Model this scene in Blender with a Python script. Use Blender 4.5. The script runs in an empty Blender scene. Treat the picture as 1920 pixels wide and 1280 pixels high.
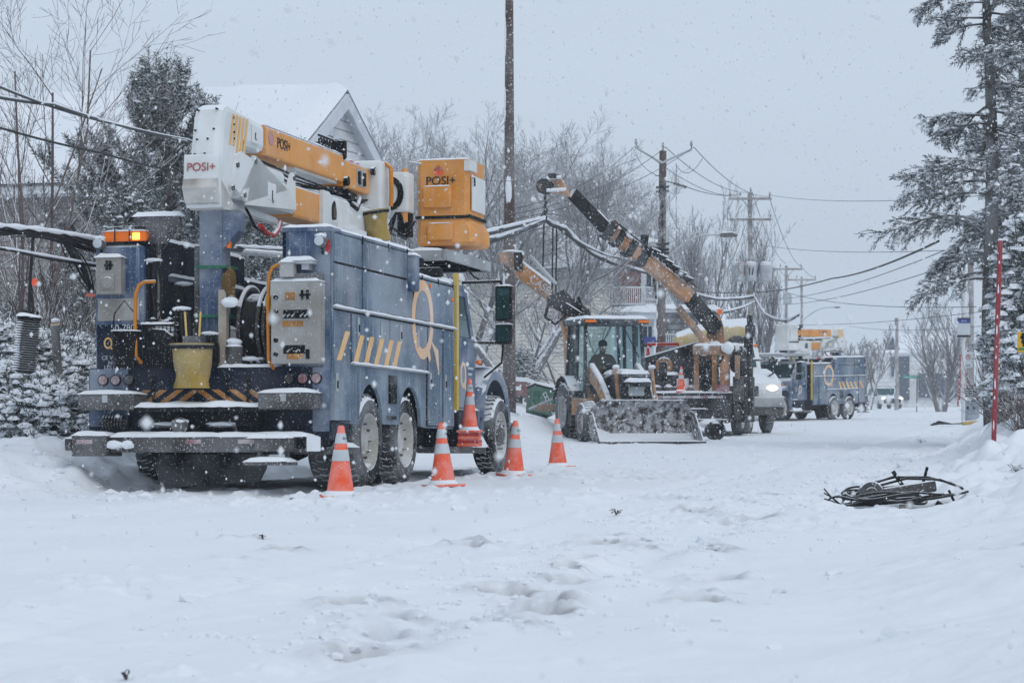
import bpy, bmesh, math, random
import numpy as np
from mathutils import Vector, Matrix, Euler, noise as mnoise
R = math.radians
scene = bpy.context.scene
COL = scene.collection

# ---------------------------------------------------------------- camera, sky, sun, exposure
CAM_H = 0.93
cd = bpy.data.cameras.new('camera'); cam = bpy.data.objects.new('camera', cd); COL.objects.link(cam)
cam.location = (0, 0, CAM_H); cam.rotation_euler = (R(90), 0, 0)
cd.sensor_width = 36.0; cd.lens = 85.0; cd.shift_y = 117.0 / 1920.0
cd.clip_start = 0.1; cd.clip_end = 3000
cd.dof.use_dof = True; cd.dof.focus_distance = 28.0; cd.dof.aperture_fstop = 8.0
scene.camera = cam
w = bpy.data.worlds.new('World'); scene.world = w; w.use_nodes = True
nt = w.node_tree; bg = nt.nodes['Background']
sky = nt.nodes.new('ShaderNodeTexSky'); sky.sky_type = 'NISHITA'; sky.sun_disc = False
sky.sun_elevation = R(48); sky.sun_rotation = R(150); sky.air_density = 1.0; sky.dust_density = 4.0
hsv = nt.nodes.new('ShaderNodeHueSaturation'); hsv.inputs['Saturation'].default_value = 0.30
mixo = nt.nodes.new('ShaderNodeMix'); mixo.data_type = 'RGBA'; mixo.inputs[0].default_value = 0.82
mixo.inputs[7].default_value = (5.25, 6.20, 7.40, 1)      # the overcast deck: an even blue grey
nt.links.new(sky.outputs[0], hsv.inputs['Color']); nt.links.new(hsv.outputs[0], mixo.inputs[6])
cn = nt.nodes.new('ShaderNodeTexNoise'); cn.inputs['Scale'].default_value = 2.2; cn.inputs['Detail'].default_value = 5
tc = nt.nodes.new('ShaderNodeTexCoord'); mp_ = nt.nodes.new('ShaderNodeMapping'); mp_.inputs['Scale'].default_value = (1, 1, 3.5)
nt.links.new(tc.outputs['Generated'], mp_.inputs[0]); nt.links.new(mp_.outputs[0], cn.inputs['Vector'])
cr = nt.nodes.new('ShaderNodeMapRange'); cr.inputs[1].default_value = .3; cr.inputs[2].default_value = .7; cr.inputs[3].default_value = .93; cr.inputs[4].default_value = 1.06
nt.links.new(cn.outputs['Fac'], cr.inputs[0]); cm = nt.nodes.new('ShaderNodeVectorMath'); cm.operation = 'SCALE'      # faint banks in the cloud deck
nt.links.new(mixo.outputs[2], cm.inputs[0]); nt.links.new(cr.outputs[0], cm.inputs['Scale'])
nt.links.new(cm.outputs[0], bg.inputs['Color']); bg.inputs['Strength'].default_value = 0.105
sd = bpy.data.lights.new('sun', 'SUN'); sun = bpy.data.objects.new('sun', sd); COL.objects.link(sun)
sd.energy = 0.5; sd.angle = R(30); sd.color = (1.0, 0.97, 0.93)
sun.rotation_euler = (R(42), 0, R(30)); sun.location = (0, 0, 60)
vs = scene.view_settings; vs.view_transform = 'Standard'; vs.look = 'None'; vs.gamma = 1.0; vs.exposure = 0.12
scene.cycles.max_bounces = 6; scene.cycles.transparent_max_bounces = 16; scene.cycles.volume_bounces = 1
scene.cycles.use_denoising = True; scene.cycles.sample_clamp_indirect = 6

# ---------------------------------------------------------------- materials
def M(name, col, rough=.55, metal=0., snow=.55, dust=.0, frost=0., var=.12, ds=55., col2=None, spec=.4, streak=0., fs=1.6, vs_=2.2):
    """col: paint; snow: how much lies on upward faces; dust: specks blown on; frost: thin rime in patches."""
    m = bpy.data.materials.new(name); m.use_nodes = True
    n = m.node_tree.nodes; l = m.node_tree.links; b = n['Principled BSDF']
    geo = n.new('ShaderNodeNewGeometry')
    def noise(sc, det=3, vec=None, r=.55):
        t = n.new('ShaderNodeTexNoise'); t.inputs['Scale'].default_value = sc; t.inputs['Detail'].default_value = det
        t.inputs['Roughness'].default_value = r
        l.new(vec or geo.outputs['Position'], t.inputs['Vector']); return t.outputs['Fac']
    def rng(v, a, bb, lo=0., hi=1.):
        t = n.new('ShaderNodeMapRange'); t.interpolation_type = 'SMOOTHSTEP'
        t.inputs[1].default_value = a; t.inputs[2].default_value = bb; t.inputs[3].default_value = lo; t.inputs[4].default_value = hi
        l.new(v, t.inputs[0]); return t.outputs[0]
    def math_(op, a, bb):
        t = n.new('ShaderNodeMath'); t.operation = op
        for i, x in enumerate((a, bb)):
            if isinstance(x, (int, float)): t.inputs[i].default_value = x
            else: l.new(x, t.inputs[i])
        return t.outputs[0]
    def mix(f, a, bb):
        t = n.new('ShaderNodeMix'); t.data_type = 'RGBA'
        for i, x in ((0, f), (6, a), (7, bb)):
            if isinstance(x, (int, float)): t.inputs[i].default_value = x
            elif isinstance(x, tuple): t.inputs[i].default_value = (*x, 1)
            else: l.new(x, t.inputs[i])
        return t.outputs[2]
    lowv = noise(vs_, 4)
    c2 = col2 or tuple(x * .55 for x in col)
    base = mix(rng(lowv, .35, .72, 0, var * 3 if var < .33 else 1.), col, c2)
    facs = []
    if snow > 0:
        s = n.new('ShaderNodeSeparateXYZ'); l.new(geo.outputs['Normal'], s.inputs[0])
        a = math_('ADD', s.outputs[2], math_('MULTIPLY', math_('SUBTRACT', noise(9, 3), .5), .7))
        facs.append(rng(a, 1.02 - snow, 1.25 - snow))
    if dust > 0:
        facs.append(rng(noise(ds, 2, r=.7), .70 - dust * .2, .75 - dust * .2, 0, .8))
    if frost > 0:
        facs.append(math_('MULTIPLY', rng(noise(fs, 5, r=.6), .36, .62), frost))
    if streak > 0:
        mp = n.new('ShaderNodeMapping'); mp.inputs['Scale'].default_value = (16, 16, .9)
        l.new(geo.outputs['Position'], mp.inputs[0])
        facs.append(math_('MULTIPLY', rng(noise(1.6, 3, mp.outputs[0]), .5, .75), streak))
    rgh = rough
    if facs:
        f = facs[0]
        for g in facs[1:]: f = math_('MAXIMUM', f, g)
        base = mix(f, base, (.80, .83, .87))
        t = n.new('ShaderNodeMapRange'); l.new(f, t.inputs[0]); t.inputs[3].default_value = rough; t.inputs[4].default_value = .95
        l.new(t.outputs[0], b.inputs['Roughness'])
    else: b.inputs['Roughness'].default_value = rough
    l.new(base, b.inputs['Base Color']); b.inputs['Metallic'].default_value = metal
    b.inputs['Specular IOR Level'].default_value = spec
    return m

def emit(name, col, strength):
    m = bpy.data.materials.new(name); m.use_nodes = True; b = m.node_tree.nodes['Principled BSDF']
    b.inputs['Base Color'].default_value = (*col, 1); b.inputs['Emission Color'].default_value = (*col, 1)
    b.inputs['Emission Strength'].default_value = strength; return m

def glass(name, tint, amount=.7):
    m = bpy.data.materials.new(name); m.use_nodes = True; n = m.node_tree.nodes; l = m.node_tree.links
    n.remove(n['Principled BSDF']); o = n['Material Output']
    tr = n.new('ShaderNodeBsdfTransparent'); tr.inputs[0].default_value = (*tint, 1)
    p = n.new('ShaderNodeBsdfPrincipled'); p.inputs['Base Color'].default_value = (.10, .14, .16, 1); p.inputs['Roughness'].default_value = .12
    mx = n.new('ShaderNodeMixShader'); mx.inputs[0].default_value = amount
    l.new(p.outputs[0], mx.inputs[1]); l.new(tr.outputs[0], mx.inputs[2]); l.new(mx.outputs[0], o.inputs[0]); return m

def snow_mat(name, dirt=0.):
    m = bpy.data.materials.new(name); m.use_nodes = True; n = m.node_tree.nodes; l = m.node_tree.links; b = n['Principled BSDF']
    g = n.new('ShaderNodeNewGeometry')
    def nz(sc, det, rough=.6):
        t = n.new('ShaderNodeTexNoise'); t.inputs['Scale'].default_value = sc; t.inputs['Detail'].default_value = det
        t.inputs['Roughness'].default_value = rough; l.new(g.outputs['Position'], t.inputs['Vector']); return t.outputs['Fac']
    def ramp(v, stops):
        r = n.new('ShaderNodeValToRGB'); e = r.color_ramp.elements
        e[0].position, e[0].color = stops[0][0], (*stops[0][1], 1); e[1].position, e[1].color = stops[1][0], (*stops[1][1], 1)
        l.new(v, r.inputs[0]); return r.outputs[0]
    c = ramp(nz(.55, 5), ((.3, (.80, .835, .885)), (.7, (.86, .88, .91))))
    if dirt:
        t = n.new('ShaderNodeMix'); t.data_type = 'RGBA'
        k = n.new('ShaderNodeMath'); k.operation = 'MULTIPLY'
        l.new(ramp(nz(7, 6, .75), ((.58, (0, 0, 0)), (.72, (1, 1, 1)))), k.inputs[0])
        l.new(ramp(nz(.5, 3), ((.50, (0, 0, 0)), (.66, (dirt, dirt, dirt)))), k.inputs[1])
        at_ = n.new('ShaderNodeAttribute'); at_.attribute_name = 'grit'; k2 = n.new('ShaderNodeMath'); k2.operation = 'MAXIMUM'
        l.new(k.outputs[0], k2.inputs[0]); l.new(at_.outputs['Fac'], k2.inputs[1])
        l.new(k2.outputs[0], t.inputs[0]); l.new(c, t.inputs[6]); t.inputs[7].default_value = (.25, .235, .23, 1); c = t.outputs[2]
    l.new(c, b.inputs['Base Color']); b.inputs['Roughness'].default_value = .85; b.inputs['Specular IOR Level'].default_value = .2
    bp = n.new('ShaderNodeBump'); bp.inputs['Strength'].default_value = .36; bp.inputs['Distance'].default_value = .03
    bm_ = n.new('ShaderNodeMath'); bm_.operation = 'MULTIPLY_ADD'; bm_.inputs[1].default_value = .35
    l.new(nz(55, 4, .7), bm_.inputs[0]); l.new(nz(14, 6, .65), bm_.inputs[2]); l.new(bm_.outputs[0], bp.inputs['Height']); l.new(bp.outputs[0], b.inputs['Normal'])
    return m

SNOW = snow_mat('snow')
GROUND = snow_mat('snow_ground', .55)
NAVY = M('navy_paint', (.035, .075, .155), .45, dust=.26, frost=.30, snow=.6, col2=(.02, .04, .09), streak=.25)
NAVYD = M('navy_paint_dark', (.007, .015, .034), .6, spec=.12, dust=.24, frost=.04, snow=.55)  # darker, duller navy for the rear, inner and low parts
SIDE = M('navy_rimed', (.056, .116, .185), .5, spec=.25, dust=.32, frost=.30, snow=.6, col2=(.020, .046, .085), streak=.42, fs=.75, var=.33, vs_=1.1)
BLACK = M('black_steel', (.007, .008, .010), .7, spec=.12, dust=.30, frost=.02, snow=.55)
RUBBER = M('rubber', (.012, .013, .015), .85, spec=.15, dust=.40, frost=.22, snow=.75, ds=40)
STEEL = M('grey_steel', (.052, .048, .047), .65, .0, spec=.2, dust=.46, frost=.14, snow=.6)
ALU = M('aluminium', (.40, .42, .43), .45, .5, dust=.25, frost=.3, snow=.6)
PANEL = M('control_panel', (.30, .29, .27), .6, .1, dust=.3, frost=.3, col2=(.16, .14, .11))
WHITE = M('white_gelcoat', (.74, .76, .75), .4, dust=.1, frost=.3, col2=(.52, .53, .50), var=.2, streak=.2, snow=.55)
WHITED = M('white_gelcoat_dirty', (.60, .58, .54), .5, dust=.1, frost=.3, col2=(.22, .19, .15), var=.34, snow=.5)
ORANGE = M('orange_gelcoat', (.76, .32, .05), .45, dust=.24, frost=.10, col2=(.56, .19, .02), var=.2, streak=.12, snow=.5)
ORANGED = M('orange_dirty', (.42, .17, .05), .5, dust=.42, frost=.25, col2=(.14, .07, .035), snow=.6)
CONE = M('cone_orange', (.88, .095, .018), .5, dust=.22, frost=.20, fs=5, col2=(.55, .06, .015), streak=.12, snow=.25, var=.05)
CONEW = M('reflective_band', (.50, .54, .57), .4, dust=.1, frost=.3, snow=.2)
STRIPE = M('amber_stripe', (.84, .46, .12), .45, dust=.2, frost=.2, snow=.2)
STRIPED = M('amber_stripe_dirty', (.48, .19, .015), .5, dust=.45, frost=.1, snow=.2, col2=(.1, .05, .01), var=.34)
QMARK = M('faded_amber', (.82, .50, .27), .5, dust=.22, frost=.35, snow=.2, fs=.9)
YELLOW = M('yellow_tube', (.62, .42, .03), .45, dust=.3, frost=.15)
CANVAS = M('yellow_canvas', (.36, .24, .03), .85, dust=.25, frost=.15, snow=.3, col2=(.20, .12, .02), var=.25)
TUBE_O = M('orange_tube', (.62, .22, .02), .45, dust=.2, snow=.5)
RED = M('red_plastic', (.50, .03, .025), .4, dust=.25, snow=.4)
REDD = M('red_lens', (.20, .025, .03), .3, dust=.5, frost=.5)
AMBER = emit('amber_lens', (.80, .17, .012), .10)
AMBERLIT = emit('amber_lamp', (1.0, .46, .08), 2.0)
LAMP = emit('headlamp', (1.0, .86, .66), 4.5)
RIM = M('rim_paint', (.40, .39, .36), .6, .2, dust=.35, frost=.5, snow=.4, col2=(.22, .19, .15))
WOOD = M('weathered_wood', (.36, .31, .25), .8, dust=.3, frost=.2, col2=(.24, .19, .15))
INK = M('black_ink', (.015, .015, .02), .6, snow=0, dust=.1)
REDINK = M('red_ink', (.42, .045, .03), .6, snow=0, dust=.15, frost=.3)
WHITEINK = M('pale_lettering', (.55, .60, .64), .6, snow=0, dust=.15)
LINE_GREEN = M('green_strap', (.02, .16, .09), .6, dust=.2)
GLASSY = glass('cab_glass', (.80, .92, .93), .84)
MIRROR = M('mirror_glass', (.05, .12, .13), .08, .6, snow=0, dust=.2)
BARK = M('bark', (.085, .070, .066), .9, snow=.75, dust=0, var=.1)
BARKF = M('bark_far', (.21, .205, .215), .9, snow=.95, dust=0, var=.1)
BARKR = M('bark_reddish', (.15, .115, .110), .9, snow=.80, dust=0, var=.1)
TRUNK = M('trunk_bark', (.060, .052, .048), .95, snow=.55, dust=.42, frost=.2, ds=30)
NEEDLE = M('pine_needles', (.075, .100, .096), .8, snow=.70, dust=.72, ds=24, var=.2, vs_=3)
NEEDLE2 = M('hemlock_needles', (.070, .082, .083), .8, snow=.78, dust=.66, ds=24, var=.2, vs_=3)
POLE = M('pole_wood', (.085, .055, .046), .9, dust=.42, frost=.14, snow=.5, ds=22, col2=(.07, .05, .045), fs=.8)
POLEG = M('pole_grey', (.24, .22, .21), .9, dust=.3, frost=.3, snow=.5, col2=(.16, .14, .13))
CABLE = M('black_cable', (.014, .014, .016), .6, snow=.42, dust=.1)
WIRE = M('wire_bare', (.05, .055, .06), .6, snow=0)

# ---------------------------------------------------------------- mesh builder
class MB:
    def __init__(s, T=None):
        s.v = []; s.f = []; s.mi = []; s.mats = []; s.cur = 0; s.T = T
    def use(s, m):
        if m not in s.mats: s.mats.append(m)
        s.cur = s.mats.index(m); return s
    def add(s, vs, fs):
        o = len(s.v); s.v += [tuple(p) for p in vs]
        for f in fs: s.f.append(tuple(i + o for i in f)); s.mi.append(s.cur)
        return s
    def box(s, x0, x1, y0, y1, z0, z1, Mx=None, ch=0.):
        if ch <= 0:
            vs = [Vector(p) for p in ((x0,y0,z0),(x1,y0,z0),(x1,y1,z0),(x0,y1,z0),(x0,y0,z1),(x1,y0,z1),(x1,y1,z1),(x0,y1,z1))]
            fs = [(0,3,2,1),(4,5,6,7),(0,1,5,4),(1,2,6,5),(2,3,7,6),(3,0,4,7)]
        else:
            ch = min(ch, (x1-x0)*.49, (y1-y0)*.49, (z1-z0)*.49)
            bm = bmesh.new(); bmesh.ops.create_cube(bm, size=1)
            for q in bm.verts: q.co = Vector(((x0+x1)/2 + q.co.x*(x1-x0), (y0+y1)/2 + q.co.y*(y1-y0), (z0+z1)/2 + q.co.z*(z1-z0)))
            bmesh.ops.bevel(bm, geom=bm.edges[:], offset=ch, segments=2, profile=.6, affect='EDGES')
            vs = [q.co.copy() for q in bm.verts]; bm.verts.index_update(); fs = [[q.index for q in f.verts] for f in bm.faces]; bm.free()
        if Mx is not None: vs = [Mx @ q for q in vs]
        return s.add(vs, fs)
    def tube(s, pts, r, n=8, caps=True):
        pts = [Vector(p) for p in pts]; k = len(pts)
        rs = r if isinstance(r, (list, tuple)) else [r]*k
        vs = []; fs = []; up = None
        for i, p in enumerate(pts):
            d = (pts[min(i+1, k-1)] - pts[max(i-1, 0)])
            if d.length < 1e-9: d = Vector((0,0,1))
            d.normalize()
            if up is None:
                up = Vector((0,0,1)) if abs(d.z) < .9 else Vector((1,0,0))
            a = d.cross(up)
            if a.length < 1e-6: a = d.cross(Vector((0,1,0)))
            a.normalize(); b = a.cross(d); up = b
            for j in range(n):
                t = 2*math.pi*j/n; vs.append(p + (a*math.cos(t) + b*math.sin(t))*rs[i])
        for i in range(k-1):
            for j in range(n):
                j2 = (j+1) % n; fs.append((i*n+j, i*n+j2, (i+1)*n+j2, (i+1)*n+j))
        if caps and n > 2: fs.append(tuple(range(n-1,-1,-1))); fs.append(tuple((k-1)*n+j for j in range(n)))
        return s.add(vs, fs)
    def prism(s, poly, ax, a0, a1):
        """poly of (p,q) pairs swept along axis ax; ax x: (y,z); y: (x,z); z: (x,y)"""
        def P(p, q, a): return {'x': (a,p,q), 'y': (p,a,q), 'z': (p,q,a)}[ax]
        n = len(poly); vs = [P(p,q,a0) for p,q in poly] + [P(p,q,a1) for p,q in poly]
        return s.add(vs, [tuple(range(n-1,-1,-1)), tuple(range(n,2*n))] + [(i,(i+1)%n,n+(i+1)%n,n+i) for i in range(n)])
    def lathe(s, prof, c, ax='z', n=24, Mx=None):
        vs = []; fs = []; k = len(prof)
        for r, h in prof:
            for j in range(n):
                t = 2*math.pi*j/n; a, b = r*math.cos(t), r*math.sin(t)
                p = Vector({'x': (h,a,b), 'y': (b,h,a), 'z': (a,b,h)}[ax])
                if Mx is not None: p = Mx @ p
                vs.append(p + Vector(c))
        for i in range(k-1):
            for j in range(n): fs.append((i*n+j, i*n+(j+1)%n, (i+1)*n+(j+1)%n, (i+1)*n+j))
        fs.append(tuple(range(n-1,-1,-1))); fs.append(tuple((k-1)*n+j for j in range(n)))
        return s.add(vs, fs)
    def quad(s, a, b, c, d): return s.add([a,b,c,d], [(0,1,2,3)])
    def blob(s, c, rx, ry, rz, seed=0, sub=2, amp=.25):
        bm = bmesh.new(); bmesh.ops.create_icosphere(bm, subdivisions=sub, radius=1)
        vs = []
        for q in bm.verts:
            k = 1 + amp*mnoise.noise(q.co*1.7 + Vector((seed*3.1, seed*1.7, seed)))
            vs.append((c[0]+q.co.x*rx*k, c[1]+q.co.y*ry*k, c[2]+q.co.z*rz*k))
        bm.verts.index_update(); fs = [[q.index for q in f.verts] for f in bm.faces]; bm.free()
        return s.add(vs, fs)
    def cap(s, x0, x1, y0, y1, z, h, seed=0, step=.07, over=.012, slope=(0,0)):
        """a lumpy sheet of settled snow on a flat top"""
        s.use(SNOW); x0 -= over; x1 += over; y0 -= over; y1 += over
        nx = max(3, min(60, int((x1-x0)/step)+2)); ny = max(3, min(60, int((y1-y0)/step)+2)); vs = []; fs = []
        for j in range(ny):
            for i in range(nx):
                x = x0+(x1-x0)*i/(nx-1); y = y0+(y1-y0)*j/(ny-1)
                e = min(i, nx-1-i, j, ny-1-j); k = 0 if e == 0 else (.8 if e == 1 else 1)
                q = mnoise.noise(Vector((x*3.1+seed*7, y*3.1, seed))) ; q2 = mnoise.noise(Vector((x*11+seed*7, y*11, seed)))
                wob = .5*over*mnoise.noise(Vector((x*9, y*9, seed+3.))) if e == 0 else 0
                zz = z + slope[0]*(x-x0) + slope[1]*(y-y0)
                vs.append((x+wob, y+wob, zz + (k*h*(1+.45*q+.2*q2) if e else -.006+h*.25*max(0,q2))))
        for j in range(ny-1):
            for i in range(nx-1): fs.append((j*nx+i, j*nx+i+1, (j+1)*nx+i+1, (j+1)*nx+i))
        fs.append(tuple([i for i in range(nx-1,-1,-1)] + [j*nx for j in range(1,ny)] + [(ny-1)*nx+i for i in range(1,nx)] + [j*nx+nx-1 for j in range(ny-2,0,-1)]))
        return s.add(vs, fs)
    def text(s, body, size, Mx, depth=.003):
        cu = bpy.data.curves.new('lettering', 'FONT'); cu.body = body; cu.size = size; cu.extrude = depth; cu.align_x = 'CENTER'; cu.align_y = 'CENTER'
        o = bpy.data.objects.new('lettering', cu); COL.objects.link(o)
        dg = bpy.context.evaluated_depsgraph_get(); me = bpy.data.meshes.new_from_object(o.evaluated_get(dg))
        vs = [Mx @ q.co for q in me.vertices]; fs = [tuple(p.vertices) for p in me.polygons]
        bpy.data.objects.remove(o); bpy.data.curves.remove(cu); bpy.data.meshes.remove(me)
        return s.add(vs, fs)
    def ring(s, c, a, b, w, ax, d, n=40, t0=0., t1=360.):
        """flat elliptic ring band lying on a face; ax x: in (y,z)"""
        vs = []; fs = []; full = t1-t0 >= 359.9
        for i in range(n+1):
            t = R(t0+(t1-t0)*i/n)
            for k in (1, 0):
                p = (a-w*k)*math.cos(t); q = (b-w*k)*math.sin(t)
                for dd in (0, d):
                    vs.append({'x': (c[0]+dd, c[1]+p, c[2]+q), 'y': (c[0]+p, c[1]+dd, c[2]+q)}[ax])
        for i in range(n):
            o = i*4; p = o+4
            fs += [(o+1,p+1,p+3,o+3), (o,o+2,p+2,p), (o,p,p+1,o+1), (o+2,o+3,p+3,p+2)]
        return s.add(vs, fs)
    def build(s, name, parent=None, smooth=False, bevel=0., angle=35):
        me = bpy.data.meshes.new(name); vs = s.v
        if s.T is not None: vs = [tuple(s.T(p)) for p in vs]
        me.from_pydata(vs, [], s.f); me.update()
        for m in s.mats: me.materials.append(m)
        me.polygons.foreach_set('material_index', s.mi)
        bm = bmesh.new(); bm.from_mesh(me)
        if len(bm.faces) < 60000: bmesh.ops.recalc_face_normals(bm, faces=bm.faces[:])
        bm.to_mesh(me); bm.free()
        if smooth:
            me.polygons.foreach_set('use_smooth', [True]*len(me.polygons))
            try: me.set_sharp_from_angle(angle=R(angle))
            except Exception: pass
        o = bpy.data.objects.new(name, me); COL.objects.link(o)
        if parent is not None: o.parent = parent
        if bevel:
            b = o.modifiers.new('edges', 'BEVEL'); b.width = bevel; b.segments = 2; b.limit_method = 'ANGLE'; b.angle_limit = R(40)
        return o

def tag(o, label=None, cat=None, group=None, kind=None):
    for k, x in (('label', label), ('category', cat), ('group', group), ('kind', kind)):
        if x: o[k] = x
    return o
def thing(name, label, cat, loc=(0,0,0), rz=0., group=None):
    o = bpy.data.objects.new(name, None); COL.objects.link(o); o.location = loc; o.rotation_euler = (0,0,rz); o.empty_display_size = .2
    return tag(o, label, cat, group)
def copy_tree(o, parent=None):
    c = o.copy(); COL.objects.link(c)
    if parent is not None: c.parent = parent
    for ch in list(o.children): copy_tree(ch, c)
    return c
FPX = 4533.
def at(px, py, d): return Vector(((px-960)*d/FPX, d, CAM_H-(py-757)*d/FPX))
def sst(a, b, x): t = np.clip((x-a)/(b-a), 0, 1); return t*t*(3-2*t)

# ---------------------------------------------------------------- the ground
GY = np.array([-50, 0, 35, 55, 80, 100, 204, 400, 900.]); GZ = np.array([0, 0, 0, .07, .13, .30, .57, .9, 1.2])
def vnoise(x, y, seed=0):
    xi = np.floor(x).astype(int); yi = np.floor(y).astype(int); fx = x-xi; fy = y-yi
    fx = fx*fx*(3-2*fx); fy = fy*fy*(3-2*fy)
    def h(a, b):
        k = (a*374761393 + b*668265263 + seed*1274126177) & 0x7fffffff
        k = ((k ^ (k >> 13)) * 1274126177) & 0x7fffffff
        return ((k ^ (k >> 16)) & 0xffff)/65535.
    return (h(xi,yi)*(1-fx)+h(xi+1,yi)*fx)*(1-fy) + (h(xi,yi+1)*(1-fx)+h(xi+1,yi+1)*fx)*fy
def fbm(x, y, o=4, seed=0):
    s = 0; a = .5
    for i in range(o): s = s + a*(vnoise(x*2**i, y*2**i, seed+i)-.5); a *= .5
    return s
PRINTS = []
_r = random.Random(5)
for px, py in ((700,1190),(680,1225),(720,1160),(870,1165),(905,1185),(945,1105),(985,1125),(1005,1140),(1060,1065),(1090,1050),(1075,1085),(1115,1020),(1130,1005),(1205,1025),(1185,1015),
               (1255,945),(1280,940),(1300,965),(1350,980),(1375,970),(1210,900),(1320,945),(1445,930),(1420,975),(1300,1115),(1310,1130),(1010,1160),(1030,1145),(660,1130),(1320,1035),(1340,1090),(880,1015),(870,1025),(430,1045),(450,1010),(530,1030),(1740,1080),(1775,1060),(1900,1080)):
    d = CAM_H*FPX/(py-757); PRINTS.append(((px-960)*d/FPX, d, _r.uniform(.07,.13), _r.uniform(.030,.055)))
def ground(x, y, fine=True):
    x = np.asarray(x, float); y = np.asarray(y, float)
    z = np.interp(y, GY, GZ)
    xr = 5.2 + .20*(y-30); wr = x - xr
    lum = fbm(x*.8, y*.8, 4, 3)
    lum2 = fbm(x*2.6, y*2.6, 4, 8)
    hb = np.interp(y, [0,10,18,26,34,60,120,400], [.22,.25,.18,.66,.74,.62,.42,.4])
    z = z + hb*sst(-.1, 1.9, wr + lum*1.1)*(1+.5*lum) + sst(-.6,.7,wr)*(lum2*np.interp(y,[0,16,24],[.05,.10,.40]) + np.abs(fbm(x*1.7,y*1.5,3,91))*np.interp(y,[0,18,26],[.0,.1,.55]))
    z = z + .10*sst(-2.4,-.2,wr)*np.clip(lum+.12,0,1)*sst(20,34,y)*2.0
    xl = -4.6 + .187*(y-26); wl = xl - x
    left = sst(23.9, 26.2, y + .8*lum)
    z = z + left*(.47*sst(-.9, .9, wl + .9*lum)*(1+.5*lum) + sst(-1.1,.3,wl)*lum2*.30)
    z = z + np.minimum(.2*np.clip(wl-1.2,0,None)*sst(40,60,y), 1.7)
    if fine:
        road = 1 - sst(-.6, .6, wr); road = road*(1 - left*sst(-1,0,wl))
        z = z + road*np.clip(fbm(x*7, y*5.5, 3, 61)-.07,0,1)*.22*sst(.0,.16,fbm(x*.45,y*.3,2,67)+.02)
        z = z + road*(fbm(x*.35, y*.22, 3, 11)*.085 + fbm(x*1.4, y*.8, 3, 19)*.055 + fbm(x*4.5, y*3.0, 3, 51)*.020 + np.clip(fbm(x*3.2, y*2.6, 3, 23)-.04,0,1)*.11*sst(-.02,.12,fbm(x*.25,y*.2,2,31)))
        # wheel ruts that curve across the foreground and the churned track beside them
        for c0, k, dep, wd in ((-2.35,.235,.050,.20),(-.55,.235,.044,.18),(1.6,.20,.045,.22),(3.3,.20,.035,.2)):
            c = c0 + k*(y-9.) ; z = z - road*dep*np.exp(-((x-c)/wd)**2) + road*dep*.5*np.exp(-((x-c-.34)/.16)**2)
        z = z + road*.055*np.clip(fbm(x*2.2,y*1.7,3,41)+.10,0,1)*np.exp(-((x-(.2+.21*(y-13)))/.9)**2)*sst(11,15,y)
        for a, b, rr, dp in PRINTS:
            q = ((x-a)/rr)**2 + ((y-b)/(rr*1.7))**2
            m = q < 9
            if m.any(): z = np.where(m, z - dp*1.35*(1-sst(.75,1.3,np.sqrt(q)+.5*fbm(x*9,y*7,2,71))) + dp*.5*np.exp(-(np.sqrt(q)-1.55)**2*5)*(1+2*fbm(x*14,y*11,2,73)), z)
        # tracks the nearest truck pressed in as it pulled up
        uu = (x+1.903)*.9677 - (y-25.52)*.2521; vv = (x+1.903)*.2521 + (y-25.52)*.9677
        for c in (-.33, -2.30):
            k = np.exp(-((uu-c)/.27)**4)*sst(-9., -1., vv + 1.5*fbm(x*.7, y*.7, 2, 83))*(1-sst(8.5, 9.5, vv))
            z = z - k*(.040 + .010*np.sin(vv*42. + 9*np.abs(uu-c))) + .03*np.exp(-((np.abs(uu-c)-.40)/.09)**2)*sst(-8,-1,vv)*(1-sst(8.,9.,vv))*(.6+2*fbm(x*5,y*5,2,87))
        # hollow where the truck tyres packed the snow
        z = z - .03*np.exp(-((x+3.0)/1.6)**2 - ((y-27.)/3.)**2)
    return z
def gz(x, y): return float(ground(np.array([x]), np.array([y]), False)[0])

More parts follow.
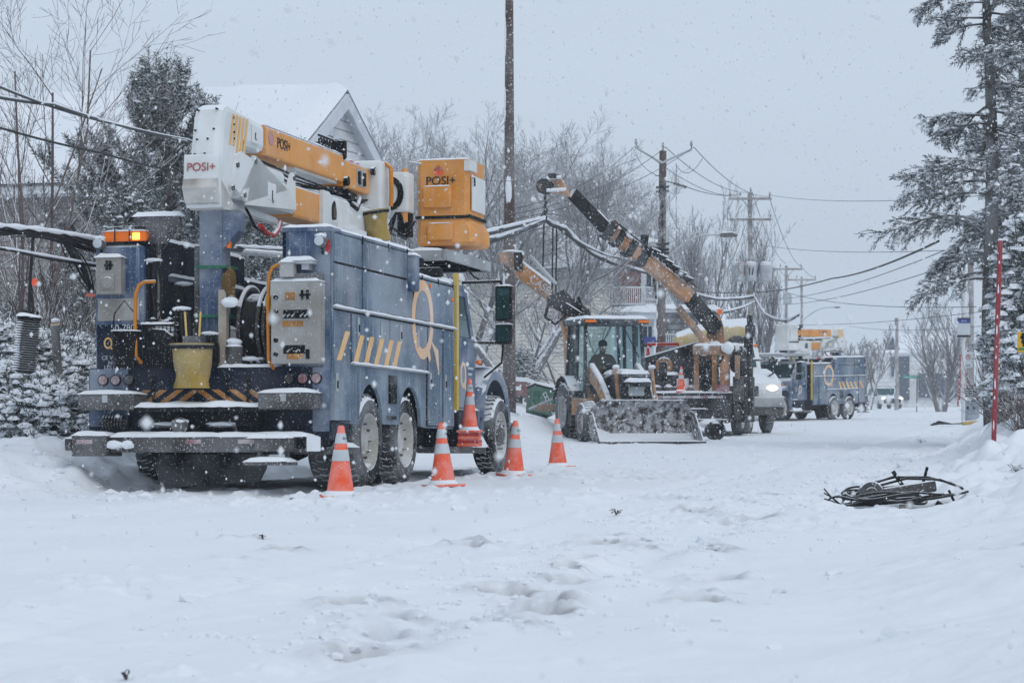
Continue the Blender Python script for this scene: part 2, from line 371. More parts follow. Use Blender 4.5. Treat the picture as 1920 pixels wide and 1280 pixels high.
def make_ground():
    ys = np.concatenate([np.array([-60,-20,-5,0,2,4.]), 5.5*np.power(50/5.5, np.linspace(0,1,980)), 50*np.power(420/50, np.linspace(0,1,170))[1:]])
    ts = np.concatenate([np.array([-3,-1.6,-1.0,-.7,-.5,-.4]), np.linspace(-.30,.32,520), np.array([.42,.55,.75,1.1,1.7,3.])])
    Y, T = np.meshgrid(ys, ts, indexing='ij')
    X = T*np.maximum(Y, 6.)
    Z = ground(X, Y)
    ny, nx = X.shape
    v = np.stack([X,Y,Z],-1).reshape(-1,3)
    i = np.arange((ny-1)*(nx-1)); r = i//(nx-1); c = i%(nx-1); a = r*nx+c
    f = np.stack([a,a+1,a+nx+1,a+nx],-1)
    me = bpy.data.meshes.new('snowy_ground'); me.from_pydata(v.tolist(), [], f.tolist()); me.update()
    me.polygons.foreach_set('use_smooth', [True]*len(me.polygons)); me.materials.append(GROUND)
    dirt = np.zeros(X.shape)
    for k, (a, b, rr, dp) in enumerate(PRINTS):      # slush and grit trodden up in the footprints
        q = ((X-a-.02)/(rr*1.3))**2 + ((Y-b)/(rr*1.6))**2; dirt = np.maximum(dirt, (q < 8)*np.exp(-q*.75)*(1.1 if k % 3 else .6))
    dirt = dirt*np.clip(.35+2.2*fbm(X*16, Y*12, 3, 77)+.35, 0, 1)
    at_ = me.attributes.new('grit', 'FLOAT', 'POINT'); at_.data.foreach_set('value', dirt.ravel().astype(np.float32))
    o = bpy.data.objects.new('ground', me); COL.objects.link(o); o['kind'] = 'structure'
    m = MB(); m.use(SNOW); m.quad((-1500,-300,-.9),(1500,-300,-.9),(1500,2200,-.9),(-1500,2200,-.9)); o = m.build('distant_ground'); o['kind'] = 'structure'
make_ground()
# ---------------------------------------------------------------- utility bucket truck (right, forward, up) in metres, rear face at forward = 0
def wheel(root, T, u, v, r=.52, wd=.27, zc=None, rimr=.305, dish=.09, front=False, side=1, steer=0.):
    """outer face at u, facing side"""
    zc = r if zc is None else zc
    def TT(p): return T((u + side*p[0], v + p[1]*math.cos(steer) , zc + p[2])) if not steer else T((u + side*(p[0]*math.cos(steer)+p[1]*math.sin(steer)), v - side*0 + p[1]*math.cos(steer) - p[0]*math.sin(steer), zc+p[2]))
    hub = MB(TT); hub.use(RIM if not front else STEEL)
    hx = -dish+.005 if not front else .03
    hub.lathe([(.15,-dish-.02),(.15,-dish+.02),(.11,hx-.02),(.09,hx),(.04,hx+.012)], (0,0,0), 'x', 20)
    for k in range(10):
        a = 2*math.pi*k/10; hub.use(STEEL); hub.lathe([(.016,-dish),(.016,-dish+.035)], (0,.195*math.cos(a),.195*math.sin(a)), 'x', 6)
    w = hub.build('wheel', root, True)
    t = MB(TT); t.use(RUBBER)
    q = r/.52
    t.lathe([(.29*q,-.13),(rimr,-.02),(rimr+.02*q,0),(.40*q,.006),(.455*q,.0),(.49*q,-.03),(.503*q,-.06),(.503*q,-wd+.06),(.49*q,-wd+.03),(.45*q,-wd),(rimr,-wd+.02),(.29*q,-wd+.12)], (0,0,0), 'x', 48)
    N = 34
    for k in range(N):
        for row in (0, 1, 2):
            a = 2*math.pi*(k + (.5 if row == 1 else 0))/N
            x0 = [-.035, -wd/2+.045, -wd+.035+.085][row]; x1 = x0-.085
            Mx = Matrix.Rotation(a, 4, 'X') @ Matrix.Translation((0,0,.503*q)) @ Matrix.Rotation(R([18,-14,-18][row]), 4, 'Z')
            t.box(x1, x0, -.026*q, .026*q, -.02, .019*q, Mx)
    t.build('tyre', w, True, angle=30)
    m = MB(TT); m.use(RIM)
    m.lathe([(.10,-dish),(.20,-dish-.01),(.245*q,-dish+.01),(.275*q,-.035),(rimr-.012,-.012),(rimr+.004,.0),(rimr+.004,-.03),(rimr-.03,-.05),(.25*q,-.14),(.1,-.15)], (0,0,0), 'x', 40)
    m.build('rim', w, True, angle=50)
    return w

def bucket_truck(root, mir=1, near=True):
    def Tf(p): return (mir*p[0], p[1], p[2])
    def Tb(p): return (mir*p[0], p[1], p[2] - .0215*p[1] + .006*p[0])
    def mb(flat=False): return MB(Tf if flat else Tb)
    def sideM(u, v, z, tilt=0., sz=1.):     # text plane on the street side
        return Matrix.Translation((u, v, z)) @ Matrix.Rotation(R(tilt)*(1 if mir > 0 else 1), 4, 'X') @ Matrix(((0,0,1,0),(mir*1.,0,0,0),(0,1,0,0),(0,0,0,1)))
    def rearM(u, v, z): return Matrix.Translation((u, v, z)) @ Matrix(((1.*mir,0,0,0),(0,0,-1,0),(0,1,0,0),(0,0,0,1)))
    rnd = random.Random(7)
    # --- chassis
    b = mb(); b.use(BLACK)
    for u in (-1.75,-.95): b.box(u-.05,u+.05,.1,8.0,.62,.88)
    b.box(-2.2,-.45,1.15,1.6,.45,.62); b.box(-2.2,-.45,2.5,2.95,.45,.62)
    for v in (1.37,2.72): b.tube([(-2.4,v,.52),(-.3,v,.52)],.085,10); b.blob((-1.35,v,.55),.22,.24,.22,1,2,.1)
    b.tube([(-2.4,7.13,.5),(-.3,7.13,.5)],.06,8)
    b.box(-2.0,-.7,.3,1.0,.40,.62); b.box(-2.3,-.4,3.4,4.7,.55,.8)
    b.build('chassis', root)
    # --- street side locker: shell with wheel arches
    def arch(v, r=.43, zc=.74, n=12): return [(v + r*math.cos(math.pi-math.pi*i/n), zc + r*1.03*math.sin(math.pi*i/n)) for i in range(n+1)]
    b = mb(); b.use(SIDE)
    poly = [(0,.76),(.93,.72)] + arch(1.38) + arch(2.86, .44) + [(3.5,.72),(4.69,.72),(4.69,2.49),(2.94,2.49),(2.94,2.76),(0,2.76)]
    b.prism(poly, 'x', -.05, -.012)
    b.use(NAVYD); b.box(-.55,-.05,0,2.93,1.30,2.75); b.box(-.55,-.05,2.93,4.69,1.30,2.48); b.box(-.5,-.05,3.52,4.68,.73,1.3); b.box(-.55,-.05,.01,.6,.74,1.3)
    b.use(BLACK); b.box(-.58,-.06,.6,3.5,1.2,1.3)
    b.use(SIDE); b.box(-.56,.004,-.01,2.95,2.755,2.785); b.box(-.56,.004,2.952,4.70,2.495,2.52); b.box(-.02,.012,-.012,.02,.76,2.75)
    b.use(BLACK); b.box(-.0115,-.003,.03,2.92,1.385,2.75); b.box(-.0115,-.003,2.95,4.68,1.9,2.485); b.box(-.0115,-.003,3.51,4.68,.74,1.9); b.box(-.0115,-.003,.03,.63,.75,1.4)
    for v in (1.03, 1.97, 2.7): b.box(-.006,.012,v-.012,v+.012,2.70,2.79)      # top hinges
    for v in (3.3, 3.98, 4.62): b.box(-.006,.012,v-.012,v+.012,2.44,2.53)
    b.cap(-.55,.0,0,2.93,2.785,.05,3); b.cap(-.55,.0,2.97,4.69,2.52,.045,4)
    b.build('street_side_locker', root)
    # panels and doors
    def door(v0, v1, z0, z1, nm='locker_door', hv=None, hz=None, extra=None, mat=SIDE):
        b = mb(); b.use(mat); b.box(-.012,.010,v0,v1,z0,z1,ch=.006)
        if extra: extra(b)
        d = b.build(nm, root)
        if hv is not None:
            h = mb(); h.use(ALU); h.box(.010,.022,hv-.035,hv+.035,hz-.10,hz+.10,ch=.008); h.use(BLACK); h.box(.022,.028,hv-.018,hv+.018,hz-.06,hz+.02)
            h.build('door_handle', d)
        return d
    def stripe(vb, zb, vt, zt, wd=.15): 
        def f(b):
            b.use(STRIPE); dv = vt-vb
            b.add([(.0105,vb,zb),(.0105,vb+wd,zb),(.0105,vt+wd,zt),(.0105,vt,zt),(.0145,vb,zb),(.0145,vb+wd,zb),(.0145,vt+wd,zt),(.0145,vt,zt)],
                  [(0,3,2,1),(4,5,6,7),(0,1,5,4),(1,2,6,5),(2,3,7,6),(3,0,4,7)])
        return f
    door(.06,.99,1.99,2.42,'panel'); door(1.03,2.90,1.99,2.42,'panel'); door(.06,.99,2.445,2.74,'panel'); door(1.03,2.90,2.445,2.74,'panel')
    qs = 1 if mir > 0 else -1
    def Qup(b):
        b.use(QMARK); b.ring((.0105,3.30,2.0),.44,.47,.125,'x',.004,48,0 if True else 0,180)
        b.box(.0105,.0145,2.86+0,2.86+.125,1.985,2.0); b.box(.0105,.0145,3.74-.125,3.74,1.985,2.0)
    door(2.97,4.66,1.99,2.47,'panel',extra=Qup)
    def s_first(b): stripe(.13,1.40,.42,1.72,.15)(b)
    door(.05,.60,.76,1.925,'locker_door',.13,1.16,s_first)
    def s4(b):
        for k in range(4): stripe(.70+.36*k,1.40,.92+.36*k,1.70,.15)(b)
    door(.66,2.00,1.395,1.925,'locker_door',.86,1.79,s4)
    d = mb(); d.use(ALU); d.box(.010,.022,1.66,1.73,1.69,1.89,ch=.008); d.build('door_latch', root)
    def s2(b):
        stripe(2.10,1.40,2.30,1.70,.15)(b)
        b.use(QMARK); b.ring((.0105,3.30,2.0),.44,.47,.125,'x',.004,40,190,350); 
        c = 3.30 + .15*qs
        b.prism([(c,1.72),(c+.10*qs,1.74),(c+.18*qs,1.56),(c+.14*qs,1.50),(c+.02*qs,1.60)],'x',.0105,.0148)
    door(2.03,3.49,1.395,1.925,'locker_door',2.42,1.79,s2)
    d = mb(); d.use(ALU); d.box(.010,.022,3.07,3.14,1.66,1.86,ch=.008); d.build('door_latch', root)
    def tail(b):
        b.use(QMARK); b.add([(.0105,3.62,1.78),(.0105,3.80,1.62),(.0105,3.99,1.36),(.0105,3.95,1.66),(.0145,3.62,1.78),(.0145,3.80,1.62),(.0145,3.99,1.36),(.0145,3.95,1.66)],[(0,1,2,3),(4,7,6,5),(0,4,5,1),(1,5,6,2),(2,6,7,3),(3,7,4,0)])
    if mir > 0: door(3.54,4.14,.75,1.925,'locker_door',3.62,1.28,tail)
    else: door(3.54,4.14,.75,1.925,'locker_door',3.62,1.28)
    door(4.20,4.66,.75,1.925,'locker_door',4.27,1.28)
    b = mb(); b.use(ALU); b.box(-.01,.045,.0,4.69,1.945,1.965); b.box(-.01,.040,.62,3.50,1.365,1.385)
    b.cap(-.0,.045,.0,4.69,1.965,.026,5,.05,.008); b.cap(0.,.04,.62,3.50,1.385,.024,6,.05,.008)
    b.build('drip_rail', root)
    b = mb(); b.use(RUBBER); b.box(-.01,.014,2.02,2.28,.98,1.30); b.box(-.03,.0,1.95,2.3,.80,.84)
    b.prism([(1.86+.02*i,.98) for i in (0,)]+[(2.2,.98),(2.12,.55),(1.98,.55)],'x',-.3,-.28); b.build('mud_guard', root)
    b = mb(); b.use(AMBER); 
    for v, z in ((3.6,2.42),(4.55,2.32)): b.box(.01,.03,v-.03,v+.03,z-.02,z+.02,ch=.008)
    b.build('side_marker', root)
    b = mb(); b.use(NAVY); b.box(-.03,.10,2.70,2.90,2.30,2.72,ch=.03); b.cap(-.03,.10,2.70,2.90,2.72,.04,8,.04); b.build('scoop_vent', root)
    b = mb(); b.use(NAVYD); b.box(-.45,-.02,-.02,.62,.55,.74); b.use(STEEL); b.box(-.46,.02,.1,.85,.40,.48); b.cap(-.46,.02,.3,.85,.48,.06,3); b.build('rear_step_box', root)
    # --- kerb side locker
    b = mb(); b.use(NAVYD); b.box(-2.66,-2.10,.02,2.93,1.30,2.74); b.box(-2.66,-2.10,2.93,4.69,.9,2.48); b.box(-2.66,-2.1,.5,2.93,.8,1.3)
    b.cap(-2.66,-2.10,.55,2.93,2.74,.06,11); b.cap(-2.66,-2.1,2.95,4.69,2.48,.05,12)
    b.use(NAVY); b.box(-2.68,-2.12,-.03,.55,1.31,2.64,ch=.015)
    b.box(-2.12,-2.06,.6,2.9,2.30,2.36); b.cap(-2.12,-2.05,.6,2.9,2.36,.05,14)
    b.cap(-2.66,-2.14,-.02,.5,2.64,.05,13); b.build('kerb_side_locker', root)
    # --- bed, bulkhead, mast, pedestal
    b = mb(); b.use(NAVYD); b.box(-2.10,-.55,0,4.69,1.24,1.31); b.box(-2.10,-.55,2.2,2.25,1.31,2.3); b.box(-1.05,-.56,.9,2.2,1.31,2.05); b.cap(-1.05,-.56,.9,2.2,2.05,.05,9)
    b.box(-2.10,-1.9,1.2,2.2,1.31,1.85); b.cap(-2.1,-1.9,1.2,2.2,1.85,.05,10)
    b.box(-1.15,-.75,1.75,2.2,2.4,2.62); b.cap(-1.15,-.75,1.75,2.2,2.62,.05,19)
    b.cap(-1.25,-.56,-.005,.9,1.31,.04,15); b.cap(-2.1,-1.6,.0,.8,1.31,.03,16)
    b.build('bed', root)
    b = mb(); b.use(NAVY); b.box(-1.56,-1.30,.16,.42,1.31,3.02,ch=.01); b.prism([(-1.30,3.02),(-1.12,3.00),(-1.12,2.80),(-1.30,2.60)],'y',.18,.40)
    b.use(STEEL); b.box(-1.64,-1.565,.22,.36,1.31,2.65); b.use(AMBER); b.box(-1.26,-1.22,.2,.24,2.62,2.72); b.build('boom_rest', root)
    b = mb(); b.use(WHITE); b.lathe([(.55,1.31),(.5,1.8),(.42,2.9),(.5,2.95),(.5,3.1)],(-1.31,3.6,0),'z',24); b.box(-1.6,-1.02,3.2,4.0,3.0,3.2); b.build('turret', root, True)
    # --- rear end
    b = mb(); b.use(NAVYD); b.box(-2.76,-.02,-.03,.05,.62,1.33); 
    b.use(NAVY); b.box(-.20,-.015,-.036,-.03,.64,1.32); b.box(-2.75,-2.3,-.036,-.03,.70,1.32)
    b.use(STRIPED)
    for k in range(4):
        for sg in (-1, 1):
            c = -1.50 + sg*(.10+.185*k*1.02); 
            b.add([(c+sg*.10,-.031,.93),(c+sg*.19,-.031,.93),(c+sg*(-.04),-.031,1.09),(c+sg*(-.13),-.031,1.09),(c+sg*.10,-.036,.93),(c+sg*.19,-.036,.93),(c+sg*(-.04),-.036,1.09),(c+sg*(-.13),-.036,1.09)][0:8],
                  [(0,1,2,3),(7,6,5,4),(0,4,5,1),(1,5,6,2),(2,6,7,3),(3,7,4,0)])
    b.cap(-1.25,-.60,-.05,.05,1.33,.035,17,.05); b.build('rear_crossmember', root)
    for u, mt in ((-2.585,REDD),(-2.44,REDD),(-2.29,STEEL),(-.46,STEEL),(-.305,REDD),(-.155,REDD)):
        b = mb(); b.use(BLACK); b.lathe([(.062,-.031),(.062,-.055),(.052,-.057)],(u,0,1.20),'y',20); b.use(mt); b.lathe([(.052,-.05),(.05,-.064),(.03,-.074)],(u,0,1.20),'y',18); b.build('tail_lamp', root, True)
    for u0, u1 in ((-2.71,-2.08),(-.67,-.10)):
        b = mb(); b.use(STEEL); b.box(u0,u1,-.42,-.03,.87,1.045,ch=.015); b.use(ALU); b.box((u0+u1)/2-.03,(u0+u1)/2+.03,-.435,-.42,.95,1.03); b.cap(u0,u1,-.42,-.03,1.045,.04,20+u0); b.build('tool_box', root)
    b = mb(); b.use(BLACK); b.box(-2.08,-.58,-.38,-.03,.85,.90); b.box(-1.95,-.75,-.2,-.03,.70,.85); b.cap(-2.08,-.58,-.38,-.03,.90,.055,22); b.build('work_platform', root)
    b = mb(); b.use(STEEL)
    b.box(-1.72,-1.45,-.12,-.03,.62,.84); b.tube([(-1.60,-.14,.72),(-1.60,-.30,.72)],.05,8); b.lathe([(.09,-.30),(.09,-.34)],(-1.585,0,.70),'y',14)
    for u0,u1 in ((-1.92,-1.68),(-1.32,-1.0)): b.tube([(u0,-.2,.70),(u1,-.2,.70),(u1,-.2,.60)],.022,6)
    b.use(SNOW)
    b.blob((-1.80,-.2,.725),.14,.03,.022,3); b.blob((-1.16,-.2,.725),.17,.03,.022,4); b.blob((-1.585,-.30,.75),.10,.05,.03,5); b.blob((-1.585,-.32,.62),.07,.03,.03,6)
    b.build('tow_hitch', root); b = mb(); b.use(STEEL)
    for k in range(7): b.ring((-2.55+.035*k,-.10,.74),.075,.085,.018,'x',.016,20)
    b.tube([(-2.6,-.1,.74),(-2.28,-.1,.74)],.03,8); b.build('air_line_coil', root)
    b = mb(); b.use(STEEL); b.box(-2.30,-.10,-.50,-.12,.42,.585,ch=.012); b.box(-2.72,-2.32,-.56,-.14,.38,.60,ch=.012); b.box(-2.83,-2.75,-.5,-.3,.44,.57,ch=.02)
    b.use(BLACK); b.box(-.21,-.12,-.515,-.5,.46,.57); b.box(-2.30,-.10,-.14,.4,.45,.56)
    b.use(REDD)
    for u0 in (-2.66,-.86,-1.45): b.box(u0,u0+.18,-.566 if u0<-2.3 else -.506,-.49,.51,.555)
    b.cap(-2.30,-.10,-.50,-.12,.585,.05,25); b.cap(-2.72,-2.32,-.56,-.14,.60,.045,26); b.cap(-2.83,-2.75,-.5,-.3,.57,.03,27)
    b.use(SNOW); b.blob((-2.25,-.52,.50),.10,.05,.05,8); b.blob((-2.10,-.52,.50),.08,.05,.045,9); b.box(-.10,-.02,-.51,-.3,.43,.58)
    b.build('rear_bumper', root)
    b = mb(); b.use(STEEL); b.box(-.62,-.24,-.66,-.5,.43,.57,ch=.01); b.box(-.68,-.22,-.82,-.45,.285,.325); 
    for u in (-.60,-.30): b.box(u,u+.03,-.62,-.55,.30,.5)
    b.cap(-.68,-.22,-.82,-.45,.325,.05,28); b.cap(-.70,-.24,-.67,-.5,.57,.05,29); b.build('rear_step', root)
    b = mb(); b.use(RUBBER); b.prism([(-2.30,.42),(-.92,.42),(-.94,.25),(-1.02,.10),(-2.16,.03),(-2.24,.25)],'y',.55,.58); b.build('flap_and_shadow', root)  # wide dark flap that also stands in for the shadow mass and axle behind
    # kerb-side rear cabinet face
    b = mb(); b.use(PANEL); b.box(-2.62,-2.33,-.16,-.03,2.12,2.52,ch=.01); b.box(-2.56,-2.40,-.175,-.16,2.17,2.33,ch=.02); b.lathe([(.07,-.175),(.06,-.19)],(-2.48,0,2.24),'y',18)
    b.use(BLACK)
    for du in (-.02,.02): b.box(-2.47+du-.012,-2.47+du+.012,-.175,-.16,2.38,2.48)
    b.box(-2.52,-2.42,-.172,-.16,2.42,2.44); b.cap(-2.63,-2.32,-.17,-.03,2.52,.045,30); b.build('meter_box', root)
    b = mb(); b.use(PANEL); b.box(-2.65,-2.17,-.045,-.03,1.84,2.08)
    b.use(NAVYD); b.box(-2.66,-2.14,-.042,-.03,1.32,1.80)
    b.use(WHITEINK); b.text('50-780', .10, rearM(-2.36,-.044,1.76))
    b.use(STRIPE); b.ring((-2.53,-.0455,1.60),.05,.062,.018,'y',.004,24); b.prism([(-2.53,1.56),(-2.50,1.57),(-2.47,1.535),(-2.49,1.53)],'y',-.0455,-.042)
    b.use(WHITEINK); b.text('CE VÉHICULE', .062, rearM(-2.42,-.044,1.44)); b.text('RESPECTE', .05, rearM(-2.42,-.044,1.385)); b.text('LES LIMITES', .062, rearM(-2.42,-.044,1.335))
    b.build('rear_panel', root)
    # light bar
    b = mb(); b.use(AMBER); b.box(-2.60,-2.10,-.02,.20,2.69,2.81,ch=.03); b.use(BLACK); b.box(-2.62,-2.08,-.04,.22,2.665,2.695)
    for u in (-2.45,-2.28): b.tube([(u,-.05,2.68),(u,-.05,2.84),(u,.22,2.84)],.008,5)
    for v in (-.05,.08,.22): b.tube([(-2.6,v,2.85),(-2.1,v,2.85)],.008,5)
    b.use(SNOW); b.cap(-2.6,-2.1,-.02,.2,2.81,.02,33)
    lb = b.build('light_bar', root)
    b = mb(); b.use(AMBERLIT); b.box(-2.26,-2.17,-.028,.0,2.71,2.79,ch=.02); b.build('lit_lens', lb)
    for (u, v, z) in ((-2.60,-.13,2.67),(-.085,-.13,2.64)):
        b = mb(); b.use(STEEL); b.lathe([(.03,.10),(.062,.06),(.065,-.02),(.058,-.035)],(u,v,z),'y',20); b.use(WHITEINK); b.lathe([(.052,-.04),(.045,-.044)],(u,v,z),'y',18); b.use(BLACK); b.tube([(u,v+.05,z-.04),(u,v+.09,z-.13)],.014,6)
        b.use(SNOW); b.blob((u,v+.02,z+.06),.06,.07,.025,4); b.build('work_lamp', root, True)
    # street-side rear cabinet: brow, control panel, valve levers
    b = mb(); b.use(NAVY); b.box(-.50,-.01,-.03,.0,2.28,2.76); b.box(-.09,-.012,-.034,.0,.76,2.28); b.box(-.50,-.09,-.03,.0,1.32,2.28)
    b.box(-.54,.006,-.05,.3,2.75,2.80,ch=.01); b.use(ALU); b.box(-.49,-.15,-.19,-.03,2.40,2.44); b.box(-.28,-.2,-.16,-.03,2.34,2.4); b.cap(-.49,-.15,-.19,-.03,2.44,.05,35); b.cap(-.53,.0,-.05,.3,2.80,.035,36)
    b.use(RED); b.box(-.045,-.005,-.05,-.03,2.52,2.66); b.build('rear_cabinet', root)
    b = mb(); b.use(PANEL); b.box(-.60,-.06,-.22,-.03,1.35,2.22,ch=.012); b.box(-.50,-.35,-.24,-.10,2.26,2.42,ch=.012); b.use(STEEL); b.box(-.48,-.07,-.18,-.03,2.22,2.30)
    b.use(BLACK)
    for z0, n0 in ((1.87,6),(1.50,5)):
        b.box(-.46,-.46+.048*n0,-.226,-.22,z0-.045,z0+.045)
    for du in (-.03,.03): b.box(-.22+du-.012,-.22+du+.012,-.236,-.22,2.02,2.12)
    b.box(-.28,-.16,-.232,-.22,2.06,2.08); b.box(-.21,-.17,-.23,-.22,1.40,1.50)
    for z in (2.05,1.60,1.45,1.9): b.lathe([(.028,-.222),(.024,-.232)],(-.545,0,z),'y',14)
    b.use(STRIPED); b.box(-.47,-.24,-.224,-.22,1.74,1.80); b.box(-.42,-.25,-.224,-.22,1.40,1.46); b.box(-.44,-.33,-.224,-.22,2.02,2.10)
    b.cap(-.60,-.06,-.22,-.03,2.22,.035,37); b.cap(-.5,-.35,-.24,-.1,2.42,.035,38); 
    cp = b.build('control_panel', root)
    for z0, n0 in ((1.87,6),(1.50,5)):
        for k in range(n0):
            if rnd.random() < .12: continue
            b = mb(); b.use(ALU); u = -.435+.048*k; b.tube([(u,-.22,z0),(u,-.29,z0-.025)],.007,6); b.blob((u,-.295,z0-.027),.012,.012,.012,k,1,0); b.build('lever', cp)
    # tubular guards
    for u, z0, z1, v in ((-2.12,1.40,2.24,-.20),(-.64,1.33,2.40,-.12)):
        b = mb(); b.use(TUBE_O); s = 1 if u < -1 else 1
        pts = [(u,v+.1,z0-.02),(u-.02,v,z0+.05),(u-.03,v,(z0+z1)/2),(u-.02,v,z1-.12),(u+.02,v,z1-.03),(u+.08,v,z1),(u+.16,v+.1,z1+.01)]
        b.tube(pts,.020,10); b.build('guard_tube', root, True)
    # --- yellow grab post, cab, hood
    b = mb(); b.use(YELLOW); b.box(-.03,.03,4.74,4.82,.95,2.66,ch=.01); b.build('grab_post', root); b = mb(); b.use(YELLOW); b.box(-1.0,-.94,4.8,4.88,2.4,2.9); b.build('rack_post', root)
    b = mb(); b.use(NAVY)
    prof = [(4.86,.95),(4.86,2.52),(4.98,2.60),(5.70,2.58),(6.18,1.90),(6.30,1.80),(6.30,.95)]
    b.prism(prof,'x',-2.30,-.16); b.cap(-2.25,-.2,4.95,5.65,2.60,.05,40); b.build('cab', root, bevel=.03)
    b = mb(); b.use(NAVY); b.box(-.165,-.125,5.02,6.12,1.0,1.86,ch=.02); b.prism([(5.02,1.86),(5.02,2.48),(5.10,2.48),(5.10,1.90),(5.96,1.90),(5.66,2.42),(5.1,2.42),(5.1,2.48),(5.74,2.48),(6.12,1.86)],'x',-.16,-.13)
    b.use(BLACK); b.box(-.125,-.10,5.12,5.30,1.52,1.60,ch=.01)
    b.use(QMARK); b.ring((-.124,5.55,1.42),.13,.17,.05,'x',.004,28); b.prism([(5.56,1.30),(5.62,1.33),(5.74,1.18),(5.68,1.18)],'x',-.124,-.1195)
    b.use(WHITEINK); 
    for k in range(3): b.box(-.124,-.1205,5.78,5.78+.24-.05*k,1.50-.075*k,1.53-.075*k)
    cdoor = b.build('cab_door', root)
    b = mb(); b.use(MIRROR); b.prism([(5.12,1.91),(5.94,1.91),(5.65,2.41),(5.12,2.41)],'x',-.15,-.143); b.build('side_window', cdoor)
    b = mb(); b.use(MIRROR); b.add([(-2.2,5.745,2.53),(-.24,5.745,2.53),(-.24,6.17,1.93),(-2.2,6.17,1.93)],[(0,1,2,3)]); b.build('windscreen', root)
    b = mb(); b.use(NAVY); b.prism([(6.30,1.0),(6.30,1.80),(6.6,1.76),(7.7,1.60),(7.98,1.40),(8.0,.8),(7.7,.7)],'x',-1.98,-.48)
    b.cap(-1.9,-.55,6.32,7.6,1.70,.05,41,slope=(0,-.10)); b.build('hood', root, bevel=.05)
    # front fender: a rounded arch over the wheel
    b = mb(); b.use(NAVY); n = 18; rings = []
    for i in range(n+1):
        t = math.pi*(1.02 - 1.06*i/n); v = 6.98+.70*math.cos(t); z = .92+.66*math.sin(t) if math.sin(t) > 0 else .92
        rings.append([(-.62,v,max(z-.02,.8)),(-.16,v,z),(-.06,v,z-.05),(-.05,v,z-.14),(-.08,6.98+.58*math.cos(t),.90+.50*math.sin(t))])
    vs = [p for r in rings for p in r]; b.add(vs, [(i*5+j,(i+1)*5+j,(i+1)*5+j+1,i*5+j+1) for i in range(n) for j in range(4)])
    b.box(-.5,-.10,6.24,6.50,.62,1.30,ch=.03)
    b.use(BLACK); b.box(-.6,-.5,6.3,7.7,.7,1.45)
    b.use(SNOW); b.cap(-.55,-.12,6.5,7.3,1.56,.02,43)
    fe = b.build('fender', root, True, angle=60)
    b = mb(); b.use(AMBER); b.blob((-.25,6.75,1.63),.045,.05,.03,1,2,0); b.build('marker_lamp', fe)
    b = mb(); b.use(STEEL); b.box(-2.3,-.1,7.98,8.15,.5,.85,ch=.03); b.build('front_bumper', root)
    b = mb(); b.use(NAVYD); b.box(-.62,-.09,5.2,6.15,.52,.98,ch=.03); b.use(STEEL); b.box(-.5,-.01,4.75,6.25,.42,.50); b.cap(-.5,.0,5.5,6.3,.50,.16,44); b.cap(-.6,-.09,5.75,6.15,.98,.05,45); b.build('fuel_tank', root)
    # mirrors
    for z0, z1 in ((2.14,2.60),(1.84,2.10)):
        b = mb(); b.use(BLACK); b.box(.12,.34,6.20,6.30,z0,z1,ch=.03); b.use(MIRROR); b.box(.145,.315,6.192,6.20,z0+.03,z1-.03); b.cap(.12,.34,6.2,6.3,z1,.03,46); b.build('mirror', root)
    b = mb(); b.use(BLACK); b.tube([(-.2,5.8,2.62),(.18,6.24,2.66),(.22,6.25,2.58)],.02,8); b.tube([(-.14,6.1,1.86),(.2,6.25,1.86)],.018,8); b.tube([(.22,6.25,1.84),(.2,6.25,1.60),(-.1,6.5,1.42)],.014,8); b.build('mirror_arm', root)
    # roof rack over the cab
    b = mb(); b.use(ALU); b.box(-2.2,-.20,5.0,7.0,2.90,2.94); b.box(-2.2,-.20,4.95,5.0,2.84,2.97); b.box(-.24,-.16,4.95,7.05,2.86,2.98); b.box(-2.2,-.2,7.0,7.05,2.84,2.97)
    b.use(BLACK)
    for v in (5.1,5.6,6.2,6.8): b.box(-2.1,-.25,v,v+.05,2.84,2.90)
    b.box(-.75,-.2,4.76,4.90,2.62,2.74,ch=.02); b.box(-.6,-.45,4.78,4.88,2.4,2.86); b.tube([(-.3,6.3,2.86),(-.24,6.5,2.74),(-.2,6.6,2.72)],.012,6)
    b.cap(-2.2,-.24,5.0,7.0,2.94,.07,47); b.build('roof_rack', root)
    # --- boom: knuckle at the rear, two stowed arms running forward
    kn = mb(); kn.use(WHITE); u0, u1 = -1.49, -1.14
    kp = [(-.34,3.45),(-.235,3.93),(-.18,4.06),(-.10,4.115),(-.02,4.13),(.20,4.11),(.98,4.07),(1.08,4.065),(1.08,3.735),(.42,3.73),(.30,3.60),(.20,3.30),(.12,3.14),(-.05,3.06),(-.2,3.06),(-.36,3.2)]
    kn.prism(kp,'x',u0,u1)
    kn.build('knuckle', root, bevel=.08)
    b = mb(); b.use(WHITE); b.prism([(-.31,3.0),(-.33,3.02),(-.40,3.3),(-.385,3.54),(-.375,3.56),(-.345,3.56),(-.33,3.52)],'x',u0-.02,u1+.02)
    b.use(WHITED); b.prism([(-.41,3.30),(-.46,3.20),(-.38,3.05),(-.22,2.99),(-.05,3.0),(.05,3.08),(-.30,3.30)],'x',u0-.015,u1+.015)
    b.use(REDINK)
    if near: b.text('POSI+', .125, Matrix.Translation((-1.315,-.4,3.42)) @ Matrix.Rotation(R(-3.5),4,'X') @ rearM(0,0,0))
    b.build('knuckle_cover', root, bevel=.012)
    b = mb(); b.use(BLACK)
    for du, z in ((-.11,4.05),(.10,4.06),(-.12,3.83),(.09,3.84),(-.09,3.73),(.03,3.735),(-.10,3.57),(.01,3.575)): fv = -.335+.22*(z-3.47); b.lathe([(.011,fv-.018),(.011,fv+.03)],(-1.315+du,0,z),'y',8)
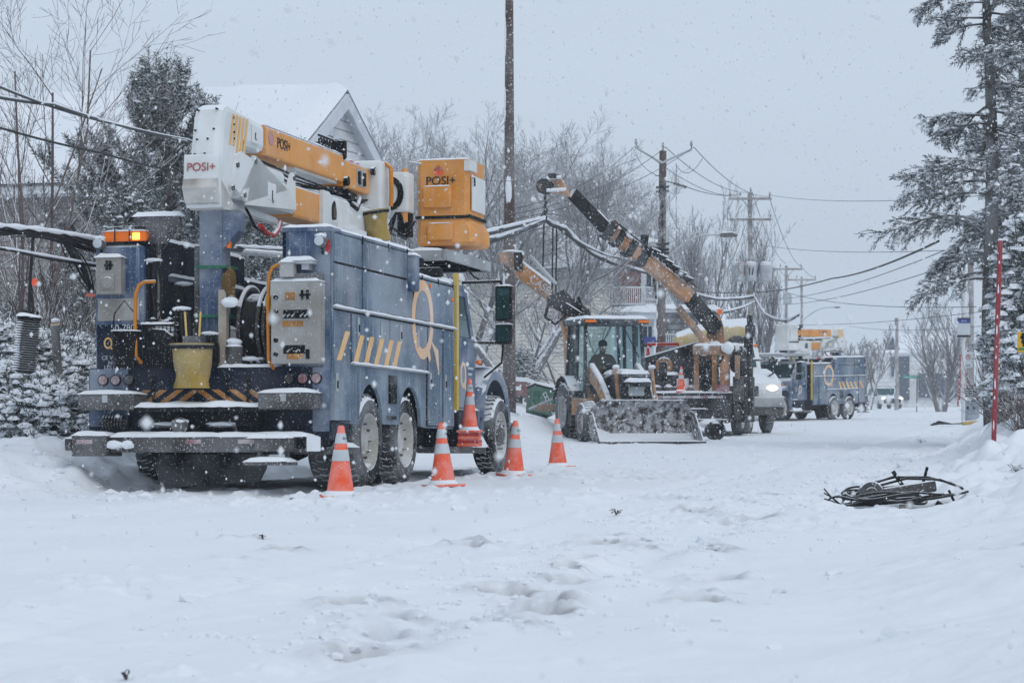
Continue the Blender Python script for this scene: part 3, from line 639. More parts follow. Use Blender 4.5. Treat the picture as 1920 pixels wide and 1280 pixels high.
    for v, z in ((.08,4.0),(.09,3.93),(.10,3.85),(.10,3.78)): b.lathe([(.013,u1),(.013,u1+.012)],(0,v,z),'x',8)
    b.build('bolt', root)
    b = mb(); b.use(STRIPE)
    for k in range(5):
        v = .0+.10*k; zt = 4.04; zb = 3.64 if k > 1 else 3.70
        b.add([(u1+.002,v-.04,zb),(u1+.002,v+.02,zb),(u1+.002,v+.13,zt),(u1+.002,v+.07,zt),(u1+.005,v-.04,zb),(u1+.005,v+.02,zb),(u1+.005,v+.13,zt),(u1+.005,v+.07,zt)],[(0,3,2,1),(4,5,6,7),(0,1,5,4),(1,2,6,5),(2,3,7,6),(3,0,4,7)])
    b.use(WHITE); b.box(u1,u1+.02,.62,.80,3.80,4.0,ch=.01); b.use(BLACK); b.tube([(u1+.025,.70,3.92),(u1+.025,.69,3.86),(u1+.025,.72,3.84)],.006,5)
    b.build('stripe_panel', root)
    b = mb(); b.use(WHITE); b.prism([(.25,3.66),(.55,3.62),(.62,3.50),(.35,3.30),(.2,3.2),(.05,3.25),(.1,3.6)],'x',u1-.02,u1+.03); b.prism([(.62,3.66),(.70,3.66),(.74,3.58),(.60,3.40),(.45,3.28),(.30,3.26),(.28,3.18),(.40,3.13),(.62,3.2),(1.7,3.40),(1.82,3.60),(1.90,3.62),(1.95,3.55),(1.98,3.20),(.4,3.10)],'x',u1+.004,u1+.035)
    b.use(STEEL)
    for v, z in ((.66,3.60),(.33,3.2),(1.90,3.56),(.12,3.50),(-.02,3.24)): b.lathe([(.032,u1+.03),(.03,u1+.05)],(0,v,z),'x',14)
    b.use(WHITE); b.box(u1+.01,u1+.04,1.05,1.32,3.22,3.42,ch=.02); b.use(BLACK); b.tube([(u1+.045,1.18,3.34),(u1+.045,1.17,3.26),(u1+.045,1.2,3.2)],.006,5)
    b.build('pivot_plate', root)
    b = mb(); b.use(WHITE); b.tube([(-1.25,.45,3.58),(-1.25,1.75,3.54)],.085,16); b.use(ALU); b.tube([(-1.25,.1,3.59),(-1.25,.45,3.58)],.04,10); b.use(WHITE); b.tube([(-1.28,.25,3.09),(-1.28,1.7,3.05)],.05,10)
    b.use(RED); b.tube([(-1.16,.95,2.93),(-1.15,1.1,2.86),(-1.15,1.35,2.85),(-1.15,1.5,2.93),(-1.16,1.6,3.03)],.03,8); b.use(BLACK); b.tube([(-1.16,.5,3.08),(-1.15,.62,3.0),(-1.15,.75,2.9),(-1.15,.9,2.88)],.016,6)
    b.build('hydraulic_cylinder', root, True)
    # upper arm
    b = mb(); b.use(ORANGE); b.prism([(-1.49,3.72),(-1.15,3.72),(-1.14,3.74),(-1.14,4.03),(-1.17,4.06),(-1.46,4.06),(-1.49,4.03)],'y',1.081,3.78)
    b.use(WHITE); b.box(-1.47,-1.2,2.2,3.7,3.69,3.73)
    b.use(INK)
    if near or True: b.text('POSI+', .17, sideM(-1.137,1.66,3.90))
    b.use(REDINK); b.lathe([(.085,-1.139),(.085,-1.134)],(0,1.66-.42*(1 if mir>0 else -1),3.93),'x',6)
    b.use(SNOW); b.cap(-1.49,-1.15,1.1,3.78,4.06,.035,50); b.build('upper_arm', root, bevel=0)
    b = mb(); b.use(ORANGE); b.prism([(-1.47,3.68),(-1.17,3.68),(-1.16,3.70),(-1.16,3.99),(-1.18,4.01),(-1.47,4.01)],'y',3.781,4.86)
    b.use(PANEL); b.box(-1.16,-1.155,4.35,4.72,3.74,3.96); b.use(BLACK)
    for v in (4.42,4.62): b.box(-1.155,-1.13,v-.03,v+.03,3.76,3.92)
    b.box(-1.5,-1.12,3.77,3.85,4.0,4.22); b.lathe([(.06,-1.16),(.06,-1.10)],(0,3.86,3.74),'x',12); b.lathe([(.05,-1.14),(.05,-1.09)],(0,4.88,3.98),'x',12)
    b.use(RED)
    for v in (4.3,4.5,4.78): b.blob((-1.3,v,4.05),.04,.05,.04,v,1,.1)
    b.cap(-1.47,-1.17,3.85,4.86,4.01,.03,51); b.build('arm_extension', root)
    b = mb(); b.use(BLACK)
    for k in range(5): b.ring((-1.3+0*k,3.35+.11*k,4.17),.052,.052,.012,'x',.02,18)
    b.box(-1.3,-1.28,3.28,3.86,4.225,4.245); b.box(-1.3,-1.28,3.28,3.86,4.09,4.11); b.build('rope_rack', root)
    b = mb(); b.use(BLACK)
    for k in range(4): b.tube([(-1.2-.05*k,1.0,3.66),(-1.2-.05*k,2.2,3.62-.03*k),(-1.2-.05*k,3.4,3.60),(-1.2-.04*k,4.3,3.56-.05*k),(-1.2,4.9,3.62)],.013,6)
    b.box(-1.42,-1.2,3.7,4.5,3.52,3.66,ch=.02); b.tube([(-1.16,3.9,3.66),(-1.14,4.05,3.48),(-1.14,4.3,3.44),(-1.16,4.5,3.6)],.03,8); b.build('boom_hoses', root)
    # lower arm
    b = mb(); b.use(WHITE); b.prism([(-1.49,3.16),(-1.16,3.16),(-1.14,3.19),(-1.14,3.46),(-1.17,3.49),(-1.49,3.49)],'y',.25,2.02); b.prism([(-1.49,3.10),(-1.16,3.10),(-1.14,3.14),(-1.14,3.48),(-1.17,3.52),(-1.49,3.52)],'y',2.90,5.05)
    b.prism([(2.9,3.10),(2.9,3.53),(3.12,3.53),(3.28,3.47),(3.34,3.34),(3.3,3.10)],'x',-1.14,-1.10)
    b.use(BLACK); b.lathe([(.115,-1.1),(.115,-1.094)],(0,3.30,3.30),'x',20,Matrix.Diagonal((1,.75,1.25,1)))
    b.use(MIRROR); b.lathe([(.08,-1.094),(.08,-1.088)],(0,3.32,3.29),'x',20,Matrix.Diagonal((1,.7,1.3,1)))
    b.cap(-1.49,-1.16,.9,2.02,3.49,.03,52); b.cap(-1.49,-1.16,2.92,5.05,3.52,.03,53); b.build('lower_arm', root)
    b = mb(); b.use(ORANGE); b.prism([(-1.47,3.13),(-1.16,3.13),(-1.145,3.16),(-1.145,3.47),(-1.17,3.49),(-1.47,3.49)],'y',2.021,2.899); b.cap(-1.47,-1.17,2.02,2.9,3.49,.03,54); b.build('insulator_sleeve', root)
    # tip linkage
    b = mb(); b.use(WHITE); b.box(-1.40,-1.02,4.90,5.35,3.45,4.12,ch=.04); b.box(-1.05,-.80,5.35,5.65,3.5,4.02,ch=.04); b.use(BLACK); b.box(-.98,-.82,5.45,5.66,3.20,3.9,ch=.02)
    for k in range(9):
        a = rnd.uniform(0,6.28); b.tube([(-.95,5.4,3.55),(-.95+.12*math.cos(a),5.35,3.30+.1*math.sin(a)),(-.85,5.42,3.20+.05*math.cos(a)),(-.75,5.5,3.4)],.013,6)
    for k in range(5): b.ring((-1.02,5.33,3.74),.10+.016*k,.15+.016*k,.012,'y',.015,22)
    b.use(ALU); b.lathe([(.045,4.02),(.045,4.2)],(-.88,5.5,0),'z',10); b.tube([(-.88,5.5,4.16),(-.7,5.6,4.14)],.02,8)
    b.use(ORANGE); b.tube([(-.87,5.42,3.38),(-.865,5.42,4.06)],.045,8); b.use(RED); b.box(-.90,-.84,5.37,5.38,3.62,3.7)
    b.build('bucket_linkage', root)
    b = mb(); b.use(TUBE_O)
    b.tube([(-1.42,5.1,3.02),(-1.33,5.1,3.30),(-1.22,5.1,3.72),(-1.17,5.1,4.02),(-1.12,5.1,4.11),(-1.02,5.1,4.10),(-.95,5.1,4.03),(-.94,5.1,3.72),(-.95,5.1,3.55)],.028,10); b.build('winch_frame', root, True)
    b = mb(); b.use(STEEL)
    for k in range(6): b.ring((-1.10,5.1,4.0-.055*k),.018 if k%2 else .006,.034,.008,'y',.012,12)
    b.tube([(-1.10,5.1,3.68),(-1.10,5.1,3.45)],.008,6); b.build('chain', root)
    # personnel bucket
    b = mb(); b.use(ORANGE if near else WHITE); ux0, ux1, v0, v1 = -.80, -.10, 5.72, 6.55
    secs = [(3.10,-.03),(3.14,.005),(3.30,.0),(3.42,-.004),(3.46,-.012),(3.50,-.004),(4.16,.0),(4.20,.012)]
    def ringpts(z, g): 
        c = .06; x0, x1, y0, y1 = ux0-g*.6, ux1+g+(.07 if z < 3.35 else 0), v0-g, v1+g
        return [(x0+c,y0,z),(x1-c,y0,z),(x1,y0+c,z),(x1,y1-c,z),(x1-c,y1,z),(x0+c,y1,z),(x0,y1-c,z),(x0,y0+c,z)]
    vs = []; 
    for z, g in secs: vs += ringpts(z, g)
    fs = [(i*8+j,i*8+(j+1)%8,(i+1)*8+(j+1)%8,(i+1)*8+j) for i in range(len(secs)-1) for j in range(8)] + [tuple(range(7,-1,-1)), tuple((len(secs)-1)*8+j for j in range(8))]
    b.add(vs, fs)
    b.box(-.70,-.32,v0-.045,v0+.01,3.58,3.86,ch=.03); b.box(-.64,-.30,v0-.07,v0+.01,3.16,3.38,ch=.03); b.box(ux1-.02,ux1+.045,v0+.1,v1-.2,3.2,3.4,ch=.03)
    b.use(SNOW); b.cap(-.69,-.33,v0-.045,v0+.0,3.86,.015,57,.04,.004); b.cap(-.62,-.32,v0-.07,v0-.02,3.38,.012,58,.04,.004); b.cap(ux0,ux1,v0,v1,4.20,.03,59)
    b.use(INK); 
    if near: b.text('POSI+', .155, rearM(-.47,v0-.006,3.925))
    b.use(REDINK)
    if near:
        cx, cz = -.50, 4.055; q = .075
        b.prism([(cx-.004,cz+q),(cx-.004,cz+.01),(cx-q*.85,cz+.005),(cx-q*.85,cz+.02)],'y',v0-.010,v0-.003); b.prism([(cx+.004,cz+q),(cx+.004,cz+.01),(cx+q*.85,cz+.005),(cx+q*.85,cz+.02)],'y',v0-.010,v0-.003)
        b.use(CONE); b.prism([(cx-.004,cz-q),(cx-.004,cz-.0),(cx-q*.85,cz-.005),(cx-q*.85,cz-.03)],'y',v0-.010,v0-.003); b.prism([(cx+.004,cz-q),(cx+.004,cz-.0),(cx+q*.85,cz-.005),(cx+q*.85,cz-.03)],'y',v0-.010,v0-.003)
    bk = b.build('personnel_bucket', root, True, angle=30)
    b = mb(); b.use(WHITE); b.box(ux1-.06,ux1+.03,v0-.01,v0+.30,4.05,4.19,ch=.008); b.box(ux1+.012,ux1+.024,v0+.1,v1-.1,3.55,4.0); b.build('bucket_cover', bk)
    b = mb(); b.use(BLACK); b.box(ux0-.01,ux1+.01,v0-.012,v0,3.44,3.48); b.box(ux1,ux1+.015,v0-.01,v1,3.45,3.49); b.tube([(ux1+.01,v0+.1,3.98),(ux1+.05,v0+.12,3.96),(ux1+.05,v0+.12,3.86)],.012,6); b.build('strap', bk)
    b = mb(); b.use(BLACK); b.box(-.75,-.55,5.9,6.2,2.98,3.10); b.build('bucket_rest', root)
    # wheels
    for v in (1.37, 2.72):
        for side, uo in ((1,-.02),(-1,-2.64)):
            wheel(root, Tf, uo, v, side=side)
            if near: wheel(root, Tf, uo-side*.31, v, side=side, dish=.05)
    for side, uo in ((1,-.04),(-1,-2.60)): wheel(root, Tf, uo, 7.13, wd=.29, side=side, front=True, dish=.03)

TH = math.atan(1180/4533)
TX, TY = -1.903, 25.52
truck = thing('bucket_truck', 'nearest blue bucket truck with orange personnel bucket and white and orange boom stowed on top', 'truck', (TX,TY,0), -TH, 'blue bucket trucks')
bucket_truck(truck)
TM = Matrix.Translation((TX,TY,0)) @ Matrix.Rotation(-TH,4,'Z')
def onT(u, v, z): return TM @ Vector((u, v, z - .0215*v + .006*u))     # a point of the truck in the street
# ---------------------------------------------------------------- traffic cones
def cone_parts(root, h=.71, s=1.):
    b = MB(); b.use(CONE)
    def rr(z): return .145 + (.030-.145)*z/h
    b.lathe([(rr(.03)+.004,.03),(rr(.1),.1),(rr(h*.5),h*.5),(rr(h-.01),h-.01),(rr(h)-.008,h),(.018,h),(.016,h-.05)],(0,0,0),'z',28); b.build('cone_body', root, True, angle=40)
    for z0, z1 in ((.365,.475),(.535,.635)):
        b = MB(); b.use(CONEW); b.lathe([(rr(z0)+.001,z0),(rr(z0)+.004,z0+.003),(rr(z1)+.004,z1-.003),(rr(z1)+.001,z1)],(0,0,0),'z',28)
        if z0 > .5:
            b.use(INK); b.ring((.02,-rr(.585)-.005,.588),.010,.012,.004,'y',-.002,14); b.box(.036,.056,-rr(.585)-.006,-rr(.585)+.01,.583,.590)
        b.build('reflective_band', root, True)
    b = MB(); b.use(CONE); b.box(-.185,.185,-.185,.185,0,.032,ch=.012); b.use(SNOW); 
    b.lathe([(.17,.030),(.165,.042),(.15,.055),(.14,.07),(.135,.075)],(0,0,0),'z',20)
    b.build('cone_base', root, True)
cone0 = thing('traffic_cone', 'orange traffic cone nearest the camera, behind the rear wheels of the nearest bucket truck', 'traffic cone', (0,0,0), 0, 'traffic cones on the snow')
cone_parts(cone0)
CONES = [(638,23.67,.2,.02,''),(831,26.6,.5,-.035,'orange traffic cone beside the second rear axle of the nearest bucket truck'),(963,31.0,.35,.045,'orange traffic cone beside the front wheel of the nearest bucket truck'),
         (1046,34.9,.8,-.02,'orange traffic cone standing apart in front of the loader bucket'),(1395,72.,.1,0,'small distant orange cone at the corner of the crane truck'),(1442,80.,.6,0,'dull distant orange cone in front of the white truck hood')]
for i, (px, d, rz, tl, lab) in enumerate(CONES):
    c = cone0 if i == 0 else copy_tree(cone0)
    x = (px-960)*d/FPX; c.location = (x, d, float(ground([x],[d])[0])-.004); c.rotation_euler = (tl, tl*.5, rz)
    if lab: c['label'] = lab
cs = copy_tree(cone0); cs.location = onT(.10,5.05,.68); cs.scale = (.78,.78,.95); cs.rotation_euler = (0,0,-TH+.1); cs['label'] = 'tall orange cone carried on the running board of the nearest bucket truck'; cs['group'] = 'cones carried on the truck'
for k in range(4):
    t = MB(); t.use(RED if k % 2 else CONE); t.box(-.13,.13,-.13,.13,0,.042,ch=.012); 
    if k == 3: t.cap(-.12,.12,-.12,.12,.042,.02,3,.04)
    o = t.build('stacked_cone_base'); o.location = onT(.10+.006*(k%2),5.05,.505+.044*k); o.rotation_euler = (0,0,-TH+.05*k)
    tag(o, 'flat red orange cone base stacked under the tall cone on the running board', 'cone base', 'stack of cone bases on the running board')

# ---------------------------------------------------------------- loose gear on the nearest truck
def onto(o, u, v, z, rz=0.): o.location = onT(u, v, z); o.rotation_euler = (0,0,-TH+rz); return o
def canvas_bag(label, seed, tilt=0.):
    root = thing('canvas_bag', label, 'tool bag')
    b = MB(); b.use(CANVAS); n = 36; m = 12; vs = []
    for j in range(m+1):
        z = .46*j/m; r = .205 + .045*j/m - .02*math.sin(3*j/m)
        for i in range(n):
            t = 2*math.pi*i/n; k = 1 + (.24*mnoise.noise(Vector((math.cos(t)*1.6+seed, math.sin(t)*1.6, z*5))) + .09*mnoise.noise(Vector((math.cos(t)*5+seed, math.sin(t)*5, z*14))))*(1 - (j/m)**3)
            vs.append((r*k*math.cos(t), r*k*math.sin(t), z))
    fs = [(j*n+i, j*n+(i+1)%n, (j+1)*n+(i+1)%n, (j+1)*n+i) for j in range(m) for i in range(n)] + [tuple(range(n-1,-1,-1))]
    b.add(vs, fs)
    inner = [(x*.93, y*.93, .45) for x, y, z in vs[-n:]] + [(x*.6, y*.6, .18) for x, y, z in vs[-n:]]
    b.add(inner, [(i,(i+1)%n,n+(i+1)%n,n+i) for i in range(n)] + [tuple(n+i for i in range(n))]); b.build('bag_body', root, True, angle=60)
    b = MB(); b.use(BLACK); b.lathe([(.252,.415),(.262,.42),(.260,.455),(.25,.46)],(0,0,0),'z',36); b.use(CANVAS); b.lathe([(.25,.458),(.262,.462),(.262,.475),(.245,.472),(.235,.455)],(0,0,0),'z',36); b.build('bag_rim', root, True)
    return root
bag = canvas_bag('crumpled yellow canvas bag with dark rim hung on the tail of the nearest truck', 2); onto(bag, -1.47, -.27, 1.10); bag.scale = (.92,.8,1.0)
bag2 = canvas_bag('tilted yellow canvas bag hanging by a chain from the boom tip', 8); bag2.location = onT(-.98,4.72,3.07); bag2.rotation_euler = (R(4),R(-9),-TH); bag2.scale = (.72,.72,.84)
def solid(name, label, cat, b, u, v, z, rz=0., smooth=False, group=None): o = b.build(name, None, smooth); tag(o, label, cat, group); return onto(o, u, v, z, rz)
b = MB(); b.use(BLACK); b.lathe([(.13,0),(.155,.36),(.165,.37),(.165,.39),(.15,.39),(.13,.3)],(0,0,0),'z',24); b.tube([(-.16,0,.38),(-.13,-.01,.58),(-.02,0,.72),(.1,0,.58),(.16,0,.38)],.008,5); b.use(SNOW); b.lathe([(.166,.388),(.16,.40),(.15,.392)],(0,0,0),'z',20)
solid('black_tub','round black tub hanging at the left rear cabinet','tub',b,-2.27,-.16,1.33,smooth=True)
root = thing('wire_basket','black wire basket heaped with snowy chain on the truck bed','basket')
b = MB(); b.use(BLACK); b.box(-.18,.18,-.2,.2,0,.02)
for k in range(9): 
    x = -.18+.045*k; b.box(x-.005,x+.005,-.205,-.195,0,.46); b.box(x-.005,x+.005,.195,.205,0,.46)
for k in range(8):
    z = .03+.06*k; b.box(-.185,.185,-.208,-.192,z-.004,z+.004); b.box(-.188,-.178,-.2,.2,z-.004,z+.004); b.box(.178,.188,-.2,.2,z-.004,z+.004)
b.box(-.19,.19,-.212,-.19,.45,.475); b.use(SNOW); b.cap(-.19,.19,-.212,-.19,.475,.02,3,.05,.004); b.use(BLACK); b.box(-.17,.17,-.19,.19,.02,.3); b.build('basket', root)
rr_ = random.Random(3)
b = MB(); b.use(BLACK); b.blob((0,-.02,.34),.24,.22,.14,5,2,.3)
for k in range(46):
    b.use(BLACK if k % 3 else SNOW); b.blob((rr_.uniform(-.2,.2),rr_.uniform(-.2,.16),.40+.14*rr_.random()**1.5),.035,.035,.03 if k%3 else .018,k,1,.1)
b.build('chain_heap', root, True); onto(root,-1.93,.13,1.33)
b = MB(); b.use(STEEL); b.box(-.10,.10,-.06,.06,0,.14); b.use(YELLOW); b.tube([(-.07,-.02,.1),(-.09,-.02,.40)],.012,6); b.tube([(.07,-.02,.1),(.09,-.02,.40)],.012,6)
solid('tool_caddy','small grey box holding two yellow handled tools above the canvas bag','tool caddy',b,-1.52,-.10,1.52)
b = MB(); b.use(WOOD); b.tube([(0,0,0),(0,0,1.15)],.022,8); b.use(STEEL); b.tube([(0,0,1.0),(0,-.01,1.22)],[.03,.05],8); b.prism([(-.27,1.30),(.27,1.30),(.24,1.42),(-.24,1.42)],'y',-.04,.03); b.prism([(-.10,1.12),(.10,1.12),(.14,1.36),(-.14,1.36)],'y',-.05,-.02); b.tube([(-.22,0,1.32),(-.05,0,1.06)],.009,5); b.tube([(.22,0,1.32),(.05,0,1.06)],.009,5); b.cap(-.27,.27,-.07,.05,1.42,.06,4,.05)
solid('snow_scoop','upturned snow scoop with a wooden handle standing in the truck bed','scoop',b,-2.0,.10,1.55)
b = MB(); b.use(WOOD); b.box(-.045,.045,-.04,.04,0,.85); b.use(LINE_GREEN)
solid('timber_post','pale squared timber strapped upright beside the blue boom rest','timber',b,-1.24,.06,1.31)
b = MB(); b.use(LINE_GREEN); 
for z in (.55,.02): b.box(-.16,.19,-.012,.33,z,z+.03)
solid('green_strap','green straps wound around the boom rest and timber','strap',b,-1.42,.13,1.85)
def hoses(label, u, v, z, n, ln, seed):
    q = random.Random(seed); b = MB(); b.use(CABLE)
    for k in range(n):
        x = q.uniform(-.07,.07); y = q.uniform(-.04,.04); l = ln*q.uniform(.75,1.05)
        b.tube([(x,y,0),(x-.01,y-.02,-l*.5),(x+.02,y-.02,-l*.92),(x+.05,y,-l),(x+.08,y,-l*.9),(x+.07,y+.02,-l*.4),(x+.04,y,.0)],.010,6)
    b.use(SNOW); b.blob((.02,-.01,.01),.11,.05,.025,2); solid('hose_bundle',label,'hose bundle',b,u,v,z,smooth=True)
hoses('black hose loops hanging beside the left rear cabinet',-2.06,.05,2.48,7,.62,1); hoses('short black hose loops hanging behind the scoop handle',-1.88,.45,2.25,4,.5,4)
hoses('black hose loops hanging over the bed left of the boom rest',-1.70,-.02,1.95,8,.40,6); hoses('snowy black lines tied low on the boom rest',-1.40,.02,1.68,6,.36,9)
def reel(label, u, wd, n_wraps, seed):
    root = thing('cable_reel', label, 'cable reel', group='reels in the truck bed')
    for sx in (-wd/2, wd/2):
        b = MB(); b.use(STEEL); pts = [(sx,.43*math.cos(t),.43*math.sin(t)) for t in [2*math.pi*i/40 for i in range(41)]]; b.tube(pts,.022,8)
        for k in range(6): t = math.pi*k/3; b.tube([(sx,0,0),(sx,.43*math.cos(t),.43*math.sin(t))],.015,6)
        b.use(SNOW)
        b.tube([(sx,.43*math.cos(t),.43*math.sin(t)+.016) for t in [math.pi*(.15+.7*i/16) for i in range(17)]],.022,6); b.build('flange', root, True)
    b = MB(); b.use(CABLE if n_wraps else SNOW); b.lathe([(.2,-wd/2+.02),(.34 if n_wraps else .26,-wd/2+.03),(.34 if n_wraps else .26,wd/2-.03),(.2,wd/2-.02)],(0,0,0),'x',32)
    b.use(CABLE)
    for k in range(n_wraps): b.tube([(-wd/2+.03+(wd-.06)*k/max(1,n_wraps-1),.355*math.cos(t),.355*math.sin(t)) for t in [2*math.pi*i/36 for i in range(37)]],.015,6)
    b.build('drum', root, True); onto(root,u,.62,1.78); return root
reel('dark cable reel full of black cable next to the timber post',-1.02,.22,8,1); reel('bare steel reel with snow on its drum beside the control panel',-.74,.20,0,2)

b = MB(); b.use(YELLOW)
for k in range(4): b.tube([(.02*k,.13*math.cos(t)*(1+.1*k),.10*math.sin(t)) for t in [2*math.pi*i/20 for i in range(21)]],.016,6)
b.use(SNOW); b.blob((.03,-.02,.10),.06,.08,.03,2); solid('yellow_strap','coiled yellow strap with snow lying behind the control panel','strap',b,-.72,.10,2.02,smooth=True)
b = MB(); b.use(M('brown_leather',(.13,.075,.022),.85,dust=.25,snow=.4)); b.blob((0,0,0),.07,.05,.16,4,2,.5); b.blob((.04,-.02,-.14),.05,.04,.08,6,2,.4); b.use(SNOW); b.blob((.03,-.05,-.22),.10,.06,.055,3)
solid('leather_pouch','brown leather pouch tied high on the timber post, tipped with snow','tool pouch',b,-1.17,.04,2.24,smooth=True)
b = MB(); b.use(STEEL); b.lathe([(.09,0),(.095,.22),(.06,.25),(.04,.27)],(0,0,0),'z',18); b.use(SNOW); b.blob((0,0,.27),.09,.09,.04,2); solid('metal_can','small grey can with a snow cap on the deck right of the canvas bag','can',b,-1.12,.06,1.33,smooth=True)
b = MB(); b.use(BLACK); b.box(-.16,.16,-.1,.1,0,.20,ch=.02); b.tube([(-.08,0,.2),(-.06,0,.26),(.06,0,.26),(.08,0,.2)],.012,6); b.cap(-.16,.16,-.1,.1,.2,.05,7,.05); solid('black_toolbox','black toolbox with a handle and snow behind the wire basket','toolbox',b,-1.68,.42,1.33)
for k, (u, z, l) in enumerate(((-2.0,1.22,.30),(-1.15,1.22,.26),(-.92,1.22,.34))):
    b = MB(); b.use(BLACK)
    for i in range(int(l/.045)): b.ring((0,0,-.045*i),.012 if i%2 else .022,.030,.008,'y',.012,12)
    b.use(SNOW); b.blob((0,-.01,-l),.03,.02,.02,k); solid('hanging_chain',('short chain hanging from the deck left of the canvas bag','short chain hanging from the deck right of the canvas bag','longest chain hanging from the deck below the reels')[k],'chain',b,u,-.06,z,group='chains on the rear deck')
q_ = random.Random(9); b = MB(); b.use(CABLE)
for k in range(10):
    x = q_.uniform(-.2,.2); b.tube([(x,0,.0),(x+q_.uniform(-.1,.1),-.05,.10+.1*q_.random()),(x+q_.uniform(-.2,.2),-.03,.04),(x+q_.uniform(-.25,.25),.05,.0)],.013,6)
b.use(SNOW); b.blob((0,0,.09),.16,.08,.03,5); solid('hose_heap','tangle of black hose with snow lying on the bed under the reels','hose',b,-.95,.12,1.33,smooth=True)

# ---------------------------------------------------------------- backhoe loader with its driver
BH = (2.12, 56.8, .06); PH = R(14)
bh = thing('backhoe_loader','snowy orange backhoe loader facing the camera with its front bucket down','backhoe loader',BH,PH)
BHM = Matrix.Translation(BH) @ Matrix.Rotation(PH,4,'Z')
DKBLUE = M('cab_frame_dark', (.020,.034,.046), .6, spec=.2, dust=.4, frost=.16, ds=25)
BLK2 = M('black_steel_far', (.008,.009,.012), .7, spec=.12, dust=.44, frost=.10, snow=.58, ds=20)
ORG2 = M('orange_far', (.46,.21,.075), .55, dust=.46, frost=.2, snow=.62, ds=16, col2=(.14,.075,.04), var=.34)
BUCK = M('bucket_steel', (.040,.030,.028), .7, .1, dust=.55, frost=.50, snow=.6, ds=11, fs=8, col2=(.02,.018,.02))
RUB2 = M('rubber_far', (.010,.011,.013), .8, spec=.15, dust=.5, frost=.25, snow=.6, ds=9)
b = MB(); b.use(BLK2); b.box(-.42,.42,-2.5,.9,.55,.95); b.box(-.75,.75,-.3,.3,.55,.95); b.tube([(-.8,-2.15,.43),(.8,-2.15,.43)],.09,8); b.use(ORG2); b.box(-.62,.62,-1.1,.6,.75,1.1); b.box(-1.0,-.6,-1.35,-.9,.62,1.0,ch=.02); b.build('chassis', bh)
b = MB(); b.use(DKBLUE); b.box(-.34,.34,-2.75,-1.05,.85,1.55,ch=.06); b.use(BLK2); b.box(-.32,.32,-2.80,-2.74,.8,1.5,ch=.02); b.box(-.28,.28,-2.95,-2.80,1.26,1.36); b.use(WHITEINK); b.box(-.20,.16,-2.82,-2.80,1.05,1.28)
b.cap(-.34,.34,-2.7,-1.2,1.55,.09,70); b.cap(-.3,.3,-2.95,-2.76,1.36,.10,71); b.build('hood', bh)
b = MB(); b.use(DKBLUE)
def post(p, q, r=.045): b.tube([p, q], r, 6)
F0, F1 = -1.05, .55
for x in (-.72,.72):
    post((x,F0,1.0),(x*.93,F0+.12,2.72)); post((x,F0+.75,.95),(x*.95,F0+.75,2.72),.05); post((x,F1,1.05),(x*.93,F1-.1,2.72)); b.tube([(x,F0,1.42),(x,F1,1.42)],.03,6)
post((.12,F0,1.3),(.10,F0+.12,2.72),.035); b.tube([(-.72,F0,1.30),(.72,F0,1.30)],.05,6); b.box(-.72,.72,F0,F1,.85,1.02); b.box(-.6,.6,F0-.02,F0+.1,1.02,1.28)
b.box(-.72,.72,F1-.05,F1,1.02,1.5)
b.build('cab_frame', bh)
b = MB(); b.use(DKBLUE); b.box(-.80,.80,F0-.12,F1+.05,2.70,2.84,ch=.05); b.use(BLK2); 
for x in (-.42,-.24,.24,.42): b.box(x-.06,x+.06,F0-.14,F0-.11,2.71,2.78)
b.cap(-.76,.76,F0-.08,F1,2.84,.07,72); rf = b.build('cab_roof', bh)
for x in (-.62,.66):
    b = MB(); b.use(AMBER); b.box(x-.13,x+.13,F0-.15,F0-.11,2.74,2.80,ch=.015); b.build('turn_lamp', rf)
b = MB(); b.use(GLASSY); b.quad((-.70,F0-.01,1.32),(.70,F0-.01,1.32),(.65,F0+.11,2.68),(-.65,F0+.11,2.68)); b.build('windscreen', bh)
for s in (-1,1):
    b = MB(); b.use(GLASSY); b.quad((s*.73,F0+.02,1.05),(s*.73,F1,1.05),(s*.68,F1-.1,2.68),(s*.68,F0+.12,2.68)); b.build('side_window', bh)
b = MB(); b.use(GLASSY); b.quad((-.7,F1+.01,1.5),(.7,F1+.01,1.5),(.65,F1-.09,2.68),(-.65,F1-.09,2.68)); b.build('rear_window', bh)
b = MB(); b.use(BLK2); b.tube([(.25,F0+.08,2.62),(.58,F0+.0,1.95)],.014,5); b.build('wiper', bh)
b = MB(); b.use(BLK2); b.box(-.30,.30,-.35,.2,1.02,1.40,ch=.05); b.box(-.28,.28,.1,.25,1.35,1.9,ch=.05); b.tube([(0,-.75,1.02),(0,-.62,1.62)],.04,6); b.lathe([(.17,0),(.19,.015),(.17,.03)],(0,-.62,1.62),'y',16); b.build('seat', bh)
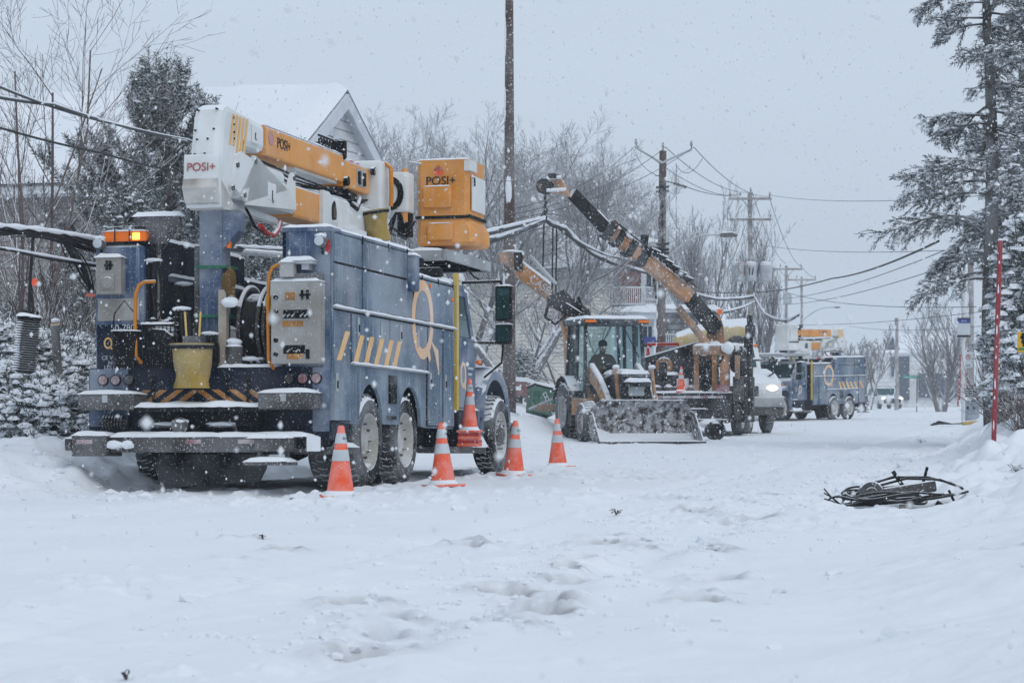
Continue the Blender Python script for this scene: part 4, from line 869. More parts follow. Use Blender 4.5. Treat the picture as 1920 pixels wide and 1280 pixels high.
for s in (-1,1):
    wheel(bh, lambda p: p, s*.98, -.0, r=.70, wd=.42, zc=.70, rimr=.36, dish=.12, side=s)
    wheel(bh, lambda p: p, s*1.14, -2.15, r=.47, wd=.34, zc=.46, rimr=.24, dish=.06, side=s)
    b = MB(); b.use(BLK2); n = 10
    pts = [(.80*math.cos(R(20+14*i)), .70+.80*math.sin(R(20+14*i))) for i in range(n+1)]
    for i in range(n): (y0,z0),(y1,z1) = pts[i],pts[i+1]; b.add([(s*.5,y0,z0),(s*1.0,y0,z0),(s*1.0,y1,z1),(s*.5,y1,z1),(s*.5,y0,z0+.03),(s*1.0,y0,z0+.03),(s*1.0,y1,z1+.03),(s*.5,y1,z1+.03)],[(0,1,2,3),(4,7,6,5),(0,4,5,1),(2,6,7,3),(1,5,6,2),(0,3,7,4)])
    b.build('mudguard', bh)
    # loader arm, a bent beam, and its tilt linkage
    b = MB(); b.use(ORG2); b.prism([(-.95,1.45),(-.80,1.62),(-1.05,1.74),(-1.75,1.42),(-2.35,1.05),(-2.95,.42),(-3.0,.22),(-2.80,.24),(-2.2,.80),(-1.6,1.18),(-1.1,1.36)],'x',s*.55-.06,s*.55+.06)
    b.box(s*.55-.08,s*.55+.08,-1.05,-.82,.95,1.5); b.use(SNOW); b.prism([(-.85,1.63),(-1.05,1.75),(-1.75,1.43),(-2.3,1.09),(-2.3,1.13),(-1.72,1.50),(-1.05,1.81),(-.88,1.70)],'x',s*.55-.05,s*.55+.05)
    if s < 0:
        b.use(WHITEINK); b.text('CASE', .16, Matrix.Translation((s*.55-.065,-1.92,1.21)) @ Matrix.Rotation(R(-33),4,'X') @ Matrix(((0,0,-1,0),(-1,0,0,0),(0,1,0,0),(0,0,0,1))))
    b.build('loader_arm', bh)
    b = MB(); b.use(ORG2); b.tube([(s*.42,-2.55,1.65),(s*.44,-2.95,.45)],.045,8); b.use(ALU); b.tube([(s*.42,-2.2,1.0),(s*.42,-2.95,.5)],.035,8); b.tube([(s*.42,-1.4,1.4),(s*.42,-2.55,1.65)],.04,8); b.use(SNOW); b.blob((s*.42,-2.55,1.70),.09,.08,.05,3); b.build('tilt_link', bh)
b = MB(); b.use(BUCK)
pf = [(-3.98,.03),(-3.75,.035),(-3.25,.06),(-3.08,.20),(-3.02,.45),(-3.06,.72),(-3.20,.93),(-3.28,.955)]
inn = [(-3.98,.045),(-3.75,.06),(-3.28,.09),(-3.12,.22),(-3.07,.45),(-3.10,.71),(-3.22,.91),(-3.28,.955)]
for i in range(len(pf)-3): b.prism([pf[i],pf[i+1],inn[i+1],inn[i]],'x',-1.2,1.2)
vs = [(s_*w_, q_[0], q_[1]) for q_, w_ in ((pf[5],1.2),(pf[6],1.02),(pf[7],1.0),(inn[7],1.0),(inn[6],1.02),(inn[5],1.2)) for s_ in (-1,1)]
b.add(vs, [(0,1,3,2),(2,3,5,4),(6,7,9,8),(8,9,11,10),(0,2,8,10),(1,11,9,3)])
for x in (-1.2,1.17): b.prism([(-3.98,.03),(-3.25,.06),(-3.08,.20),(-3.02,.45),(-3.06,.72),(-3.35,.66)],'x',x,x+.03)
b.use(BLK2); b.box(-1.22,1.22,-4.02,-3.9,.0,.045); b.use(SNOW)
b.add([(-1.17,-3.9,.06),(-1.17,-3.12,.08),(-1.17,-3.08,.42),(-.1,-3.85,.062),(-.35,-3.2,.10),(-.75,-3.25,.22)],[(0,3,4,1),(0,3,5),(3,4,5),(4,1,5),(1,2,5),(0,5,2),(0,2,1)])
b.cap(-1.0,1.0,-3.27,-3.18,.945,.03,73,.06); b.cap(-1.2,1.2,-4.0,-3.94,.045,.02,74,.06)
b.build('loader_bucket', bh)
b = MB(); b.use(BLK2); b.tube([(.85,-1.05,1.55),(1.08,-1.15,1.62)],.015,5); b.box(1.02,1.22,-1.2,-1.15,1.40,1.85,ch=.04); b.build('mirror', bh)
# rear digging arm folded up behind the cab
b = MB(); b.use(ORG2); b.prism([(-.42,1.0),(-.18,1.0),(-.20,2.4),(-.30,3.1),(-.52,3.35),(-.62,3.2),(-.48,2.4)],'y',1.5,1.72); b.use(BLK2); b.box(-.5,.3,1.0,1.5,.6,1.2); b.tube([(-.25,1.45,1.2),(-.38,1.45,2.9)],.06,8); b.build('dig_boom', bh)
b = MB(); b.use(BLK2); b.prism([(-.95,3.45),(-.55,3.62),(-.25,3.35),(.08,3.15),(.15,2.95),(-.05,2.85),(-.45,3.0),(-.88,3.2)],'y',1.42,1.50); b.tube([(-.9,1.46,3.4),(-1.0,1.46,2.95),(-.75,1.46,2.78),(-.5,1.46,3.0)],.04,6); b.tube([(-.2,1.4,3.45),(.0,1.4,2.9)],.035,6); b.cap(-.5,0.,1.40,1.52,3.30,.05,3,.05,slope=(-.6,0)); b.build('arm_joint', bh)
b = MB(); b.use(ORG2); b.prism([(-.85,3.72),(-.80,3.28),(-1.62,3.88),(-1.78,4.12),(-1.60,4.28)],'y',1.5,1.70); b.use(WHITEINK); b.text('CASE', .25, Matrix.Translation((-1.12,1.495,3.72)) @ Matrix.Rotation(R(34),4,'Y') @ Matrix(((1,0,0,0),(0,0,-1,0),(0,1,0,0),(0,0,0,1)))); b.use(SNOW); b.prism([(-.85,3.72),(-1.6,4.28),(-1.6,4.34),(-.85,3.80)],'y',1.5,1.7); b.build('dipper_arm', bh)
b = MB(); b.use(ORG2); b.prism([(-1.55,4.0),(-2.05,4.28),(-2.1,4.48),(-1.8,4.52),(-1.5,4.40)],'y',1.55,1.75); b.use(BLK2); b.box(-1.75,-1.55,1.45,1.7,4.05,4.5,ch=.03); b.use(ALU); b.tube([(-1.35,1.6,4.42),(-.70,1.6,3.75)],.05,8); b.use(SNOW); b.blob((-1.75,1.6,4.52),.25,.1,.04,2); b.build('bucket_link', bh)

# the driver: one continuous body grown on a skeleton
def skin_person(name, label, joints, edges, radii, mat, loc, rz, parts):
    me = bpy.data.meshes.new(name); me.from_pydata(joints, edges, []); me.update(); me.materials.append(mat)
    o = bpy.data.objects.new(name, me); COL.objects.link(o); o.location = loc; o.rotation_euler = (0,0,rz)
    sk = o.modifiers.new('skin', 'SKIN'); sk.use_smooth_shade = True
    for i, r in enumerate(radii): me.skin_vertices[0].data[i].radius = (r, r) if not isinstance(r, tuple) else r
    me.skin_vertices[0].data[0].use_root = True
    ss = o.modifiers.new('sub', 'SUBSURF'); ss.levels = 1; ss.render_levels = 2
    tag(o, label, 'person'); parts(o); return o
COAT = M('brown_work_coat', (.17,.13,.11), .9, snow=0); CAP = M('dark_cap', (.03,.035,.05), .9, snow=0); SKINM = M('skin', (.55,.34,.25), .6, snow=0)
J = [(0,0,0),(0,-.02,.25),(0,-.02,.48),(0,-.03,.57),(0,-.05,.70),(0,-.05,.79),(-.19,-.02,.47),(-.27,-.14,.24),(-.15,-.42,.22),(-.13,-.50,.23),(.19,-.02,.47),(.27,-.14,.24),(.15,-.42,.22),(.13,-.50,.23),(-.12,-.1,0),(-.17,-.50,.05),(-.17,-.55,-.36),(-.17,-.70,-.40),(.12,-.1,0),(.17,-.50,.05),(.17,-.55,-.36),(.17,-.70,-.40)]
Ed = [(0,1),(1,2),(2,3),(3,4),(4,5),(2,6),(6,7),(7,8),(8,9),(2,10),(10,11),(11,12),(12,13),(0,14),(14,15),(15,16),(16,17),(0,18),(18,19),(19,20),(20,21)]
Rd = [(.20,.16),(.21,.17),(.22,.15),.07,(.088,.10),(.075,.085),.115,.09,.065,.045,.115,.09,.065,.045,.10,.085,.065,.05,.10,.085,.065,.05]
def person_parts(o):
    b = MB(); b.use(CAP); b.lathe([(.10,.755),(.108,.80),(.098,.86),(.05,.90),(.01,.905)],(0,-.05,0),'z',18); b.box(-.08,.08,-.20,-.10,.775,.79,ch=.006); b.build('cap', o, True)
    b = MB(); b.use(SKINM); b.blob((0,-.065,.70),.075,.085,.10,1,2,.03); b.blob((0,-.155,.695),.014,.02,.022,2,1,0)
    for s in (-1,1):
        b.blob((s*.078,-.05,.70),.012,.02,.03,3,1,0)
    b.use(INK)
    for s in (-1,1): b.blob((s*.03,-.142,.725),.011,.008,.007,1,1,0)
    b.box(-.025,.025,-.147,-.139,.652,.658); b.build('face', o, True)
    for s in (-1,1):
        b = MB(); b.use(SKINM); b.blob((s*.12,-.53,.235),.032,.045,.03,2,1,.1)
        for k in range(4): b.tube([(s*(.095+.017*k),-.55,.25),(s*(.095+.017*k),-.60,.26),(s*(.095+.017*k),-.615,.235),(s*(.097+.016*k),-.60,.212)],[.009,.009,.008,.007],6)
        b.tube([(s*.092,-.52,.225),(s*.072,-.56,.235),(s*.075,-.59,.222)],[.011,.010,.008],6); b.build('hand', o, True)
p = BHM @ Vector((-.10,-.34,1.46))
skin_person('person','person in a brown coat and dark cap driving the backhoe loader',J,Ed,Rd,COAT,p,PH,person_parts)

# ---------------------------------------------------------------- crane truck seen from behind
CT = (5.72,63.2,.10); CTM = Matrix.Translation(CT) @ Matrix.Rotation(-TH,4,'Z'); CTI = CTM.inverted()
ct = thing('crane_truck','dark flatbed crane truck with a long rusty orange boom raised over the street','crane truck',CT,-TH)
def W(px, py, d): return CTI @ at(px, py, d)
b = MB(); b.use(BLK2); b.box(-2.5,-.0,-.02,7.,.95,1.12); b.box(-2.5,-.02,.0,.12,.35,.95); b.box(-1.8,-.7,.1,8.,.6,.95); b.box(-2.45,-.05,-.12,.05,.33,.42); b.box(-.5,.0,.2,5.5,.5,.95)
b.use(REDD); 
for k in range(6): b.box(-2.4+.40*k,-2.2+.40*k,-.03,-.02,.98,1.04)
b.use(CONEW)
for k in range(5): b.box(-2.2+.40*k,-2.0+.40*k,-.028,-.02,.98,1.04)
b.cap(-2.5,0,-.02,.6,1.12,.05,80); b.cap(-2.45,-.05,-.12,.0,.42,.03,81); b.cap(-2.3,-.6,-.05,.0,.70,.03,82); b.build('flat_bed', ct)
b = MB(); b.use(BLK2); b.prism([(-2.52,1.12),(-1.05,1.12),(-1.05,2.45),(-1.25,2.45),(-2.52,2.05)],'y',.9,1.0); b.use(SNOW); b.prism([(-2.52,2.05),(-1.05,2.46),(-1.05,2.50),(-2.52,2.09)],'y',.88,1.02)
b.use(ORG2); b.lathe([(.20,.86),(.24,.90)],(-1.95,0,1.85),'y',20); b.use(BLK2); b.box(-2.0,-1.5,.3,.8,1.12,1.6,ch=.03); b.cap(-2.0,-1.5,.3,.8,1.6,.08,83); b.lathe([(.17,1.12),(.17,1.5)],(-1.35,.4,0),'z',16); b.use(STEEL); b.box(-2.4,-2.15,.2,.5,1.12,1.5)
for q in range(6): b.blob((-2.3+.3*q,.3,1.2),.16,.14,.14,q,2,.3)
b.build('bulkhead', ct)
b = MB(); b.use(ORG2)
for u in (-.93,-.45,-.14): b.box(u-.07,u+.07,.1,.3,1.12,2.15)
b.box(-1.02,-.05,.05,.45,2.12,2.36); b.box(-.9,-.5,.2,.4,1.3,2.1); b.box(-.30,-.1,.05,.1,1.0,2.3); b.use(BLK2); b.box(-.85,-.55,.08,.2,1.2,2.0); b.tube([(-.7,.05,1.1),(-.65,0,1.6),(-.8,.05,2.1)],.03,6); b.tube([(-.3,.05,1.2),(-.35,.0,1.8),(-.2,.05,2.1)],.025,6); b.cap(-1.0,-.1,.05,.45,2.36,.06,84); b.use(SNOW); b.blob((-.08,.0,2.30),.16,.12,.16,4); b.use(REDD); b.box(-.4,-.05,-.02,.04,1.15,1.35); b.build('crane_pedestal', ct)
b = MB(); b.use(ORG2); A = W(1340,612,64.2); b.prism([(A.x-.22,2.36),(A.x+.24,2.36),(A.x+.20,2.9),(A.x+.12,3.15),(A.x-.05,3.15),(A.x-.15,2.9)],'y',A.y-.22,A.y-.14); b.prism([(A.x-.22,2.36),(A.x+.24,2.36),(A.x+.20,2.9),(A.x+.12,3.15),(A.x-.05,3.15),(A.x-.15,2.9)],'y',A.y+.14,A.y+.22); b.use(BLK2); b.lathe([(.1,A.y-.25),(.1,A.y+.25)],(A.x+.05,0,3.0),'y',14); b.use(AMBER); b.box(A.x+.1,A.x+.2,A.y-.1,A.y,3.2,3.34); b.cap(A.x-.2,A.x+.2,A.y-.35,A.y-.22,2.40,.1,85); b.build('crane_turret', ct)
def beam(b, p, q, w0, h0, w1, h1):
    p, q = Vector(p), Vector(q); d = (q-p).normalized(); side = d.cross(Vector((0,0,1))).normalized(); up = side.cross(d)
    vs = []
    for c, w_, h_ in ((p,w0,h0),(q,w1,h1)):
        for sx, sz in ((-1,-1),(1,-1),(1,1),(-1,1)): vs.append(c + side*(sx*w_/2) + up*(sz*h_/2))
    b.add(vs, [(3,2,1,0),(4,5,6,7),(0,1,5,4),(1,2,6,5),(2,3,7,6),(3,0,4,7)]); return side, up, d
B0, B1, B2, B3, B4 = W(1343,618,64.0), W(1292,556,63.6), W(1135,428,62.3), W(1072,362,61.7), W(1030,345,61.4)
b = MB(); b.use(BLK2); beam(b,B0,B1,.28,.36,.26,.34); b.build('boom_root', ct)
b = MB(); b.use(ORG2); sd_, up_, d_ = beam(b,B1,B2,.27,.36,.25,.32); b.use(BLK2)
L = (B2-B1).length
for k in (.12,.20,.28,.36,.44,.52):
    c = B1.lerp(B2,k); b.tube([c+up_*.22-sd_*.18, c+up_*.34-d_*.1-sd_*.2, c+up_*.26+d_*.16-sd_*.2],.07,8)
for k, s_ in ((.58,1.6),(.72,1.3),(.86,1.2),(.97,1.4)):
    c = B1.lerp(B2,k); beam(b,c-d_*.12*s_/1.4,c+d_*.12*s_/1.4,.34,.43,.34,.43)
b.tube([B1+up_*.26+sd_*-.2, B2+up_*.24+sd_*-.2],.025,5); b.tube([B1.lerp(B2,.6)+up_*.22, B1.lerp(B2,.6)+up_*.55-d_*-.15],.11,8)
b.use(ORG2); b.tube([B1+up_*.30, B2+up_*.27],.03,5); b.use(SNOW); b.tube([B1.lerp(B2,.3)+up_*.29, B2+up_*.22],.05,6)
b.build('main_boom', ct)
b = MB(); b.use(BLACK); s2_, u2_, d2_ = beam(b,B2.lerp(B3,-.1),B3,.20,.29,.18,.27); b.use(SNOW); b.tube([B2+u2_*.17, B2.lerp(B3,.35)+u2_*.18],.045,6); b.build('boom_extension', ct)
b = MB(); b.use(ORG2); hd = [W(1073,372,61.7),W(1052,333,61.6),W(1022,336,61.4),W(1012,350,61.35),W(1018,363,61.4),W(1050,362,61.6)]
off = Vector((0,.12,0)); n = len(hd); b.add([q-off for q in hd]+[q+off for q in hd],[tuple(range(n)),tuple(range(2*n-1,n-1,-1))]+[(i,(i+1)%n,n+(i+1)%n,n+i) for i in range(n)])
c = W(1022,350,61.4); b.use(BLK2); b.lathe([(.20,-.16),(.2,.16)],c,'y',20); b.lathe([(.07,-.2),(.07,.2)],W(1036,347,61.5),'y',12); b.box(c.x+.1,c.x+.3,c.y-.1,c.y+.1,c.z+.2,c.z+.32); b.use(SNOW); b.tube([W(1025,357,61.2),W(1060,355,61.4)],.05,6); b.tube([W(1025,334,61.3),W(1052,332,61.4)],.05,6)
b.build('boom_head', ct)
b = MB(); b.use(BLK2); t0 = W(1023,365,61.4); 
for k in range(7): b.blob((t0.x+.03*(k%2)-.02,t0.y,t0.z-.08-.10*k),.045 if k%2 else .03,.03,.07,k,1,.1)
b.tube([t0,W(1021,412,61.4)],.015,5); b.build('hoist_hook', ct)
b = MB(); b.use(ORG2); b.tube([W(1328,648,63.9),W(1271,575,63.6)],.10,12); b.use(ALU); b.tube([W(1271,575,63.6),W(1250,540,63.4)],.045,8); b.build('lift_cylinder', ct, True)
b = MB(); b.use(RED); b.tube([W(1215,668,65),W(1215,645,65),W(1272,645,65),W(1272,662,65)],.06,4); b.build('red_rack', ct)
b = MB(); b.use(STEEL); b.tube([(.35,1.2,.6),(.35,1.2,3.0)],.05,8); b.box(.28,.42,1.1,1.3,.6,1.3); b.tube([(.12,.3,.2),(.12,.3,1.9)],.03,6); b.use(WHITE); b.box(.0,.12,.4,.9,.8,1.4)
b.use(BLK2); b.tube([(.42,.5,.5),(.42,.5,3.15)],.075,8); b.box(.30,.52,.5,.8,2.6,2.9); b.box(.0,.38,.3,1.6,.35,1.55,ch=.02); b.use(STEEL); b.box(.02,.30,.22,.30,.9,1.5); b.box(.05,.22,.2,.3,.4,.8); b.use(ORG2); b.box(.08,.2,.15,.25,1.5,2.1); b.use(BLK2); b.blob((.15,.6,1.95),.28,.3,.45,5,2,.3); b.use(STEEL); b.tube([(-.05,1.5,2.0),(.6,1.5,2.0)],.03,6); b.tube([(-.05,1.0,1.5),(.4,1.0,1.5)],.03,6); b.cap(0,.6,1.4,1.6,2.02,.05,87); b.build('outrigger', ct)
wheel(ct, lambda p: p, -.0, 2.0, r=.5, side=1); wheel(ct, lambda p: p, -.0, 3.4, r=.5, side=1)
b = MB(); b.use(BLK2); b.lathe([(.17,-.35),(.24,-.30),(.24,.12),(.17,.15)],(0,0,.24),'y',20); b.lathe([(.1,-.37),(.1,-.2)],(0,0,.24),'y',14); b.use(SNOW); b.blob((-.15,.0,.40),.25,.3,.10,3)
o = b.build('steel_pipe_roll', None, True); tag(o,'snow dusted dark roll lying on the road at the end of the loader bucket','pipe'); o.location = at(1340,812,58); o.location.z = gz(o.location.x,58)-.02
cc = copy_tree(cone0); cc.location = CTM @ Vector((-1.35,.15,1.14)); cc['label'] = 'snowy red cone standing on the bed of the crane truck'; cc['group'] = 'cones carried on the truck'; cc.scale = (.85,.85,.95)

# ---------------------------------------------------------------- white truck facing the camera
WT = (6.95, 68.6, .12); wtM = Matrix.Translation(WT) @ Matrix.Rotation(R(6),4,'Z')
wt = thing('white_truck','white bonneted truck with one headlamp lit, half hidden behind the crane truck','truck',WT,R(6))
WH2 = M('white_truck_paint', (.72,.74,.74), .35, dust=.2, frost=.25, ds=20)
b = MB(); b.use(WH2); b.prism([(-1.35,.75),(-1.42,1.2),(-1.30,1.42),(-.6,1.66),(.55,1.82),(.55,.7)],'x',-1.6,.42); b.use(BLK2); b.box(-1.1,-.25,-1.46,-1.38,.85,1.32); b.build('bonnet', wt, bevel=.12)
b = MB(); b.use(WH2); b.prism([(.5,.7),(.5,1.82),(.9,2.42),(2.3,2.48),(2.3,.7)],'x',-1.5,.22); b.use(MIRROR); b.add([(-1.35,.505,1.87),(.10,.505,1.87),(.08,.86,2.37),(-1.3,.86,2.37)],[(0,1,2,3)]); b.use(AMBER); 
for x in (-1.1,-.6,-.1,.15): b.box(x-.06,x+.06,.92,1.0,2.46,2.52)
b.cap(-1.45,.2,.95,2.3,2.48,.08,88); b.build('cab', wt)
b = MB(); b.use(LAMP); b.blob((.14,-1.37,1.24),.17,.08,.085,3,2,0); b.build('headlamp', wt, True)
b = MB(); b.use(ALU); b.box(-1.6,.44,-1.6,-1.42,.72,1.02,ch=.05); b.use(STEEL); b.box(-1.6,.44,-1.55,-1.40,.50,.72,ch=.04); b.build('bumper', wt)
b = MB(); b.use(RED); b.box(.43,.53,-.9,.2,.7,1.4,ch=.04); b.build('fender_edge', wt)
b = MB(); b.use(BLK2); b.tube([(.1,-.8,1.55),(.26,-.95,1.66),(.28,-.95,1.9)],.025,6); b.blob((.27,-.95,2.0),.13,.06,.13,2); b.build('mirror', wt)
b = MB(); b.use(BLK2); b.box(-.42,-.22,-.3,-.2,1.95,2.75,ch=.03); b.tube([(-.32,-.2,2.0),(-.1,.6,1.95)],.03,6); b.build('tall_mirror', wt)
for s, u in ((1,.36),(-1,-1.5)): wheel(wt, lambda p: p, u, -.2, r=.52, zc=.52, side=s, front=True, dish=.03)
b = MB(); b.use(M('tan_fibreglass', (.50,.36,.12), .6, dust=.3, frost=.25, snow=.7, ds=20)); I = wtM.inverted(); p0, p1, p2 = I @ at(1270,640,70), I @ at(1330,626,70), I @ at(1400,622,70)
b.tube([p0+Vector((-.1,0,-.04)),p0,p1,p2],[.10,.22,.32,.34],14); b.use(SNOW); b.tube([p0+Vector((0,0,.16)),p1+Vector((0,0,.24)),p2+Vector((0,0,.26))],[.1,.14,.14],8); b.build('stowed_boom', wt, True)
b = MB(); b.use(BLK2); b.blob(tuple(I @ at(1385,645,70)),.42,.4,.5,3,2,.25); b.build('hose_drum', wt, True)

# ---------------------------------------------------------------- the other bucket truck, parked nose towards us
AL = R(37); FT = at(1622,757,101.); FT.z = gz(FT.x,101)
ft = thing('bucket_truck','distant blue bucket truck parked nose first with its bucket stowed towards the camera','truck',FT,R(180)-AL,'blue bucket trucks')
bucket_truck(ft, -1, False)
ft.scale = (.93,.93,.93)

# ---------------------------------------------------------------- cars far down the street
def car(label, px, d, wM, rz, lit):
    x = (px-960)*d/FPX; root = thing('parked_car' if not lit else 'car', label, 'car', (x,d,gz(x,d)), rz)
    b = MB(); b.use(wM); b.prism([(-2.2,.35),(-2.25,.75),(-2.1,.95),(-1.2,1.08),(1.6,1.08),(2.2,1.0),(2.25,.4)],'x',-.92,.92); b.use(BLK2); b.box(-.7,.7,-2.28,-2.2,.45,.82); b.build('body', root, bevel=.08)
    b = MB(); b.use(MIRROR); b.prism([(-1.2,1.07),(-.5,1.62),(1.5,1.64),(2.1,1.05)],'x',-.80,.80); b.use(wM); b.box(-.74,.74,-.5,1.5,1.60,1.68,ch=.03); b.cap(-.74,.74,-.45,1.45,1.68,.06,3); b.build('cabin', root)
    for s in (-1,1):
        b = MB(); b.use(LAMP if lit else ALU); b.blob((s*.70,-2.2,.80),.17,.06,.08,1,2,0); b.build('headlight', root)
        b = MB(); b.use(BLK2); b.box(s*1.0-.1,s*1.0+.1,-.95,-.8,1.02,1.18,ch=.03); b.build('mirror', root)
        for y in (-1.4,1.4):
            b = MB(); b.use(RUB2); b.lathe([(.2,-.1),(.34,-.1),(.34,.1),(.2,.1)],(s*.82,y,.34),'x',20); b.build('wheel', root)
    if lit:
        b = MB(); b.use(BLK2); b.box(-.6,.6,-.3,.0,1.70,1.78); b.build('roof_rack', root)
car('white car with both headlights on driving towards the camera far down the street',1658,195.,WH2,R(8),True)
car('snow covered car parked side on beyond the green street sign',1738,250.,M('grey_car_paint',(.10,.11,.13),.4,frost=.4,snow=.7),R(70),False)
# ---------------------------------------------------------------- utility poles, street lamps, wires
def ins(b, c, h=.22, r=.06):
    b.use(STEEL); b.tube([c, (c[0],c[1],c[2]+h*.5)],.02,6); b.use(POLEG); b.lathe([(r*.6,h*.4),(r,h*.5),(r*.6,h*.62),(r,h*.7),(r*.5,h*.82),(r*.7,h),(.01,h)],c,'z',10)
def pole(label, px, d, top, r0, r1, mat, name='utility_pole', base=None, lean=0.):
    c = at(px, top, d); g = gz(c.x, d) - .3 if base is None else base
    root = thing(name, label, 'utility pole', (c.x, d, g)); h = c.z - g
    b = MB(); b.use(mat); n = 14
    b.tube([(lean*(i/n-1)*h*0 + lean*h*(i/n), 0, h*i/n) for i in range(n+1)], [r0+(r1-r0)*i/n for i in range(n+1)], 14)
    b.use(SNOW); q = random.Random(int(px))
    for k in range(7):
        z = q.uniform(.2,.98)*h; rr = r0+(r1-r0)*z/h; b.blob((lean*z-rr*.80, -rr*.35, z), rr*.34, rr*.34, q.uniform(.12,.45), k, 2, .3)
    b.build('pole_shaft', root, True); root['h'] = h; del root['h']
    return root, h
p1, h1 = pole('tall dark brown pole rising out of the frame behind the nearest bucket truck', 955, 60, -60, .17, .095, POLE)
b = MB(); b.use(SNOW); b.blob((-.02,-.12,h1-5.5),.08,.05,.33,3,2,.35); b.build('snow_patch', p1, True)
p2, h2 = pole('brown pole with two raised steel arms beside the crane boom', 1237, 85, 283, .185, .125, POLE, lean=.012)
b = MB(); b.use(ALU); tx = .012*h2
b.tube([(tx,-.1,h2-.45),(tx-.35,-.1,h2-.25),(tx-.96,-.1,h2+.12)],.045,8); b.tube([(tx,-.1,h2-.42),(tx+.35,-.1,h2-.24),(tx+1.0,-.1,h2+.04)],.045,8); b.build('cross_arm', p2)
for c in ((tx-.95,-.1,h2+.12),(tx+.99,-.1,h2+.05),(tx,0,h2)):
    b = MB(); ins(b,c,.28,.06); b.build('insulator', p2)
b = MB(); b.use(CABLE); 
for z in (h2-1.3,h2-1.45,h2-3.3,h2-3.5,h2-3.62): b.tube([(tx-.25,-.14,z),(tx+.2,-.16,z+.03)],.045,6)
b.tube([(tx-.02,-.15,h2-1.2),(tx-.02,-.16,h2-3.7)],.03,5); b.build('pole_clamp', p2); b = MB(); b.use(CABLE); b.tube([(tx-.1,-.2,h2-3.4),(tx-.35,-.2,h2-4.2),(tx-.25,-.2,h2-5.2)],.05,6); b.build('drop_cable', p2)
def street_lamp_arm(root, z0, dx, dz, head=True, r=.035):
    b = MB(); b.use(ALU); pts = [(0.1+dx*t, -.05, z0 + dz*math.sin(min(1,t*1.25)*math.pi/2)) for t in [i/14 for i in range(15)]]; b.tube(pts, r, 8); b.build('lamp_arm', root, True)
    e = pts[-1]; b = MB(); b.use(STEEL); b.prism([(e[0]-.05,e[2]-.05),(e[0]+.1,e[2]-.09),(e[0]+.55,e[2]-.07),(e[0]+.6,e[2]-.01),(e[0]+.4,e[2]+.08),(e[0],e[2]+.06)],'y',e[1]-.13,e[1]+.13); b.cap(e[0]-.02,e[0]+.5,e[1]-.12,e[1]+.12,e[2]+.06,.05,3); b.build('lamp_head', root, bevel=.02)
street_lamp_arm(p2, h2-3.9, 2.05, .95)
p3, h3 = pole('pole carrying three grey transformer cans and two timber cross arms', 1406, 135, 362, .19, .13, POLEG)
b = MB(); b.use(POLEG); b.box(-1.2,1.2,-.2,-.08,h3-.40,h3-.26); b.tube([(-.45,-.14,h3-.4),(0,-.12,h3-.85)],.025,5); b.tube([(.45,-.14,h3-.4),(0,-.12,h3-.85)],.025,5); b.build('cross_arm', p3)
b = MB(); b.use(POLEG); b.box(-1.2,1.2,-.2,-.08,h3-1.55,h3-1.41); b.cap(-1.2,1.2,-.2,-.08,h3-1.41,.05,5); b.build('cross_arm', p3)
for c in ((-1.1,-.14,h3-.26),(-.55,-.14,h3-.26),(1.1,-.14,h3-.26),(.05,0,h3),(1.15,-.14,h3-1.41)):
    b = MB(); ins(b,c,.3,.07); b.build('insulator', p3)
for x in (-.68,.02,.86):
    b = MB(); b.use(M('transformer_grey',(.42,.45,.48),.5,dust=.2,frost=.3,ds=12)); b.lathe([(.27,0),(.33,.05),(.34,.85),(.36,.9),(.30,.98),(.05,1.02)],(x,-.35,h3-4.95),'z',20); b.use(STEEL); b.tube([(x-.1,-.35,h3-3.95),(x-.1,-.35,h3-3.7)],.04,6); b.use(SNOW); b.blob((x,-.35,h3-3.93),.33,.33,.10,2); b.use(INK)
    if x == .02: b.tube([(x-.1,-.70,h3-4.2),(x-.12,-.70,h3-4.6)],.03,4); b.tube([(x+.1,-.70,h3-4.2),(x+.05,-.70,h3-4.6)],.03,4)
    b.build('transformer', p3, True)
b = MB(); b.use(M('copper_loop',(.35,.13,.06),.6,snow=0)); b.ring((-.45,-.75,h3-4.2),.28,.34,.03,'y',.03,24); b.build('wire_coil', p3)
for lab, px, d, top, aw in (('distant pole with one cross arm and a transformer, left of the pair',1474,205,498,1.35),('distant pole with one cross arm, right of the pair',1503,235,519,1.4)):
    q, h = pole(lab, px, d, top, .16, .12, POLEG)
    b = MB(); b.use(POLEG); b.box(-aw,aw,-.2,-.08,h-.38,h-.22); b.tube([(-.6,-.14,h-.38),(0,-.1,h-1.0)],.03,5); b.tube([(.6,-.14,h-.38),(0,-.1,h-1.0)],.03,5); b.build('cross_arm', q)
    for x in (-aw+.1,-.5,aw-.1):
        b = MB(); ins(b,(x,-.14,h-.22),.35,.08); b.build('insulator', q)
    if px == 1474:
        b = MB(); b.use(ALU); b.lathe([(.3,0),(.36,.05),(.36,.95),(.1,1.05)],(.05,-.5,h-3.3),'z',16); b.build('transformer', q, True)
    else: street_lamp_arm(q, h-4.2, 3.1, 1.25, r=.06)
pole('plain thin grey pole standing before the distant white building', 1681, 170, 596, .16, .13, POLEG)
pole('grey wooden pole behind the bus stop sign', 1820, 98, 470, .145, .115, POLEG)

